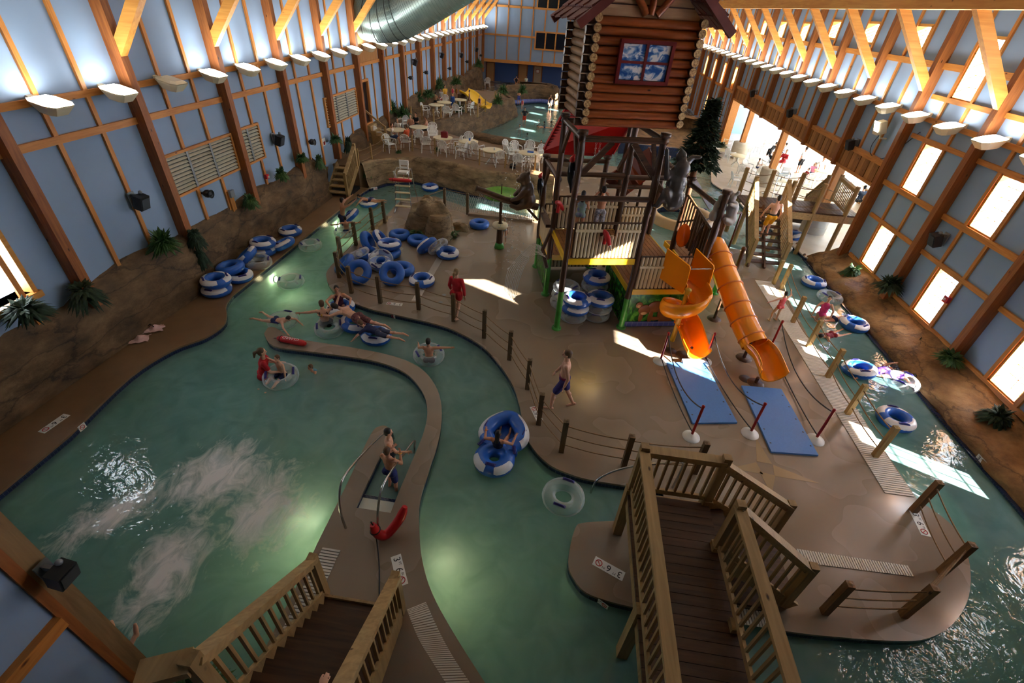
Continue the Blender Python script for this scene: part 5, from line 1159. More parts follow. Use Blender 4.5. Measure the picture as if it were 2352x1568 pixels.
# depth markers with their lettering
def text_mesh(body, size):
    cu = bpy.data.curves.new('t', 'FONT'); cu.body = body; cu.size = size; cu.align_x = 'CENTER'; cu.align_y = 'CENTER'; cu.extrude = .001
    o = bpy.data.objects.new('t', cu); COL.objects.link(o); dg = bpy.context.evaluated_depsgraph_get(); me = bpy.data.meshes.new_from_object(o.evaluated_get(dg)); bpy.data.objects.remove(o); return me
ink = mat('sign_ink', S((18, 18, 20)), .5); ink_r = mat('sign_red', S((190, 30, 30)), .5)
TXT = {}
def sign_part(root, body, size, x, y, mt, name='lettering', rot=0.0, z=.004):
    key = (body, size, mt.name)
    if key not in TXT: TXT[key] = text_mesh(body, size); TXT[key].materials.clear(); TXT[key].materials.append(mt)
    o = link(name, TXT[key], root, (x, y, z), rot); return o
def marker(label, p, ang, sc_=1.0, vertical=None):
    t = thing('depth_marker', label, 'sign', tuple(p), ang)
    if vertical is not None: t.rotation_euler = (PI/2, 0, vertical)
    w, h = .5*sc_, .16*sc_; mb = M(); mb.b2((-w/2, -h/2, 0), (w/2, h/2, .003)); part('plate', mb, white_m, t)
    sign_part(t, '3', .15*sc_, -.18*sc_, 0, ink); sign_part(t, 'FT', .05*sc_, -.1*sc_, .035*sc_, ink); sign_part(t, '6', .15*sc_, -.0*sc_, 0, ink); sign_part(t, 'IN', .05*sc_, .075*sc_, .035*sc_, ink)
    mb = M(); mb.torus(.05*sc_, .007*sc_, (.165*sc_, 0, .004), 20, 6); mb.bar((.13*sc_, .035*sc_, .005), (.2*sc_, -.035*sc_, .005), .012*sc_, .002); part('no_diving_symbol', mb, ink_r, t)
def dirang(a, b): A, B = G(*a), G(*b); return math.atan2(B.y-A.y, B.x-A.x)
marker('3 FT 6 IN depth marker on the divider near the timber stairs', G(917, 1309, .001), dirang((911, 1285), (923, 1335)), 1.1)
marker('3 FT 6 IN depth marker on the rounded pad beside the walkway', G(1398, 1305, .001), dirang((1424, 1320), (1374, 1292)), 1.1)
marker('3 FT 6 IN depth marker near the bottom right rope post', G(2113, 1202, .001), dirang((2104, 1182), (2125, 1223)), 1.1)
marker('3 FT 6 IN depth marker behind a rope post on the left island edge', G(1232, 950, .001), dirang((1240, 962), (1226, 934)), 1.0)
marker('3 FT 6 IN depth marker on the island in front of the blue tubes', G(906, 698, .001), dirang((920, 699), (892, 696)), 1.0)
marker('3 FT 6 IN depth marker on the left deck', G(125, 972, .001), dirang((145, 960), (105, 988)), 1.1)
marker('3 FT 6 IN depth marker on the pool edge below the left deck', G(168, 992, -.08)+V((.06, 0, 0)), 0, .95, PI/2)
marker('3 FT 6 IN depth marker on the island edge above the river', G(894, 722, -.09)+V((.0, -.05, 0)), 0, .9, R_(-12))
marker('3 FT 6 IN depth marker on the edge of the rounded pad', G(1380, 1370, -.08)+V((-.06, -.06, 0)), 0, .8, R_(-30))
marker('3 FT 6 IN depth marker on the right river bank', G(2267, 1067, -.06)+V((-.06, 0, 0)), 0, 1.0, -PI/2)
marker('3 FT 6 IN depth marker on the dark tile edge below the deck stairs', G(857, 432, -.06)+V((0.02, -.08, 0)), 0, .9, R_(40))
# star compass faintly inlaid on the deck
mb = M(); c = G(1760, 1075); inl = mat('deck_inlay', S((158, 134, 98)), .25)
for a, L in ((-12, 1.05), (88, .9), (190, .8), (262, .7)):
    d = V((math.cos(R_(a)), math.sin(R_(a)), 0)); n_ = V((-d.y, d.x, 0)); mb.slab([c+n_*.16+d*.15+V((0, 0, .001)), c-n_*.16+d*.15+V((0, 0, .001)), c+d*L+V((0, 0, .001))], .002)
solo('star_inlay', mb, inl, 'pale star pattern inlaid in the deck below the blue mats', 'floor inlay')
mb = M(); p = G(1355, 878); mb.lathe([(0, .002), (.07, .002)], G(1012, 694), 16); mb.lathe([(0, .002), (.07, .002)], G(1020, 677), 16); solo('floor_drain', mb, grey_m, 'two small round floor drains by the red jacket girl', 'drain')
mb = M(); mb.lathe([(0, .004), (.17, .004), (.17, 0)], G(1540, 805), 18); solo('floor_drain', mb, mat('drain_brown', S((66, 44, 30)), .5), 'round brown floor drain left of the spiral slide exit', 'drain')
mb = M(); mb.lathe([(0, .004), (.17, .004), (.17, 0)], G(1712, 870), 18); solo('floor_drain', mb, bpy.data.materials['drain_brown'], 'round brown floor drain under the tube slide exit', 'drain')
# deck stairs at the left end, with railing
t = thing('deck_stairs', 'timber stairs with one railing climbing to the table terrace', 'stairs', (-10.5, 20.3, 0))
mb = M()
for i in range(5): mb.b2((-.5, .05+.26*i, .2*(i+1)-.05), (.5, .05+.26*i+.3, .2*(i+1)))
part('treads', mb, tim, t); 
for x in (-.5, .5): mb = M(); mb.bar((x, 0, .06), (x, 1.5, 1.1), .05, .26); part('stringer', mb, timz, t)
mb = M(); mb.b2((-.5, .4, 0), (.5, 1.4, .15)); part('base_board', mb, black_m, t); rail(t, (.5, .0, .05), (.5, 1.35, 1.0), 1.0, (0, 1), 11)
# bridge on the right with stairs facing us
br = thing('timber_bridge', 'timber bridge over the river with open stairs down to the island', 'bridge', (8.0, 17.6, 0))
o = br.location.copy()
def bl(u, v, z): return G(u, v, z)-o
sx0, sx1, sy0, zt = -.62, .62, .0, 1.75
mb = M()
for i in range(8):
    z = .2*(i+1); y = .24*i; mb.b2((sx0, y, z-.045), (sx1, y+.27, z))
part('treads', mb, pla, br)
for x in (sx0, 0, sx1): mb = M(); mb.bar((x, -.1, 0), (x, 2.1, 1.72), .06, .2); part('stringer', mb, pla, br)
rail(br, (sx0, .0, .0), (sx0, 2.1, 1.72), 1.0, (0, 1), 16); rail(br, (sx1, .0, .0), (sx1, 2.1, 1.72), 1.0, (0, 1), 16)
mb = M(); 
for i in range(30): mb.b2((-.7+.15*i, 2.05, 1.62), (-.7+.15*i+.14, 3.5, 1.68))
part('planks', mb, pla, br, 'dark bridge planks'); 
for y in (2.02, 3.46): mb = M(); mb.b2((-.7, y, 1.35), (3.75, y+.06, 1.62)); part('side_beam', mb, tim, br)
bps = [(-.62, 2.1, 0), (.85, 2.1, -.2), (2.0, 2.1, -.2), (3.2, 2.1, -.1)]; bpb = [(-.6, 3.5, 0), (.5, 3.5, 0), (1.7, 3.5, -.1), (2.7, 3.5, -.1)]
for p in bps+bpb: mb = M(); mb.tube([p, (p[0], p[1], 2.8)], .09, 12); part('bridge_post', mb, timz, br)
for row in (bps[1:], bpb):
    for i in range(len(row)-1):
        for z in (2.65, 2.3, 1.95):
            a, b = V((row[i][0], row[i][1], z)), V((row[i+1][0], row[i+1][1], z)); mb = M(); mb.tube([a.lerp(b, k/8)-V((0, 0, .12*4*(k/8)*(1-k/8))) for k in range(9)], .014, 5); part('rope', mb, rope_m, br)
rail(br, (3.2, 2.1, 1.65), (3.4, 3.9, 1.65), 1.0, (0, 1), 12); rail(br, (2.7, 3.5, 1.65), (3.0, 5.2, .4), 1.0, (0, 1), 12); mb = M(); mb.bar((3.1, 3.5, 1.5), (3.3, 5.4, .1), 1.0, .1); part('ramp', mb, pla, br)

t = thing('door_stairs', 'small timber stairs below the tall glass door on the left wall', 'stairs', (-10.75, 26.6, 1.0)); mb = M()
for i in range(4): mb.b2((-.5+.26*i, -.45, 0), (-.5+.26*i+.28, .45, .95-.23*i-.03))
part('treads', mb, tim, t); mb = M(); mb.bar((-.5, -.45, 1.75), (.6, -.45, .95), .08, .08); mb.b2((.55, -.5, 0), (.65, -.4, 1.0)); part('railing', mb, tim, t)
# ---------------------------------------------------------------- inflatable tubes
tb_m = mat('tube_blue', S((34, 92, 184)), .28, S((44, 106, 200)), 6, spec=.5); tw_m = mat('tube_white', S((226, 226, 230)), .35); th_m = mat('tube_handle', S((44, 40, 120)), .45)
tc_m = clear('tube_clear', (.95, .98, .98), .86, (.86, .9, .92))
def white_strip(mb, R, r, a0, a1, b0, b1, seed=0, n=16):
    vs = []; fs = []; rd_ = random.Random(seed)
    for i in range(n+1):
        f = i/n; a = a0+(a1-a0)*f; w = 1-.25*abs(2*f-1)**3; e0 = rd_.random()*.07; e1 = rd_.random()*.07
        for j in range(7):
            b = (b0+b1)/2+((b0+e0-(b0+b1)/2)*(1-j/6)+(b1-e1-(b0+b1)/2)*(j/6))*w; q = r*1.012
            vs.append(((R+q*math.cos(b))*math.cos(a), (R+q*math.cos(b))*math.sin(a), q*math.sin(b)))
    for i in range(n):
        for j in range(6): fs.append((i*7+j, (i+1)*7+j, (i+1)*7+j+1, i*7+j+1))
    mb.add(vs, fs, 0, True)
def tube_handles(root, R, r, mt, angs):
    for a in angs:
        q = MX.Rotation(a, 3, 'Z'); mb = M(); P_ = [(R+.02, -.1, r*.96), (R+.02, -.07, r*1.16), (R+.02, .07, r*1.16), (R+.02, .1, r*.96)]
        mb.tube([q@V(p) for p in P_], .014, 6); mb.box(q@V((R+.02, 0, r*1.0)), (.055, .24, .02), rot=q); part('handle', mb, mt, root)
def pucker(a, b): return 1-.045*max(0, math.cos(b))**4*(.5+.5*math.cos(26*a))
TR, Tr = .295, .138
def make_tube(kind):
    nm = {'B': 'blue_tube', 'W': 'blue_tube', 'C': 'clear_tube'}[kind]; t = thing(nm, 'x', 'tube')
    mb = M(); mb.torus(TR, Tr, n=36, k=14, fn=pucker); part('ring', mb, tc_m if kind == 'C' else tb_m, t, 'clear vinyl ring' if kind == 'C' else None)
    if kind == 'W':
        for s, (a0, a1) in enumerate(((-.6, 1.95), (2.5, 5.1))): mb = M(); white_strip(mb, TR, Tr, a0, a1, .2, 1.75, s, 24); part('white_print', mb, tw_m, t, 'white printed band')
    if kind != 'B': tube_handles(t, TR, Tr, th_m, (.45+PI/2*0, .45+PI))
    return t
PROTO = {}
def tube(kind, p, label, group=None, tilt=0.0, dirn=0.0, rz=0.0, sc_=1.0):
    # p: centre of the ring; tilt: lean (deg) with the low side towards dirn (deg)
    mt = MX.Translation(p) @ MX.Rotation(R_(dirn), 4, 'Z') @ MX.Rotation(R_(tilt), 4, 'Y') @ MX.Rotation(R_(rz-dirn), 4, 'Z') @ MX.Scale(sc_, 4)
    if kind not in PROTO: o = PROTO[kind] = make_tube(kind); o.matrix_world = mt; o['label'] = label
    else: o = clone(PROTO[kind], label=label, mtx=mt)
    if group: o['group'] = group
    elif 'group' in o: del o['group']
    return o
gL = 'tubes along the left rock wall'; gP = 'tubes heaped on the island'; gW = 'tubes floating in the river'; gU = 'tubes stacked under the tower'
z0 = .135
for k, u, v, z, lb, ti, di, rz in (
    ('W', 667, 530, z0, 'white printed blue tube lying farthest along the left rock wall', 0, 0, 40), ('W', 651, 560, .22, 'white printed blue tube leaning, second farthest along the left rock wall', 22, 180, 60),
    ('W', 606, 574, z0, 'blue tube under another, below the far end of the left rock wall', 0, 0, 200), ('W', 604, 557, .41, 'blue tube lying on top of another near the far left wall tubes', 4, 30, 230),
    ('C', 594, 601, z0, 'clear tube on the left deck between blue tubes', 8, -30, 0), ('W', 566, 588, .3, 'white printed blue tube leaning on its neighbours by the left rock wall', 38, 200, 20),
    ('W', 548, 632, z0, 'white printed blue tube under a plain one by the left rock wall', 6, 0, 300), ('B', 529, 614, .41, 'plain blue tube lying across others by the left rock wall', 5, 180, 0),
    ('W', 498, 664, z0, 'white printed blue tube at the bottom of the nearest stack by the left rock wall', 0, 0, 240), ('W', 496, 644, .41, 'white printed blue tube on top of the nearest stack by the left rock wall', 2, 0, 20)):
    tube(k, G(u, v, z), lb, gL, ti, di, rz)
for k, u, v, z, lb, ti, di, rz in (
    ('B', 845, 556, .33, 'plain blue tube standing almost upright at the back left of the island heap', 68, 10, 0), ('W', 876, 550, .3, 'white printed blue tube squeezed behind the heap', 55, 20, 40),
    ('B', 894, 580, z0, 'plain blue tube under the printed one in the middle of the heap', 0, 0, 0), ('W', 895, 560, .42, 'white printed blue tube on top in the middle of the heap', 4, 90, 60),
    ('B', 918, 539, z0, 'plain blue tube lying left of the boulder', 0, 0, 0), ('B', 961, 552, z0, 'plain blue tube lying in front of the boulder', 4, 0, 0),
    ('W', 981, 564, .3, 'printed blue tube propped on edge right of the boulder tube', 52, 150, 30), ('C', 1006, 566, .3, 'clear tube propped on edge between two printed blue tubes', 52, 150, 0), ('W', 1028, 580, z0, 'white printed blue tube at the right end of the leaning row', 6, -20, 100),
    ('C', 822, 583, .3, 'clear tube leaning at the left of the heap', 30, 160, 0), ('W', 846, 582, z0, 'white printed blue tube half hidden under clear ones in the heap', 0, 0, 150), ('C', 875, 598, .36, 'clear tube tilted towards us in the middle of the heap', 40, -80, 40),
    ('W', 872, 604, z0, 'blue tube lying beneath the tilted clear one', 0, 0, 80), ('B', 791, 606, .22, 'plain blue tube at the far left of the heap behind a rope post', 40, 200, 0), ('B', 824, 624, .36, 'plain blue tube tilted towards us behind the left rope posts', 48, -85, 0),
    ('B', 900, 628, .34, 'plain blue tube tilted towards us at the front of the heap', 44, -85, 0), ('B', 924, 617, .16, 'plain blue tube behind the front tilted one', 8, 0, 0), ('W', 969, 643, z0, 'white printed blue tube lying alone in front by the pale strip', 0, 0, 330), ('B', 1101, 514, z0, 'plain blue tube lying alone near the green dish', 0, 0, 0)):
    tube(k, G(u, v, z), lb, gP, ti, di, rz)
WL = -.04
for k, u, v, lb, ti, di, rz, dz in (
    ('W', 988, 430, 'printed blue tube floating below the lifeguard chair', 0, 0, 70, 0), ('W', 847, 466, 'printed blue tube carrying a child at the far left bend', 0, 0, 240, 0), ('W', 806, 502, 'printed blue tube tipped up by a man in the far left channel', 38, 190, 90, .12), ('C', 792, 533, 'clear tube around a child beside the tipped blue tube', 0, 0, 0, 0),
    ('C', 713, 563, 'empty clear tube floating by the left deck', 0, 0, 20, 0), ('C', 668, 646, 'empty clear tube floating beside an underwater lamp', 0, 0, 0, 0), ('C', 649, 736, 'clear tube under a child lying near the divider tip', 0, 0, 60, 0), ('W', 783, 708, 'printed blue tube at the back of the group near the island edge', 6, 200, 30, .02),
    ('C', 757, 752, 'clear tube around a woman near the island edge', 10, -80, 0, 0), ('W', 815, 742, 'printed blue tube under a man in patterned shorts', 8, 0, 300, 0), ('W', 864, 770, 'printed blue tube under a boy in dark shirt', 4, 0, 250, 0), ('C', 985, 814, 'clear tube around a boy reaching out in the narrow channel', 5, -60, 10, 0),
    ('C', 645, 864, 'clear tube held by a lifeguard in red', 8, -70, 0, 0), ('C', 1294, 1140, 'empty clear tube floating beside the walkway', 0, 0, 50, 0), ('W', 1869, 648, 'printed blue tube farthest in the right channel in front of the bridge', 0, 0, 140, 0), ('C', 1906, 682, 'empty clear tube in the right channel', 4, 0, 0, 0),
    ('W', 1962, 744, 'printed blue tube against the right rock bank', 0, 0, 100, 0), ('W', 1972, 850, 'printed blue tube a swimmer holds in the right channel', 12, 140, 60, .03), ('C', 2072, 876, 'clear tube with a swimmer next to the right rock bank', 0, 0, 200, 0), ('W', 2057, 962, 'printed blue tube nearest in the right channel', 0, 0, 60, 0),
    ('W', 1818, 546, 'printed blue tube under the bridge', 14, 160, 30, .1), ('C', 1796, 566, 'clear tube beside the bridge stairs', 6, 0, 0, 0), ('W', 1606, 488, 'blue tube carrying swimmers in the pool behind the tower', 0, 0, 0, 0)):
    tube(k, G(u, v, WL)+V((0, 0, dz)), lb, gW, ti, di, rz)
for i, (s, t_, ks) in enumerate(((.62, .55, 'CWW'), (1.36, .6, 'CCW'), (.45, 1.3, 'CCC'), (1.4, 1.45, 'WCCW'))):
    nm = ('front left stack under the tower', 'front right stack under the tower', 'back left stack under the tower', 'back right stack under the tower')[i]
    for j, k in enumerate(ks):
        wh = ('bottom', 'second', 'top')[j] if len(ks) == 3 else ('bottom', 'second', 'third', 'top')[j]
        tube(k, T(s+.02*j, t_-.01*j, z0+.272*j), '%s tube, %s of the %s' % ('clear' if k == 'C' else 'printed blue', wh, nm), gU, 2*j % 3, 40*j, 60*i+90*j)
# double tube with two rings
dt = thing('double_tube', 'blue double tube with white printed bands carrying a girl', 'tube', tuple(G(1146, 1030, -.02)), R_(82))
def d8(x, y, Rr, r, n=40):
    pass
ol = []; n = 72
for i in range(n):                          # outline of the figure eight centre line loops
    pass
mb = M(); mb.torus(.27, .17, (-.34, 0, .04), 40, 14, fn=pucker); part('rear_ring', mb, tb_m, dt)
mb = M()
pathf = smooth_path([(-.12, .28, .05), (.05, .24, .05), (.3, .4, .06), (.6, .34, .07), (.84, .12, .09), (.88, 0, .1), (.84, -.12, .09), (.6, -.34, .07), (.3, -.4, .06), (.05, -.24, .05), (-.12, -.28, .05)], 5)
mb.tube(pathf, .165, 14); part('front_ring', mb, tb_m, dt); mb = M(); mb.prism([(.0, -.3), (.3, -.4), (.6, -.34), (.85, 0), (.6, .34), (.3, .4), (0, .3)], -.1, -.06); part('seat_floor', mb, tb_m, dt)
for s in (-1, 1):
    mb = M()
    pp = [p for p in pathf if p.y*s > .04 and .15 < p.x < .84]; pp = pp if len(pp) > 2 else pathf[:8]
    vs = []; fs = []; rd_ = random.Random(3)
    for i, p in enumerate(pp):
        d = (pp[min(i+1, len(pp)-1)]-pp[max(i-1, 0)]).normalized(); x = d.cross(V((0, 0, 1))).normalized()*(1 if s > 0 else 1); o_ = x if x.y*s > 0 else -x
        for j in range(6): b = -.05+1.2*j/5+rd_.random()*.08; vs.append(p+o_*.168*math.cos(b)+V((0, 0, .168*math.sin(b))))
    for i in range(len(pp)-1):
        for j in range(5): fs.append((i*6+j, (i+1)*6+j, (i+1)*6+j+1, i*6+j+1))
    mb.add(vs, fs, 0, True); part('white_print', mb, tw_m, dt)
mb = M(); white_strip(mb, .27, .171, 1.75, 2.9, .1, 1.3, 5); white_strip(mb, .27, .171, 3.4, 4.55, .1, 1.3, 6); mb.v = [p+V((-.34, 0, .04)) for p in mb.v]; part('white_print', mb, tw_m, dt)
for x, y, a in ((-.62, 0, 0), (-.1, .36, 1.2), (-.1, -.36, -1.2), (.42, .43, 1.5), (.42, -.43, 1.5)):
    mb = M(); mb.box((x, y, .2), (.07, .22, .025), a); mb.tube([V((x, y, .2))+MX.Rotation(a, 3, 'Z')@V((0, q, w)) for q, w in ((-.08, 0), (-.06, .04), (.06, .04), (.08, 0))], .014, 6); part('handle', mb, th_m, dt)
# rescue tubes of the lifeguards
def rescue(label, path, r, mtx, word=True):
    t = thing('rescue_tube', label, 'rescue tube', mtx=mtx); mb = M(); P_ = smooth_path([V(p) for p in path], 5); n = len(P_)
    mb.tube(P_, [r*min(1, .55+3*min(i, n-1-i)/n) for i in range(n)], 12); part('foam', mb, redp_m, t)
    mb = M(); mb.torus(r*1.02, .012, P_[3], 12, 5, V((0, 0, 1)).rotation_difference((P_[4]-P_[2]).normalized()).to_matrix()); part('strap', mb, black_m, t)
    mb = M(); mb.tube([P_[0], P_[0]+(P_[0]-P_[1]).normalized()*.12+V((0, 0, -.03))], .012, 6); part('strap_end', mb, black_m, t)
    return t
A, B = G(640, 778, .08), G(700, 790, .08); mt = MX.Translation((A+B)/2+V((0, 0, .02))) @ MX.Rotation(math.atan2(B.y-A.y, B.x-A.x), 4, 'Z')
t = rescue('red rescue tube lettered GUARD lying on the divider tip', [(-.42, 0, 0), (-.2, 0, 0), (.2, 0, 0), (.42, 0, 0)], .085, mt)
o = sign_part(t, 'GUARD', .14, 0, 0, white_m, 'lettering', PI, .083)
r2 = rescue('red rescue tube bent and leaning on the step handrail', [(-.05, -.0, .5), (0, .02, .22), (.12, .1, .1), (.3, .3, .3), (.38, .42, .52)], .085, MX.Translation((-2.5, 4.25, 0)))
mb = M(); mb.tube(smooth_path([(-.04, 0, .45), (.02, -.1, .1), (.2, -.5, .02), (.42, -1.1, .02)], 5), .012, 5); part('strap_tail', mb, black_m, r2)
# towels
tow = mat('towel_pink', S((226, 190, 186)), .9, S((200, 160, 156)), 14)
for (u, v, lb, sd) in ((318, 781, 'pink white crumpled towel nearest on the left deck', 2), (352, 757, 'pink white crumpled towel with a dark strap on the left deck', 5)):
    mb = M(); n = 14; vs = []; fs = []
    for i in range(n):
        for j in range(n):
            x, y = (i/(n-1)-.5)*.5, (j/(n-1)-.5)*.34; rr = math.hypot(x/.25, y/.17); h = .02+.14*max(0, 1-rr)*(.6+NZ.noise(V((x*6+sd, y*6, 0))))+.05*abs(NZ.noise(V((x*14, y*14, sd)))); vs.append((x*(1+.3*NZ.noise(V((y*9, sd, 0)))), y*(1+.4*NZ.noise(V((x*9, sd, 3)))), max(.005, h)))
    for i in range(n-1):
        for j in range(n-1): fs.append((i*n+j, (i+1)*n+j, (i+1)*n+j+1, i*n+j+1))
    mb.add(vs, fs, 0, True); t = thing('towel', lb, 'towel', tuple(G(u, v)), .5); part('cloth', mb, tow, t)
    if sd == 5: mb = M(); mb.tube([(-.16, .02, .1), (-.02, .05, .16), (.06, -.05, .12)], .014, 5); part('strap', mb, black_m, t)
# ---------------------------------------------------------------- lifeguard chair
def guard_chair(label, loc, rz, h=1.45):
    t = thing('lifeguard_chair', label, 'lifeguard chair', loc, rz); up = h
    mb = M()
    for s in (-1, 1):
        mb.tube(smooth_path([(s*.36, -.62, .03), (s*.36, -.5, .02), (s*.34, -.34, .3), (s*.3, -.2, up), (s*.3, -.2, up+.3), (s*.3, .1, up+.42), (s*.3, .3, up+.4)], 4), .022, 8)
        mb.tube(smooth_path([(s*.42, .75, .02), (s*.34, .4, up*.8), (s*.3, .3, up+.4)], 4), .022, 8); mb.tube([(s*.36, -.5, .03), (s*.42, .75, .03)], .018, 6)
    mb.tube([(-.42, .75, .03), (.42, .75, .03)], .018, 6); mb.tube([(-.3, .3, up+.4), (.3, .3, up+.4)], .02, 6); part('frame', mb, steel_m, t)
    for k in range(4): mb = M(); mb.b2((-.33, -.48+.06*k, .28*(k+1)-.02), (.33, -.34+.06*k, .28*(k+1)+.02)); part('rung', mb, cream_m, t)
    mb = M(); mb.b2((-.32, -.2, up-.04), (.32, .3, up)); part('platform', mb, cream_m, t)
    mb = M(); mb.tube([(0, .08, up), (0, .08, up+.26)], .03, 8); part('pedestal', mb, steel_m, t)
    mb = M(); mb.box((0, .05, up+.3), (.4, .36, .08)); part('seat', mb, white_m, t); mb = M(); mb.box((0, .24, up+.44), (.38, .05, .08)); mb.box((0, .27, up+.64), (.4, .06, .2)); mb.box((-.17, .25, up+.52), (.05, .05, .3)); mb.box((.17, .25, up+.52), (.05, .05, .3)); part('backrest', mb, white_m, t); return t
A = G(942, 490)
gc = guard_chair('tall steel lifeguard chair with a white seat at the back left of the island', tuple(G(932, 480)), R_(4), 1.32)
rescue('red rescue tube lying on the lifeguard chair platform', [(-.48, 0, 0), (-.2, 0, 0), (.2, 0, 0), (.48, 0, 0)], .075, MX.Translation(gc.location+V((-.05, -.27, 1.37))) @ MX.Rotation(R_(4), 4, 'Z'))
mb = M(); mb.tube(smooth_path([(0, 0, .45), (.03, .02, .2), (0, 0, 0)], 4), [.05]*8+[.07], 8); solo('towel', mb, white_m, 'white towel hanging from the lifeguard chair rail', 'towel', tuple(gc.location+V((-.36, -.1, 1.22))))
# ---------------------------------------------------------------- plastic furniture
def make_chair():
    t = thing('plastic_chair', 'x', 'chair')
    mb = M(); vs = []
    mb.prism([(-.22, -.22), (.22, -.22), (.2, .2), (-.2, .2)], .4, .425); part('seat', mb, white_m, t)
    mb = M()                                   # fan back of slats inside a rounded rim
    rim_ = smooth_path([(-.21, .19, .42), (-.25, .25, .62), (-.2, .3, .78), (0, .33, .85), (.2, .3, .78), (.25, .25, .62), (.21, .19, .42)], 4); mb.tube(rim_, .02, 6)
    for k in range(7): f = (k-3)/3; mb.bar((f*.14, .2, .43), (f*.2, .31-.03*abs(f), .83-.1*f*f), .04, .012, up=(0, 1, 0))
    part('backrest', mb, white_m, t)
    for s in (-1, 1):
        mb = M(); mb.tube(smooth_path([(s*.25, .25, .63), (s*.28, .05, .63), (s*.27, -.2, .62), (s*.25, -.22, .42)], 3), .024, 6); part('armrest', mb, white_m, t)
        for y, dy in ((-.2, -.03), (.2, .07)): mb = M(); mb.tube([(s*.22, y, .42), (s*.25, y+dy, 0)], [.03, .02], 6); part('leg', mb, white_m, t)
    return t
def make_table():
    t = thing('plastic_table', 'x', 'table'); mb = M(); mb.lathe([(0, .7), (.5, .7), (.53, .69), (.53, .66), (.48, .64), (0, .64)], n=28); part('tabletop', mb, cream_m, t)
    mb = M(); mb.tube([(0, 0, .64), (0, 0, .3)], [.09, .075], 10); part('column', mb, white_m, t)
    for k in range(4): a = k*PI/2+.6; mb = M(); mb.tube(smooth_path([(0, 0, .34), (.16*math.cos(a), .16*math.sin(a), .22), (.36*math.cos(a), .36*math.sin(a), 0)], 3), .03, 6); part('leg', mb, white_m, t)
    return t
_C = {}
def chair(p, ang, label, group):
    if 'c' not in _C: _C['c'] = o = make_chair()
    else: o = clone(_C['c'])
    o.location = p; o.rotation_euler = (0, 0, R_(ang)); o['label'] = label; o['group'] = group; return o
def table(p, label, group):
    if 't' not in _C: _C['t'] = o = make_table()
    else: o = clone(_C['t'])
    o.location = p; o['label'] = label; o['group'] = group; return o
ZT1 = 1.0; cr1 = lambda a, b: (960+a*.14456, 200+b*.14456)   # measured in an enlarged view
gT, gC = 'white tables on the terrace', 'white chairs on the terrace'
for (a, b, lb) in ((400, 1010, 'round cream table with a red bag on the terrace'), (800, 1070, 'round cream table with a blue cup on the terrace'), (1175, 1215, 'round cream table with a white cup on the terrace'), (1740, 1260, 'round cream table at the right end of the terrace'), (-330, 880, 'round cream table of the seated people at the left end of the terrace'), (20, 830, 'round cream table of the bare backed people at the back of the terrace')):
    p = G(*cr1(a, b), ZT1); table(p, lb, gT)
for a, b, an, lb in ((130, 1030, 200, 'left of the red bag table, facing away'), (410, 1090, 175, 'in front of the red bag table'), (240, 880, 20, 'behind the red bag table'), (610, 1040, -60, 'right of the red bag table, facing it'), (690, 1130, 260, 'seen sideways left of the blue cup table'), (790, 980, 0, 'behind the blue cup table'), (950, 1110, 150, 'in front right of the blue cup table'),
                     (1440, 1110, 60, 'seen sideways right of the white cup table'), (1310, 1260, 190, 'in front of the white cup table'), (1470, 1190, 120, 'right of the rope post beyond the white cup table'), (1550, 1130, 30, 'behind left of the rightmost table'), (1760, 1120, 0, 'behind the rightmost table'), (1890, 1180, -40, 'right behind the rightmost table'), (1600, 1310, 170, 'front left of the rightmost table'), (1830, 1310, 200, 'front right of the rightmost table'), (2000, 1240, 250, 'rightmost, next to the tower post')):
    chair(G(*cr1(a, b), ZT1), an, 'white plastic chair on the terrace, '+lb, gC)
cr2 = lambda a, b: (700+a*.2551, 280+b*.2551)
for a, b, an, lb in ((770, 270, 60, 'at the left end with a man in white'), (920, 250, 180, 'in front of the man in red'), (1030, 200, 200, 'right of the seated group'), (885, 80, -30, 'behind the seated group'), (1150, 150, 10, 'with a wide back behind the red bag table'), (690, 190, 90, 'leftmost beside the rope fence')):
    chair(G(*cr2(a, b), ZT1), an, 'white plastic chair on the terrace, '+lb, gC)
rope_fence('pale posts with ropes along the front edge of the terrace', [G(*cr2(*p), ZT1) for p in ((490, 395), (605, 345), (722, 268), (972, 262), (1175, 290), (1358, 325), (1573, 388), (1803, 415), (2068, 450))], .8, rpost_l, r=.035)
ZF = 1.15; cr3 = lambda a, b: (780+a*.22318, b*.22318)
rope_fence('pale posts with ropes around the far terrace and yellow slide', [G(*cr3(*p), ZF) for p in ((740, 1240), (850, 1230), (970, 1270), (1045, 1235), (1180, 1195), (1300, 1180), (1420, 1205), (1500, 1150), (1600, 1060))], .85, rpost_l, r=.045)
for a, b, lb in ((1080, 1160, 'round cream table on the far terrace near the red seat'), (1235, 1130, 'round cream table on the far terrace near the yellow slide'), (1000, 1190, 'round cream table on the far terrace beside the fence')): table(G(*cr3(a, b), ZF), lb, 'tables on the far terrace')
for a, b, an, lb in ((1080, 1110, 0, 'behind the middle table'), (890, 1200, 90, 'leftmost by the fence'), (1110, 1225, 180, 'in front of the middle table'), (1210, 1200, 170, 'in front of the slide table'), (1335, 1175, 250, 'seen sideways near the yellow slide')): chair(G(*cr3(a, b), ZF), an, 'white plastic chair on the far terrace, '+lb, 'chairs on the far terrace')
o = chair(G(*cr3(1518, 905), 0), 200, 'tall white chair by the doors at the end of the hall', 'chairs by the end wall'); o.scale = (1.15, 1.15, 1.25)
table(G(*cr3(2080, 930), 0), 'white table in the right of the end recess', 'tables by the end wall')
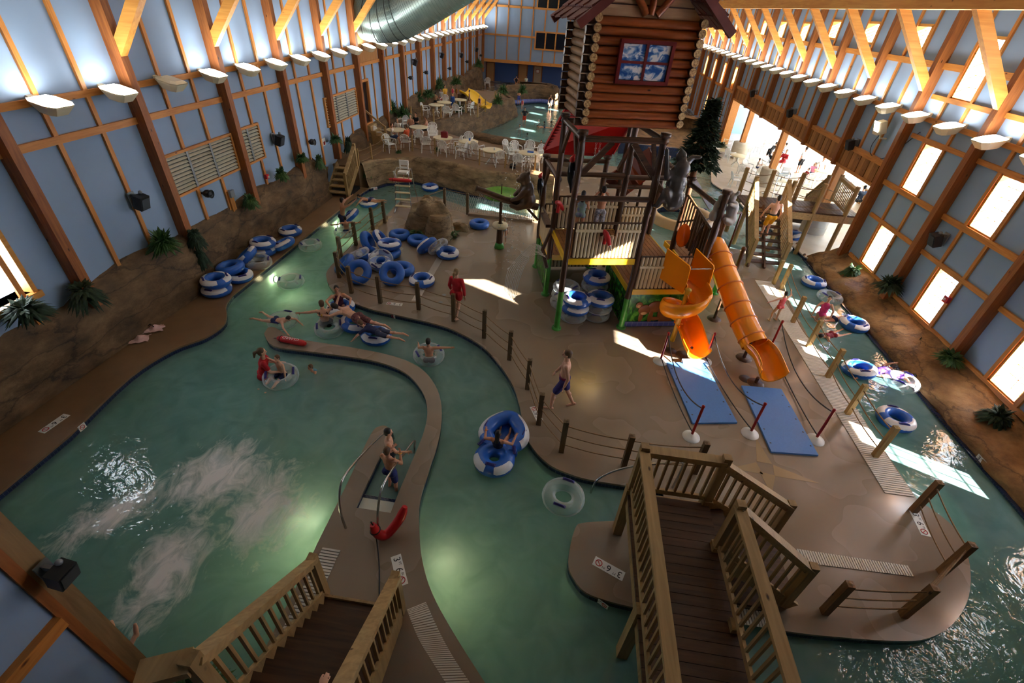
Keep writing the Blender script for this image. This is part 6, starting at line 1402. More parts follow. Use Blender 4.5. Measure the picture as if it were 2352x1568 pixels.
for a, b, an in ((2030, 940, 90), (2140, 945, 200), (2110, 960, 180)): chair(G(*cr3(a, b), 0), an, 'white plastic chair at the table in the end recess, '+{90: 'left of it', 200: 'right of it', 180: 'in front of it'}[an], 'chairs by the end wall')
def solo_box(name, label, cat, p, sz, mt, rz=0): 
    mb = M(); mb.box((0, 0, sz[2]/2), sz, 0); mb.tube([(-sz[0]*.3, 0, sz[2]), (0, 0, sz[2]*1.25), (sz[0]*.3, 0, sz[2])], .012, 5); return solo(name, mb, mt, label, cat, tuple(p), rz)
bagp = G(*cr1(400, 1010), ZT1); solo_box('bag', 'dark red bag standing on a terrace table', 'bag', bagp+V((.1, 0, .7)), (.34, .24, .28), mat('bag_red', S((120, 20, 30)), .7)); 
mb = M(); mb.lathe([(0, 0), (.035, 0), (.04, .12), (0, .12)], n=10); solo('cup', mb, white_m, 'white cup on the terrace table without people', 'cup', tuple(G(*cr1(1175, 1215), ZT1)+V((.12, -.1, .7))))
mb = M(); mb.lathe([(0, 0), (.05, 0), (.055, .12), (0, .12)], n=10); solo('cup', mb, tb_m, 'blue cup on a terrace table', 'cup', tuple(G(*cr1(800, 1070), ZT1)+V((.05, .1, .7))))
solo_box('bag', 'black bag on the terrace floor under a chair', 'bag', G(*cr2(1872, 415), ZT1), (.3, .2, .2), black_m)
mb = M(); mb.b2((-.16, -.1, 0), (.16, .1, .05)); solo('folded_towel', mb, tb_m, 'small blue folded towel on the rightmost terrace table', 'towel', tuple(G(*cr1(1740, 1260), ZT1)+V((.1, .05, .7))))
# annex furniture
rd = random.Random(21); gA = 'chairs in the sunlit side room'; n = 0
cr4 = lambda a, b: (1550+a*.2168, 280+b*.2168)
for a, b, an, lb in ((395, 370, 100, 'beside the spruce tree by the pool'), (690, 590, 150, 'on the pool deck left of the ladder chair'), (740, 560, 30, 'with a round back on the pool deck'), (850, 600, 200, 'in front of the seated child'), (620, 690, 90, 'alone behind the koala statue'), (950, 520, 20, 'near the concrete column base'), (1090, 400, 60, 'by the man in grey'), (1180, 420, 240, 'left of the slanting column'), (1230, 350, 0, 'behind the slanting column'),
                     (960, 300, 160, 'at the far window'), (1020, 330, 40, 'second at the far window'), (1380, 680, 180, 'right of the middle column'), (1620, 740, 190, 'behind the rope bridge'), (1800, 780, 170, 'right behind the rope bridge'), (1960, 860, 200, 'at the near end of the opening'), (1980, 700, 20, 'by the near jamb of the opening'), (1900, 640, 300, 'near the counter'), (1500, 620, 80, 'at the low table'), (1690, 640, 10, 'by the low table'), (560, 420, 120, 'left by the deck chairs')):
    chair(G(*cr4(a, b), 0), an, 'white plastic chair in the side room, '+lb, gA)
for a, b, lb in ((640, 470, 'round white table left on the pool deck'), (1170, 370, 'round white table behind the slanting column'), (1530, 640, 'round white table with a blue cloth in the side room'), (1850, 650, 'round white table near the counter'), (1040, 650, 'white table below the ladder chair')): table(G(*cr4(a, b), 0), lb, 'tables in the side room')
rd = random.Random(5)
for a, b in ((1700, 560), (1760, 600), (1830, 560), (1890, 590), (1940, 640), (1690, 700), (1760, 690), (1870, 720), (1930, 760), (2010, 790), (1640, 560), (1480, 560), (1330, 350), (1290, 300), (1140, 330), (870, 330), (740, 380), (660, 300), (1560, 700), (1330, 480)):
    chair(G(*cr4(a, b), 0)+V((rd.gauss(0, .1), 0, 0)), rd.random()*360, 'one of the many white plastic chairs crowded together in the sunlit side room', 'crowded chairs in the sunlit side room')
def lounger(p, ang, label):
    t = thing('deck_lounger', label, 'lounger', tuple(p), R_(ang), 'deck loungers'); mb = M()
    for s in (-.3, .3): mb.tube(smooth_path([(s, -.9, .3), (s, .2, .32), (s, .75, .85)], 3), .025, 6); mb.tube([(s, -.8, .3), (s, -.85, 0)], .025, 6); mb.tube([(s, .3, .32), (s, .45, 0)], .025, 6)
    part('frame', mb, white_m, t); mb = M()
    for k in range(9): mb.b2((-.3, -.88+.12*k, .31), (.3, -.8+.12*k, .335))
    for k in range(7): mb.bar((-.3, .24+.075*k, .38+.075*k), (.3, .24+.075*k, .38+.075*k), .06, .02)
    part('slats', mb, cream_m, t)
lounger(G(*cr4(520, 340), 0), -20, 'white slatted deck lounger beside the spruce tree'); lounger(G(*cr4(620, 370), 0), -20, 'white slatted deck lounger left of the first column')
gc2 = guard_chair('low lifeguard chair on the pale deck of the side room', tuple(G(*cr4(1040, 800), 0)), R_(185), .95)
t = thing('counter', 'long wooden counter inside the side room', 'counter', (16.2, 24, 0)); mb = M(); mb.b2((-.3, -3.5, 0), (.3, 3.5, .85)); part('body', mb, ply_m, t); mb = M(); mb.b2((-.4, -3.6, .85), (.4, 3.6, .92)); part('top', mb, cream_m, t)
# yellow far slide, fountains, toys
t = thing('kiddie_slide', 'wide yellow slide on the far terrace', 'slide', tuple(G(1090, 250, ZF)), R_(-15)); t.scale = (.72, .72, .72); mb = M(); pr_ = smooth_path([(-1.6, .6, 1.3), (-.8, .5, 1.1), (.3, .2, .5), (1.2, 0, .25), (1.7, 0, .3)], 5)
sweep(mb, pr_, trough(.9, .35, .06)); part('chute', mb, yel_m, t); mb = M(); mb.b2((-1.9, -.2, 0), (-1.5, 1.3, 1.2)); part('base', mb, rock_m, t)
for i, (u, v) in enumerate(((1254, 228), (1266, 230))):
    p = G(u, v, -.05); mb = M(); mb.lathe([(.16, 0), (.13, .4), (.09, .8), (.05, 1.0), (0, 1.05)], n=8); solo('fountain_jet', mb, mat('jet_white', S((235, 240, 245)), .5), ('left', 'right')[i]+' small white water jet at the end of the far pool', 'fountain', tuple(p), group='far water jets')
# ---------------------------------------------------------------- plants on the rocks
def fern(label, p, r=.5, h=.5, n=200, drop=0.0, cat='plant', up=True):
    t = thing('rock_plant', label, cat, tuple(p)); mb = M(); rd_ = random.Random(int(p[0]*31+p[1]*57)); 
    for k in range(n):
        a = rd_.random()*2*PI; f = rd_.random(); b = V((math.cos(a), math.sin(a), 0)); s0_ = V((0, 0, h*.2*rd_.random()))+b*r*.15*rd_.random()
        e = s0_+b*r*(.4+.6*f)+V((0, 0, h*(1-f)*rd_.random()-drop*f)); m_ = s0_.lerp(e, .5)+V((0, 0, .12*h)); w = b.cross(V((0, 0, 1)))*.035*(1+rd_.random())
        mb.add([s0_, m_+w, e, m_-w, m_+V((0, 0, .02))], [(0, 1, 4), (1, 2, 4), (2, 3, 4), (3, 0, 4)])
    part('foliage', mb, fern_m if n % 2 else leaf_m, t)
    mb = M(); mb.tube([(0, 0, -.05), (.02, .02, h*.3)], [.03, .015], 6); part('stem', mb, trunk_m, t)
def onL(u, v): p = GX(u, v, -11.0); return p
for u, v, r, h, n, dr, lb in ((368, 565, .5, .55, 241, .2, 'spiky fern on top of the left rock wall'), (180, 668, .45, .3, 200, .5, 'dark plant hanging below a post on the left rock'), (48, 715, .5, .35, 200, .2, 'dark plant under the left window'), (437, 540, .3, .3, 260, .5, 'trailing dark vine on the left rock wall, upper part'), (448, 580, .28, .2, 220, .6, 'trailing dark vine on the left rock wall, lower part'), (567, 462, .35, .3, 201, .3, 'green plant on the rock under the wide louver'), (640, 405, .3, .45, 201, .2, 'green plant on the rock right of the louvers'), (688, 368, .3, .35, 201, .1, 'small bright green plant by the wooden stub post'), (727, 370, .25, .3, 201, .4, 'green vine on the rock near the wall sign'), (795, 330, .3, .4, 220, .5, 'dark vine beside the deck stairs'), (766, 325, .35, .4, 201, .1, 'thin fern above the deck stairs')):
    fern(lb, onL(u, v)+V((.12, 0, 0)), r, h, n, dr)
for u, v, r, h, n, dr, lb in ((2040, 660, .5, .55, 240, .2, 'dark fern on the right rock bank below a post'), (1960, 622, .4, .3, 201, .3, 'green plant at the far end of the right rock bank'), (2105, 800, .4, .3, 240, .5, 'dark vine on the right rock bank'), (2180, 825, .4, .3, 201, .1, 'bright green plant at the foot of a right wall post'), (2290, 960, .4, .35, 240, .2, 'dark round plant on the right rock bank near the edge')):
    fern(lb, GX(u, v, 11.0), r, h, n, dr)
for u, v, z, lb in ((845, 390, .7, 'vine hanging on the terrace rock by the stairs'), (918, 352, .95, 'green plant on the terrace rock edge under the fence'), (1080, 385, .75, 'bright green vine on the terrace rock'), (1185, 405, .8, 'dark vine on the terrace rock behind the bear'), (1005, 345, 1.0, 'dark plant at the terrace edge')): fern(lb, G(u, v, z)+V((0, -.15, 0)), .3, .25, 181, .45)
for u, v, z, lb in ((985, 225, 1.9, 'tall green plant on the far left rock'), (1010, 205, 2.0, 'second tall green plant on the far left rock'), (1048, 195, 2.0, 'third green plant on the far left rock'), (900, 260, 1.8, 'green plant beside the tall glass door'), (928, 270, 1.6, 'hanging plant on the rock below the far terrace'), (960, 235, 1.7, 'bushy plant above the far terrace'), (1100, 155, 2.4, 'tall palm like plant in the far left corner'), (1143, 240, 1.3, 'dark plant right of the yellow slide'), (1055, 265, 1.0, 'small plant on the rock under the far fence'), (1155, 215, 1.5, 'dark shrub on the grotto rocks'), (1200, 215, 1.4, 'low shrub on top of the grotto')):
    fern(lb, G(u, v, z), .6, .9, 161, .1)
for u, v, lb in ((370, 1505, 'green plant at the foot of the near corner post'),): fern(lb, V((-4.0, 1.6, .1)), .5, .5, 201, .1)
fern('dark fern on the far right rock bank', G(1625, 330, .6), .7, .7, 160, .1); fern('green plant right of the spruce tree on the far bank', G(1655, 338, .3), .6, .5, 161, .1)
# underwater lamps
uw_m = emis('underwater_lens', (1, .82, .5), 30)
for i, (x, y, z, dx, dy, lb) in enumerate(((-1.75, 4.05, -.42, .85, .2, 'round underwater lamp in the divider wall facing the river'), (-3.62, 4.5, -.42, -.9, .1, 'round underwater lamp in the divider wall facing the pool'), (-9.72, 13.3, -.5, .8, 0, 'round underwater lamp below the left deck'), (-9.7, 18.35, -.5, .8, 0, 'round underwater lamp at the far left deck'), (-1.55, 22.15, -.45, 0, -.8, 'round underwater lamp below the terrace rock'))):
    t = thing('underwater_lamp', lb, 'lamp', (x, y, z), math.atan2(dy, dx), 'underwater lamps'); mb = M(); q = MX.Rotation(PI/2, 3, 'Y'); mb.lathe([(.13, 0), (.13, .03), (.1, .04)], (0, 0, 0), 16, q); part('ring', mb, steel_m, t); mb = M(); mb.lathe([(0, .03), (.1, .03)], (0, 0, 0), 16, q); part('lens', mb, uw_m, t)
    d = bpy.data.lights.new('underwater_glow', 'POINT'); d.energy = UW; d.color = (1, .64, .36); d.shadow_soft_size = .1; o = link('underwater_glow', d); o.location = (x+dx*.55, y+dy*.55, z-.05)
# ---------------------------------------------------------------- people
skin_m = mat('skin', S((206, 150, 118)), .5, S((192, 134, 102)), 5); skin_l = mat('skin_light', S((226, 176, 148)), .5, S((214, 160, 130)), 5); skin_d = mat('skin_tan', S((176, 118, 84)), .5, S((160, 104, 72)), 5)
hair_d = mat('hair_dark', S((34, 26, 22)), .55); hair_b = mat('hair_brown', S((84, 58, 38)), .55, S((104, 76, 50)), 12); hair_bl = mat('hair_blond', S((150, 118, 76)), .55, S((126, 96, 60)), 12)
eye_m = mat('eye_dark', S((24, 20, 20)), .2); lip_m = mat('lips', S((168, 92, 84)), .5)
CL = {}
def cl(c, c2=None, s=14):
    k = (c, c2, s)
    if k not in CL: CL[k] = mat('cloth_%d_%d_%d' % c, S(c), .8, S(c2) if c2 else None, s, det=2)
    return CL[k]
FIG = []
def W(u, v, dz): p = G(u, v, -.12); p.z += dz; return p
def person(label, loc, ang, pose=None, h=1.7, skin=None, hair=(hair_d, 'short'), wear=(), vox=.014, foot=True, pz=None, near=False, group=None, tilt=None):
    """pose: directions in the body's own axes (x right, y front, z up): torso, head, ua/fa/th/sh per side."""
    pose = pose or {}; k = h/1.74; sk = skin or skin_m
    D = dict(torso=(0, 0, 1), front=(0, 1, 0), head=(0, .05, 1), ual=(-.18, 0, -1), uar=(.18, 0, -1), fal=(-.05, .2, -1), far=(.05, .2, -1), thl=(-.05, .02, -1), thr=(.05, .02, -1), shl=(0, -.04, -1), shr=(0, -.04, -1), hfl=None, hfr=None)
    D.update(pose); nv = lambda a: V(a).normalized()
    td = nv(D['torso']); fr = V(D['front']); fr = (fr-td*fr.dot(td)).normalized(); rt = fr.cross(td).normalized()
    B = MX((rt, fr, td)).transposed()
    P = V((0, 0, 0)); nb = P+td*.5*k; J = {}
    for s, q in ((-1, 'l'), (1, 'r')):
        J['S'+q] = P+td*.455*k+rt*s*.175*k; J['E'+q] = J['S'+q]+nv(D['ua'+q])*.285*k; J['W'+q] = J['E'+q]+nv(D['fa'+q])*.245*k
        J['H'+q] = P+rt*s*.09*k-td*.04*k; J['K'+q] = J['H'+q]+nv(D['th'+q])*.42*k; J['A'+q] = J['K'+q]+nv(D['sh'+q])*.4*k
    hd = nv(D['head']); hc = nb+hd*.2*k; hf = V(D.get('face', D['front'])); hf = (hf-hd*hf.dot(hd)).normalized(); hr = hf.cross(hd); HB = MX((hr, hf, hd)).transposed()
    mb = M(); c_ = lambda p0, r0, p1, r1: mb.cap(p0, r0*k, p1, r1*k)
    mb.ball(P+td*.34*k, (.165*k, .108*k, .19*k), 12, 8, B); mb.ball(P+td*.16*k+fr*.008*k, (.142*k, .1*k, .17*k), 12, 8, B); mb.ball(P-td*.01*k, (.158*k, .112*k, .13*k), 12, 8, B)
    c_(P+td*.42*k-rt*.13*k, .07, P+td*.42*k+rt*.13*k, .07); c_(nb-td*.03*k, .058, hc-hd*.08*k, .05)
    mb.ball(hc+hd*.02*k, (.075*k, .094*k, .105*k), 12, 9, HB); mb.ball(hc-hd*.055*k+hf*.022*k, (.054*k, .066*k, .06*k), 10, 7, HB)
    mb.cap(hc+hf*.09*k+hd*.015*k, .010*k, hc+hf*.106*k-hd*.018*k, .015*k)
    for s in (-1, 1): mb.ball(hc+hr*s*.077*k-hd*.005*k, (.012*k, .02*k, .03*k), 8, 6, HB)
    for s, q in ((-1, 'l'), (1, 'r')):
        c_(J['S'+q], .056, J['E'+q], .042); c_(J['E'+q], .042, J['W'+q], .03)
        c_(J['H'+q], .088, J['K'+q], .056); mb.ball(J['H'+q]-fr*.04*k, .1*k, 10, 8); c_(J['K'+q], .054, J['A'+q], .036); mb.ball(J['K'+q].lerp(J['A'+q], .28)-nv(D['sh'+q]).cross(rt).normalized()*(-.012*k), .054*k, 10, 8)
        if foot:
            sd = nv(D['sh'+q]); ff = V(D.get('foot', D['front'])); ff = (ff-sd*ff.dot(sd)*.9).normalized() if D.get('toe') is None else nv(D['toe'])
            a = J['A'+q]; c_(a-ff*.035*k+sd*.035*k, .036, a+ff*.1*k+sd*.05*k, .034); c_(a+ff*.1*k+sd*.05*k, .034, a+ff*.17*k+sd*.055*k, .024)
        hv = nv(D['hf'+q] or D['fa'+q]); w = J['W'+q]; side = hv.cross(fr); side = side.normalized() if side.length > .2 else rt; nrm = hv.cross(side).normalized()
        qb = MX((side, nrm, hv)).transposed(); mb.ball(w+hv*.05*k, (.04*k, .018*k, .055*k), 10, 7, qb)
        fr_ = .0088 if near else .012
        for i, (ox, L) in enumerate(((-.03, .06), (-.01, .075), (.011, .07), (.03, .055))):
            b0 = w+hv*.085*k+side*ox*k; b1 = b0+(hv+nrm*.18).normalized()*L*.5*k+side*ox*.15*k; b2 = b1+(hv+nrm*.6).normalized()*L*.55*k
            mb.cap(b0, fr_*k, b1, fr_*.95*k, 6); mb.cap(b1, fr_*.95*k, b2, fr_*.8*k, 6)
        t0 = w+hv*.03*k+side*.03*k*(-s); mb.cap(t0, .012*k, t0+(hv*.6-side*s*.8).normalized()*.045*k+nrm*.015*k, .0105*k, 6)
    low = min(p.z for p in mb.v); root = V(loc)
    off = V((0, 0, pz if pz is not None else -low))
    rotm = MX.Translation(root) @ MX.Rotation(R_(ang), 4, 'Z')
    def shift(m): m.v = [p+off for p in m.v]; return m
    body = link('person', shift(mb).mesh('person', sk), None, None, 0, rotm); tag(body, label, 'person', group)
    FIG.append((body, vox))
    def child(nm, m, mt, lab=None, rem=None, raw=False):
        o = link(nm, (m if raw else shift(m)).mesh(nm, mt), body)
        if lab: o['label'] = lab
        if rem: FIG.append((o, rem))
        return o
    hm, style = hair
    if style:
        m = M(); m.ball(hc+hd*.035*k-hf*.012*k, (.083*k, .098*k, .1*k), 14, 10, HB)
        vs = [p for p in m.v]; keep = []
        m2 = M(); m2.ball(hc+hd*.04*k-hf*.018*k, (.085*k, .098*k, .1*k), 14, 9, HB); m2.ball(hc-hf*.04*k-hd*.01*k, (.08*k, .07*k, .09*k), 12, 8, HB)
        if style == 'long': m2.cap(hc-hf*.06*k, .075*k, hc-hf*.085*k-hd*.22*k, .06*k); 
        if style == 'tail': m2.cap(hc-hf*.1*k+hd*.03*k, .04*k, hc-hf*.17*k+hd*.0*k, .045*k); m2.cap(hc-hf*.17*k, .045*k, hc-hf*.2*k-hd*.14*k, .02*k)
        child('hair', m2, hm, None, max(.012, vox))
    if near or vox <= .014:
        for s in (-1, 1): m = M(); m.ball(hc+hr*s*.03*k+hf*.084*k+hd*.022*k, (.012*k, .008*k, .007*k), 8, 6, HB); child('eye', m, eye_m)
        m = M(); m.ball(hc+hf*.087*k-hd*.052*k, (.022*k, .008*k, .007*k), 8, 6, HB); child('mouth', m, lip_m)
    for w in wear:
        kind, mt = w[0], w[1]; m = M(); q_ = lambda p0, r0, p1, r1: m.cap(p0, r0*k, p1, r1*k)
        if kind in ('trunks', 'shorts', 'brief'):
            m.ball(P+td*.005*k, (.168*k, .122*k, .115*k), 12, 8, B)
            for q in 'lr':
                f = .72 if kind == 'trunks' else (.5 if kind == 'shorts' else .1); e = J['H'+q].lerp(J['K'+q], f); m.ball(J['H'+q]-fr*.04*k, .108*k, 10, 8)
                if kind != 'brief': m.cap(J['H'+q], .1*k, e, .092*k)
        if kind in ('shirt', 'jacket', 'swimsuit', 'tank'):
            g_ = 1.09 if kind != 'swimsuit' else 1.05
            m.ball(P+td*.34*k, (.165*k*g_, .108*k*g_*1.05, .185*k), 12, 8, B); m.ball(P+td*.16*k, (.148*k*g_, .108*k*g_, .17*k), 12, 8, B)
            if kind == 'swimsuit': m.ball(P-td*.01*k, (.165*k, .12*k, .13*k), 12, 8, B); [m.ball(J['H'+q]-fr*.04*k, .106*k, 10, 8) for q in 'lr']
            else:
                m.ball(P+td*.03*k, (.166*k, .12*k, .1*k), 12, 8, B); m.cap(P+td*.42*k-rt*.13*k, .08*k, P+td*.42*k+rt*.13*k, .08*k)
                for q in 'lr':
                    if kind == 'shirt': m.cap(J['S'+q], .07*k, J['S'+q].lerp(J['E'+q], .6), .062*k)
                    if kind == 'jacket': m.cap(J['S'+q], .072*k, J['E'+q], .058*k); m.cap(J['E'+q], .057*k, J['E'+q].lerp(J['W'+q], .85), .046*k); m.cap(J['H'+q], .118*k, J['H'+q].lerp(J['K'+q], .3), .122*k); m.ball(J['H'+q]-fr*.045*k, .13*k, 10, 8); m.ball(P, (.175*k, .135*k, .13*k), 12, 8, B)
        if kind == 'bikini':
            for s in (-1, 1): m.tube([P+td*.3*k+rt*.14*k*s-fr*.06*k, P+td*.44*k+rt*.1*k*s-fr*.08*k], .012*k, 5)
            m.tube([P+td*.3*k-rt*.15*k-fr*.05*k, P+td*.3*k-fr*.105*k, P+td*.3*k+rt*.15*k-fr*.05*k], .014*k, 5)
        if kind == 'band': m.torus(.036*k, .01*k, J['W'+w[2]], 12, 6, V((0, 0, 1)).rotation_difference((J['W'+w[2]]-J['E'+w[2]]).normalized()).to_matrix())
        if kind == 'sash': m.torus(.14*k, .02*k, P+td*.07*k, 20, 6, B @ MX.Diagonal((1.02, .76, 1.5)))
        child({'swimsuit': 'swimsuit', 'bikini': 'swimsuit_straps', 'band': 'wristband', 'sash': 'waistband', 'tank': 'top'}.get(kind, kind), m, mt, None, max(vox, .012) if kind not in ('bikini', 'band', 'sash') else None)
    body['_eye'] = 1; del body['_eye']
    return body
NV, RD, BLK = cl((28, 40, 84)), cl((186, 22, 34)), cl((30, 30, 34))
WALK = dict(thl=(-.06, .5, -1), shl=(-.02, .05, -1), thr=(.06, -.28, -1), shr=(.02, -.5, -1), ual=(-.2, -.3, -1), fal=(0, .25, -1), uar=(.2, .25, -1), far=(0, .6, -.9))
# by the rope fence and on the deck
person('bare chested man in navy swim trunks striding on the deck near the rope fence', G(1285, 938), 88, dict(WALK, head=(-.1, .1, 1)), 1.76, skin_l, (hair_b, 'short'), (('trunks', cl((48, 44, 110), (56, 50, 120), 3)), ('sash', cl((110, 26, 70)))), .0075, near=True)
person('girl in a long red jacket walking beside the rope fence', G(1050, 727), -15, dict(WALK, ual=(-.3, 0, -1), uar=(.35, -.1, -1), fal=(-.1, .5, -.8), far=(.1, 0, -1)), 1.6, skin_l, (hair_bl, 'tail'), (('jacket', RD),), .009, near=True)
person('small girl in a pink swimsuit running with one arm out near the right ropes', G(1776, 738), 15, dict(thl=(-.3, .1, -1), thr=(.25, .3, -1), shr=(0, -.1, -1), ual=(-1, 0, -.5), fal=(-1, .1, -.4), uar=(.9, .4, .3), far=(.3, .8, .5)), 1.1, skin_l, (hair_d, 'short'), (('swimsuit', cl((226, 70, 84), (240, 130, 130))),), .009, near=True)
person('bare backed man in yellow trunks climbing the open bridge stairs', V((8.0, 18.55, .8)), 0, dict(thl=(-.05, .2, -1), thr=(.05, .6, -1), shr=(0, -.3, -1), ual=(-.5, .1, -1), uar=(.5, .1, -1), fal=(-.1, .4, -.9), far=(.1, .4, -.9)), 1.72, skin_l, (hair_d, 'short'), (('trunks', cl((236, 166, 18))), ('sash', BLK)), .010, near=True)
# on the tower
person('girl in a patterned swimsuit standing on the tower with her hands at her mouth', T(.62, 1.35, 2.3), TANG*57.3-25, dict(ual=(-.25, .3, -1), uar=(.25, .3, -1), fal=(.3, .5, 1), far=(-.3, .5, 1)), 1.38, skin_m, (hair_d, 'long'), (('swimsuit', cl((150, 190, 150), (120, 110, 190), 9)),), .010, near=True)
person('boy in dark patterned trunks standing on the tower with his back to us', T(1.2, 1.4, 2.3), TANG*57.3-8, dict(ual=(-.7, .5, -.6), uar=(.7, .5, -.6), fal=(.8, .15, .9), far=(-.8, .15, .9)), 1.5, skin_m, (hair_d, 'short'), (('trunks', cl((30, 34, 74), (210, 210, 220), 16)),), .010, near=True)
person('small child in a swimsuit standing behind the green dish pole', V((-2.2, 17.25, 0)), 170, dict(ual=(-.3, .4, -1)), 1.05, skin_l, (hair_b, 'short'), (('swimsuit', cl((190, 200, 215))),), .014)
# entry steps
person('boy on the pool steps looking to his side with one arm bent forward', V((-2.86, 5.95, -.43)), -70, dict(uar=(.3, .6, -.8), far=(.2, 1, .1), ual=(-.2, -.2, -1), thl=(-.1, .1, -1), head=(.05, .1, 1)), 1.42, skin_l, (hair_d, 'short'), (('shorts', BLK),), .009, near=True)
person('boy in blue trunks seen from behind on the pool steps', V((-2.68, 5.45, -.3)), -15, dict(uar=(.3, .5, -.8), far=(-.4, .5, .8), ual=(-.2, .6, -.7), fal=(.2, .8, .2), thl=(-.1, .35, -1), shl=(0, -.3, -1)), 1.34, skin_m, (hair_b, 'short'), (('trunks', cl((40, 54, 120), (30, 40, 90))), ('band', yel_m, 'r')), .009, near=True)
# main pool
person('lifeguard in a red shirt standing in the pool beside a clear tube', W(606, 862, -0.83), -60, dict(torso=(.05, .25, 1), ual=(-.2, .4, -1), uar=(.2, .4, -1), fal=(.1, 1, -.3), far=(-.1, 1, -.3)), 1.66, skin_l, (hair_b, 'tail'), (('shirt', RD), ('shorts', RD)), .010, near=True)
person('small boy sitting in the clear tube next to the red lifeguard', G(648, 858, -.05), 160, dict(thl=(-.2, 1, -.1), thr=(.2, 1, -.1), shl=(0, 1, -.5), shr=(0, 1, -.5), uar=(1, .1, .1), far=(1, .2, .3), ual=(-.3, .2, -1)), 1.2, skin_l, (hair_b, 'short'), (('shorts', NV),), .010, pz=.02, near=True)
person('child half under water beside the divider wall', G(736, 842, -.15), 150, dict(torso=(0, .6, .5), ual=(-.8, .4, -.5), uar=(.8, .4, -.5), thl=(-.1, -1, -.3), thr=(.1, -1, -.3), shl=(0, -1, -.2), shr=(0, -1, -.2)), 1.15, skin_m, (hair_b, 'short'), (('swimsuit', cl((80, 150, 170), (60, 90, 120))),), .012, pz=-.2)
PRONE = dict(torso=(0, 1, .22), front=(0, .2, -1), head=(0, .8, .7), face=(0, 1, .1), thl=(-.1, -1, -.05), thr=(.12, -1, -.05), shl=(-.05, -1, .05), shr=(.08, -1, .05), ual=(-.7, .6, -.5), uar=(.7, .6, -.5), fal=(-.1, .6, -.7), far=(.1, .6, -.7), toe=(0, -1, -.4))
person('boy in dark shirt and shorts lying face down on a printed blue tube', G(868, 762, .3), 85, dict(PRONE), 1.35, skin_l, (hair_b, 'short'), (('shirt', cl((26, 32, 74))), ('trunks', cl((36, 42, 66), (60, 66, 96)))), .009, pz=.0, near=True)
person('large bare backed man in patterned shorts lying over a blue tube', G(818, 728, .32), 72, dict(PRONE, ual=(-.5, .8, -.4), fal=(-.2, 1, -.1), uar=(.6, .6, -.5), head=(-.2, 1, .3), thl=(-.1, -1, -.25), thr=(.1, -1, -.25)), 1.75, skin_l, (hair_d, 'short'), (('trunks', cl((40, 26, 30), (150, 90, 90), 18)), ('band', yel_m, 'l')), .009, pz=.0, near=True)
person('woman with outstretched arms sitting in a clear tube, her back to us', G(748, 742, -.05), 25, dict(ual=(-1, .3, -.25), fal=(-1, .3, -.1), uar=(.8, .3, .4), far=(.4, .5, .8), thl=(-.2, 1, -.2), thr=(.2, 1, -.2)), 1.6, skin_l, (hair_b, 'short'), (('bikini', BLK), ('shorts', BLK)), .009, pz=.02, near=True)
person('dark haired person in the tube at the back of the group by the island edge', G(780, 702, -.02), -150, dict(torso=(0, .3, 1), ual=(-.7, .6, -.3), fal=(.3, 1, -.2), uar=(.7, .7, -.2), far=(-.3, 1, -.2), thl=(-.2, 1, -.1), thr=(.2, 1, -.1)), 1.6, skin_m, (hair_d, 'long'), (('swimsuit', cl((90, 30, 50))),), .010, pz=.04, near=True)
person('child lying across a clear tube near the divider tip with legs trailing left', G(634, 735, .1), -100, dict(PRONE, ual=(-.6, .8, -.3), uar=(.6, .6, -.3), shl=(-.3, -1, .1), thr=(.3, -1, .0)), 1.25, skin_l, (hair_d, 'short'), (('brief', NV),), .010, pz=.0, near=True)
person('boy standing in a clear tube in the narrow channel, arm stretched right', W(986, 826, -0.73), 5, dict(uar=(1, .1, .05), far=(1, .3, -.1), ual=(-.6, .5, -.5), fal=(-.2, .8, -.1), thl=(-.15, .1, -1)), 1.42, skin_m, (hair_d, 'short'), (('trunks', cl((46, 26, 24))),), .009, near=True)
person('dark haired girl lying back in the double tube holding its sides', G(1144, 1030, .05), -6, dict(torso=(0, -.25, 1), head=(0, .15, 1), ual=(-.75, .35, -.5), fal=(-.15, .85, .25), uar=(.75, .35, -.5), far=(.15, .85, .25), thl=(-.15, 1, .1), thr=(.15, 1, .1), shl=(0, 1, -.5), shr=(0, 1, -.5)), 1.3, skin_m, (hair_d, 'long'), (('swimsuit', cl((40, 40, 60))), ('band', ora_m, 'l')), .009, pz=.02, near=True)
person('man tipping a blue tube in the far left channel', W(788, 512, -0.63), -50, dict(torso=(.1, .2, 1), ual=(-.3, .8, .5), fal=(0, 1, .5), uar=(.4, .8, .5), far=(0, 1, .6)), 1.7, skin_m, (hair_d, 'short'), (('trunks', NV),), .012)
person('child in a clear tube beside the tipped blue tube', G(797, 530, -.05), 30, dict(ual=(-1, .2, -.3), fal=(-1, .3, -.1), uar=(1, .2, -.3), far=(1, .2, -.1), thl=(-.2, 1, -.3), thr=(.2, 1, -.3)), 1.25, skin_m, (hair_d, 'short'), (('shorts', NV),), .012, pz=.02)
person('child lying in a printed blue tube at the far left bend', G(849, 461, .1), 100, dict(PRONE), 1.25, skin_m, (hair_d, 'short'), (('brief', NV),), .013, pz=.02)
person('slider arriving feet first in the pool behind the lower left corner post', V((-5.45, 1.45, -.1)), 0, dict(torso=(.1, -1, .1), front=(0, .1, 1), head=(0, -1, .3), thl=(-.12, 1, .35), thr=(.14, 1, .3), shl=(-.1, 1, .5), shr=(.1, 1, .5), ual=(-.5, -.5, 0), uar=(.5, -.5, 0), toe=(0, .3, 1)), 1.6, skin_l, (hair_b, 'short'), (('trunks', NV),), .009, pz=.05, near=True)
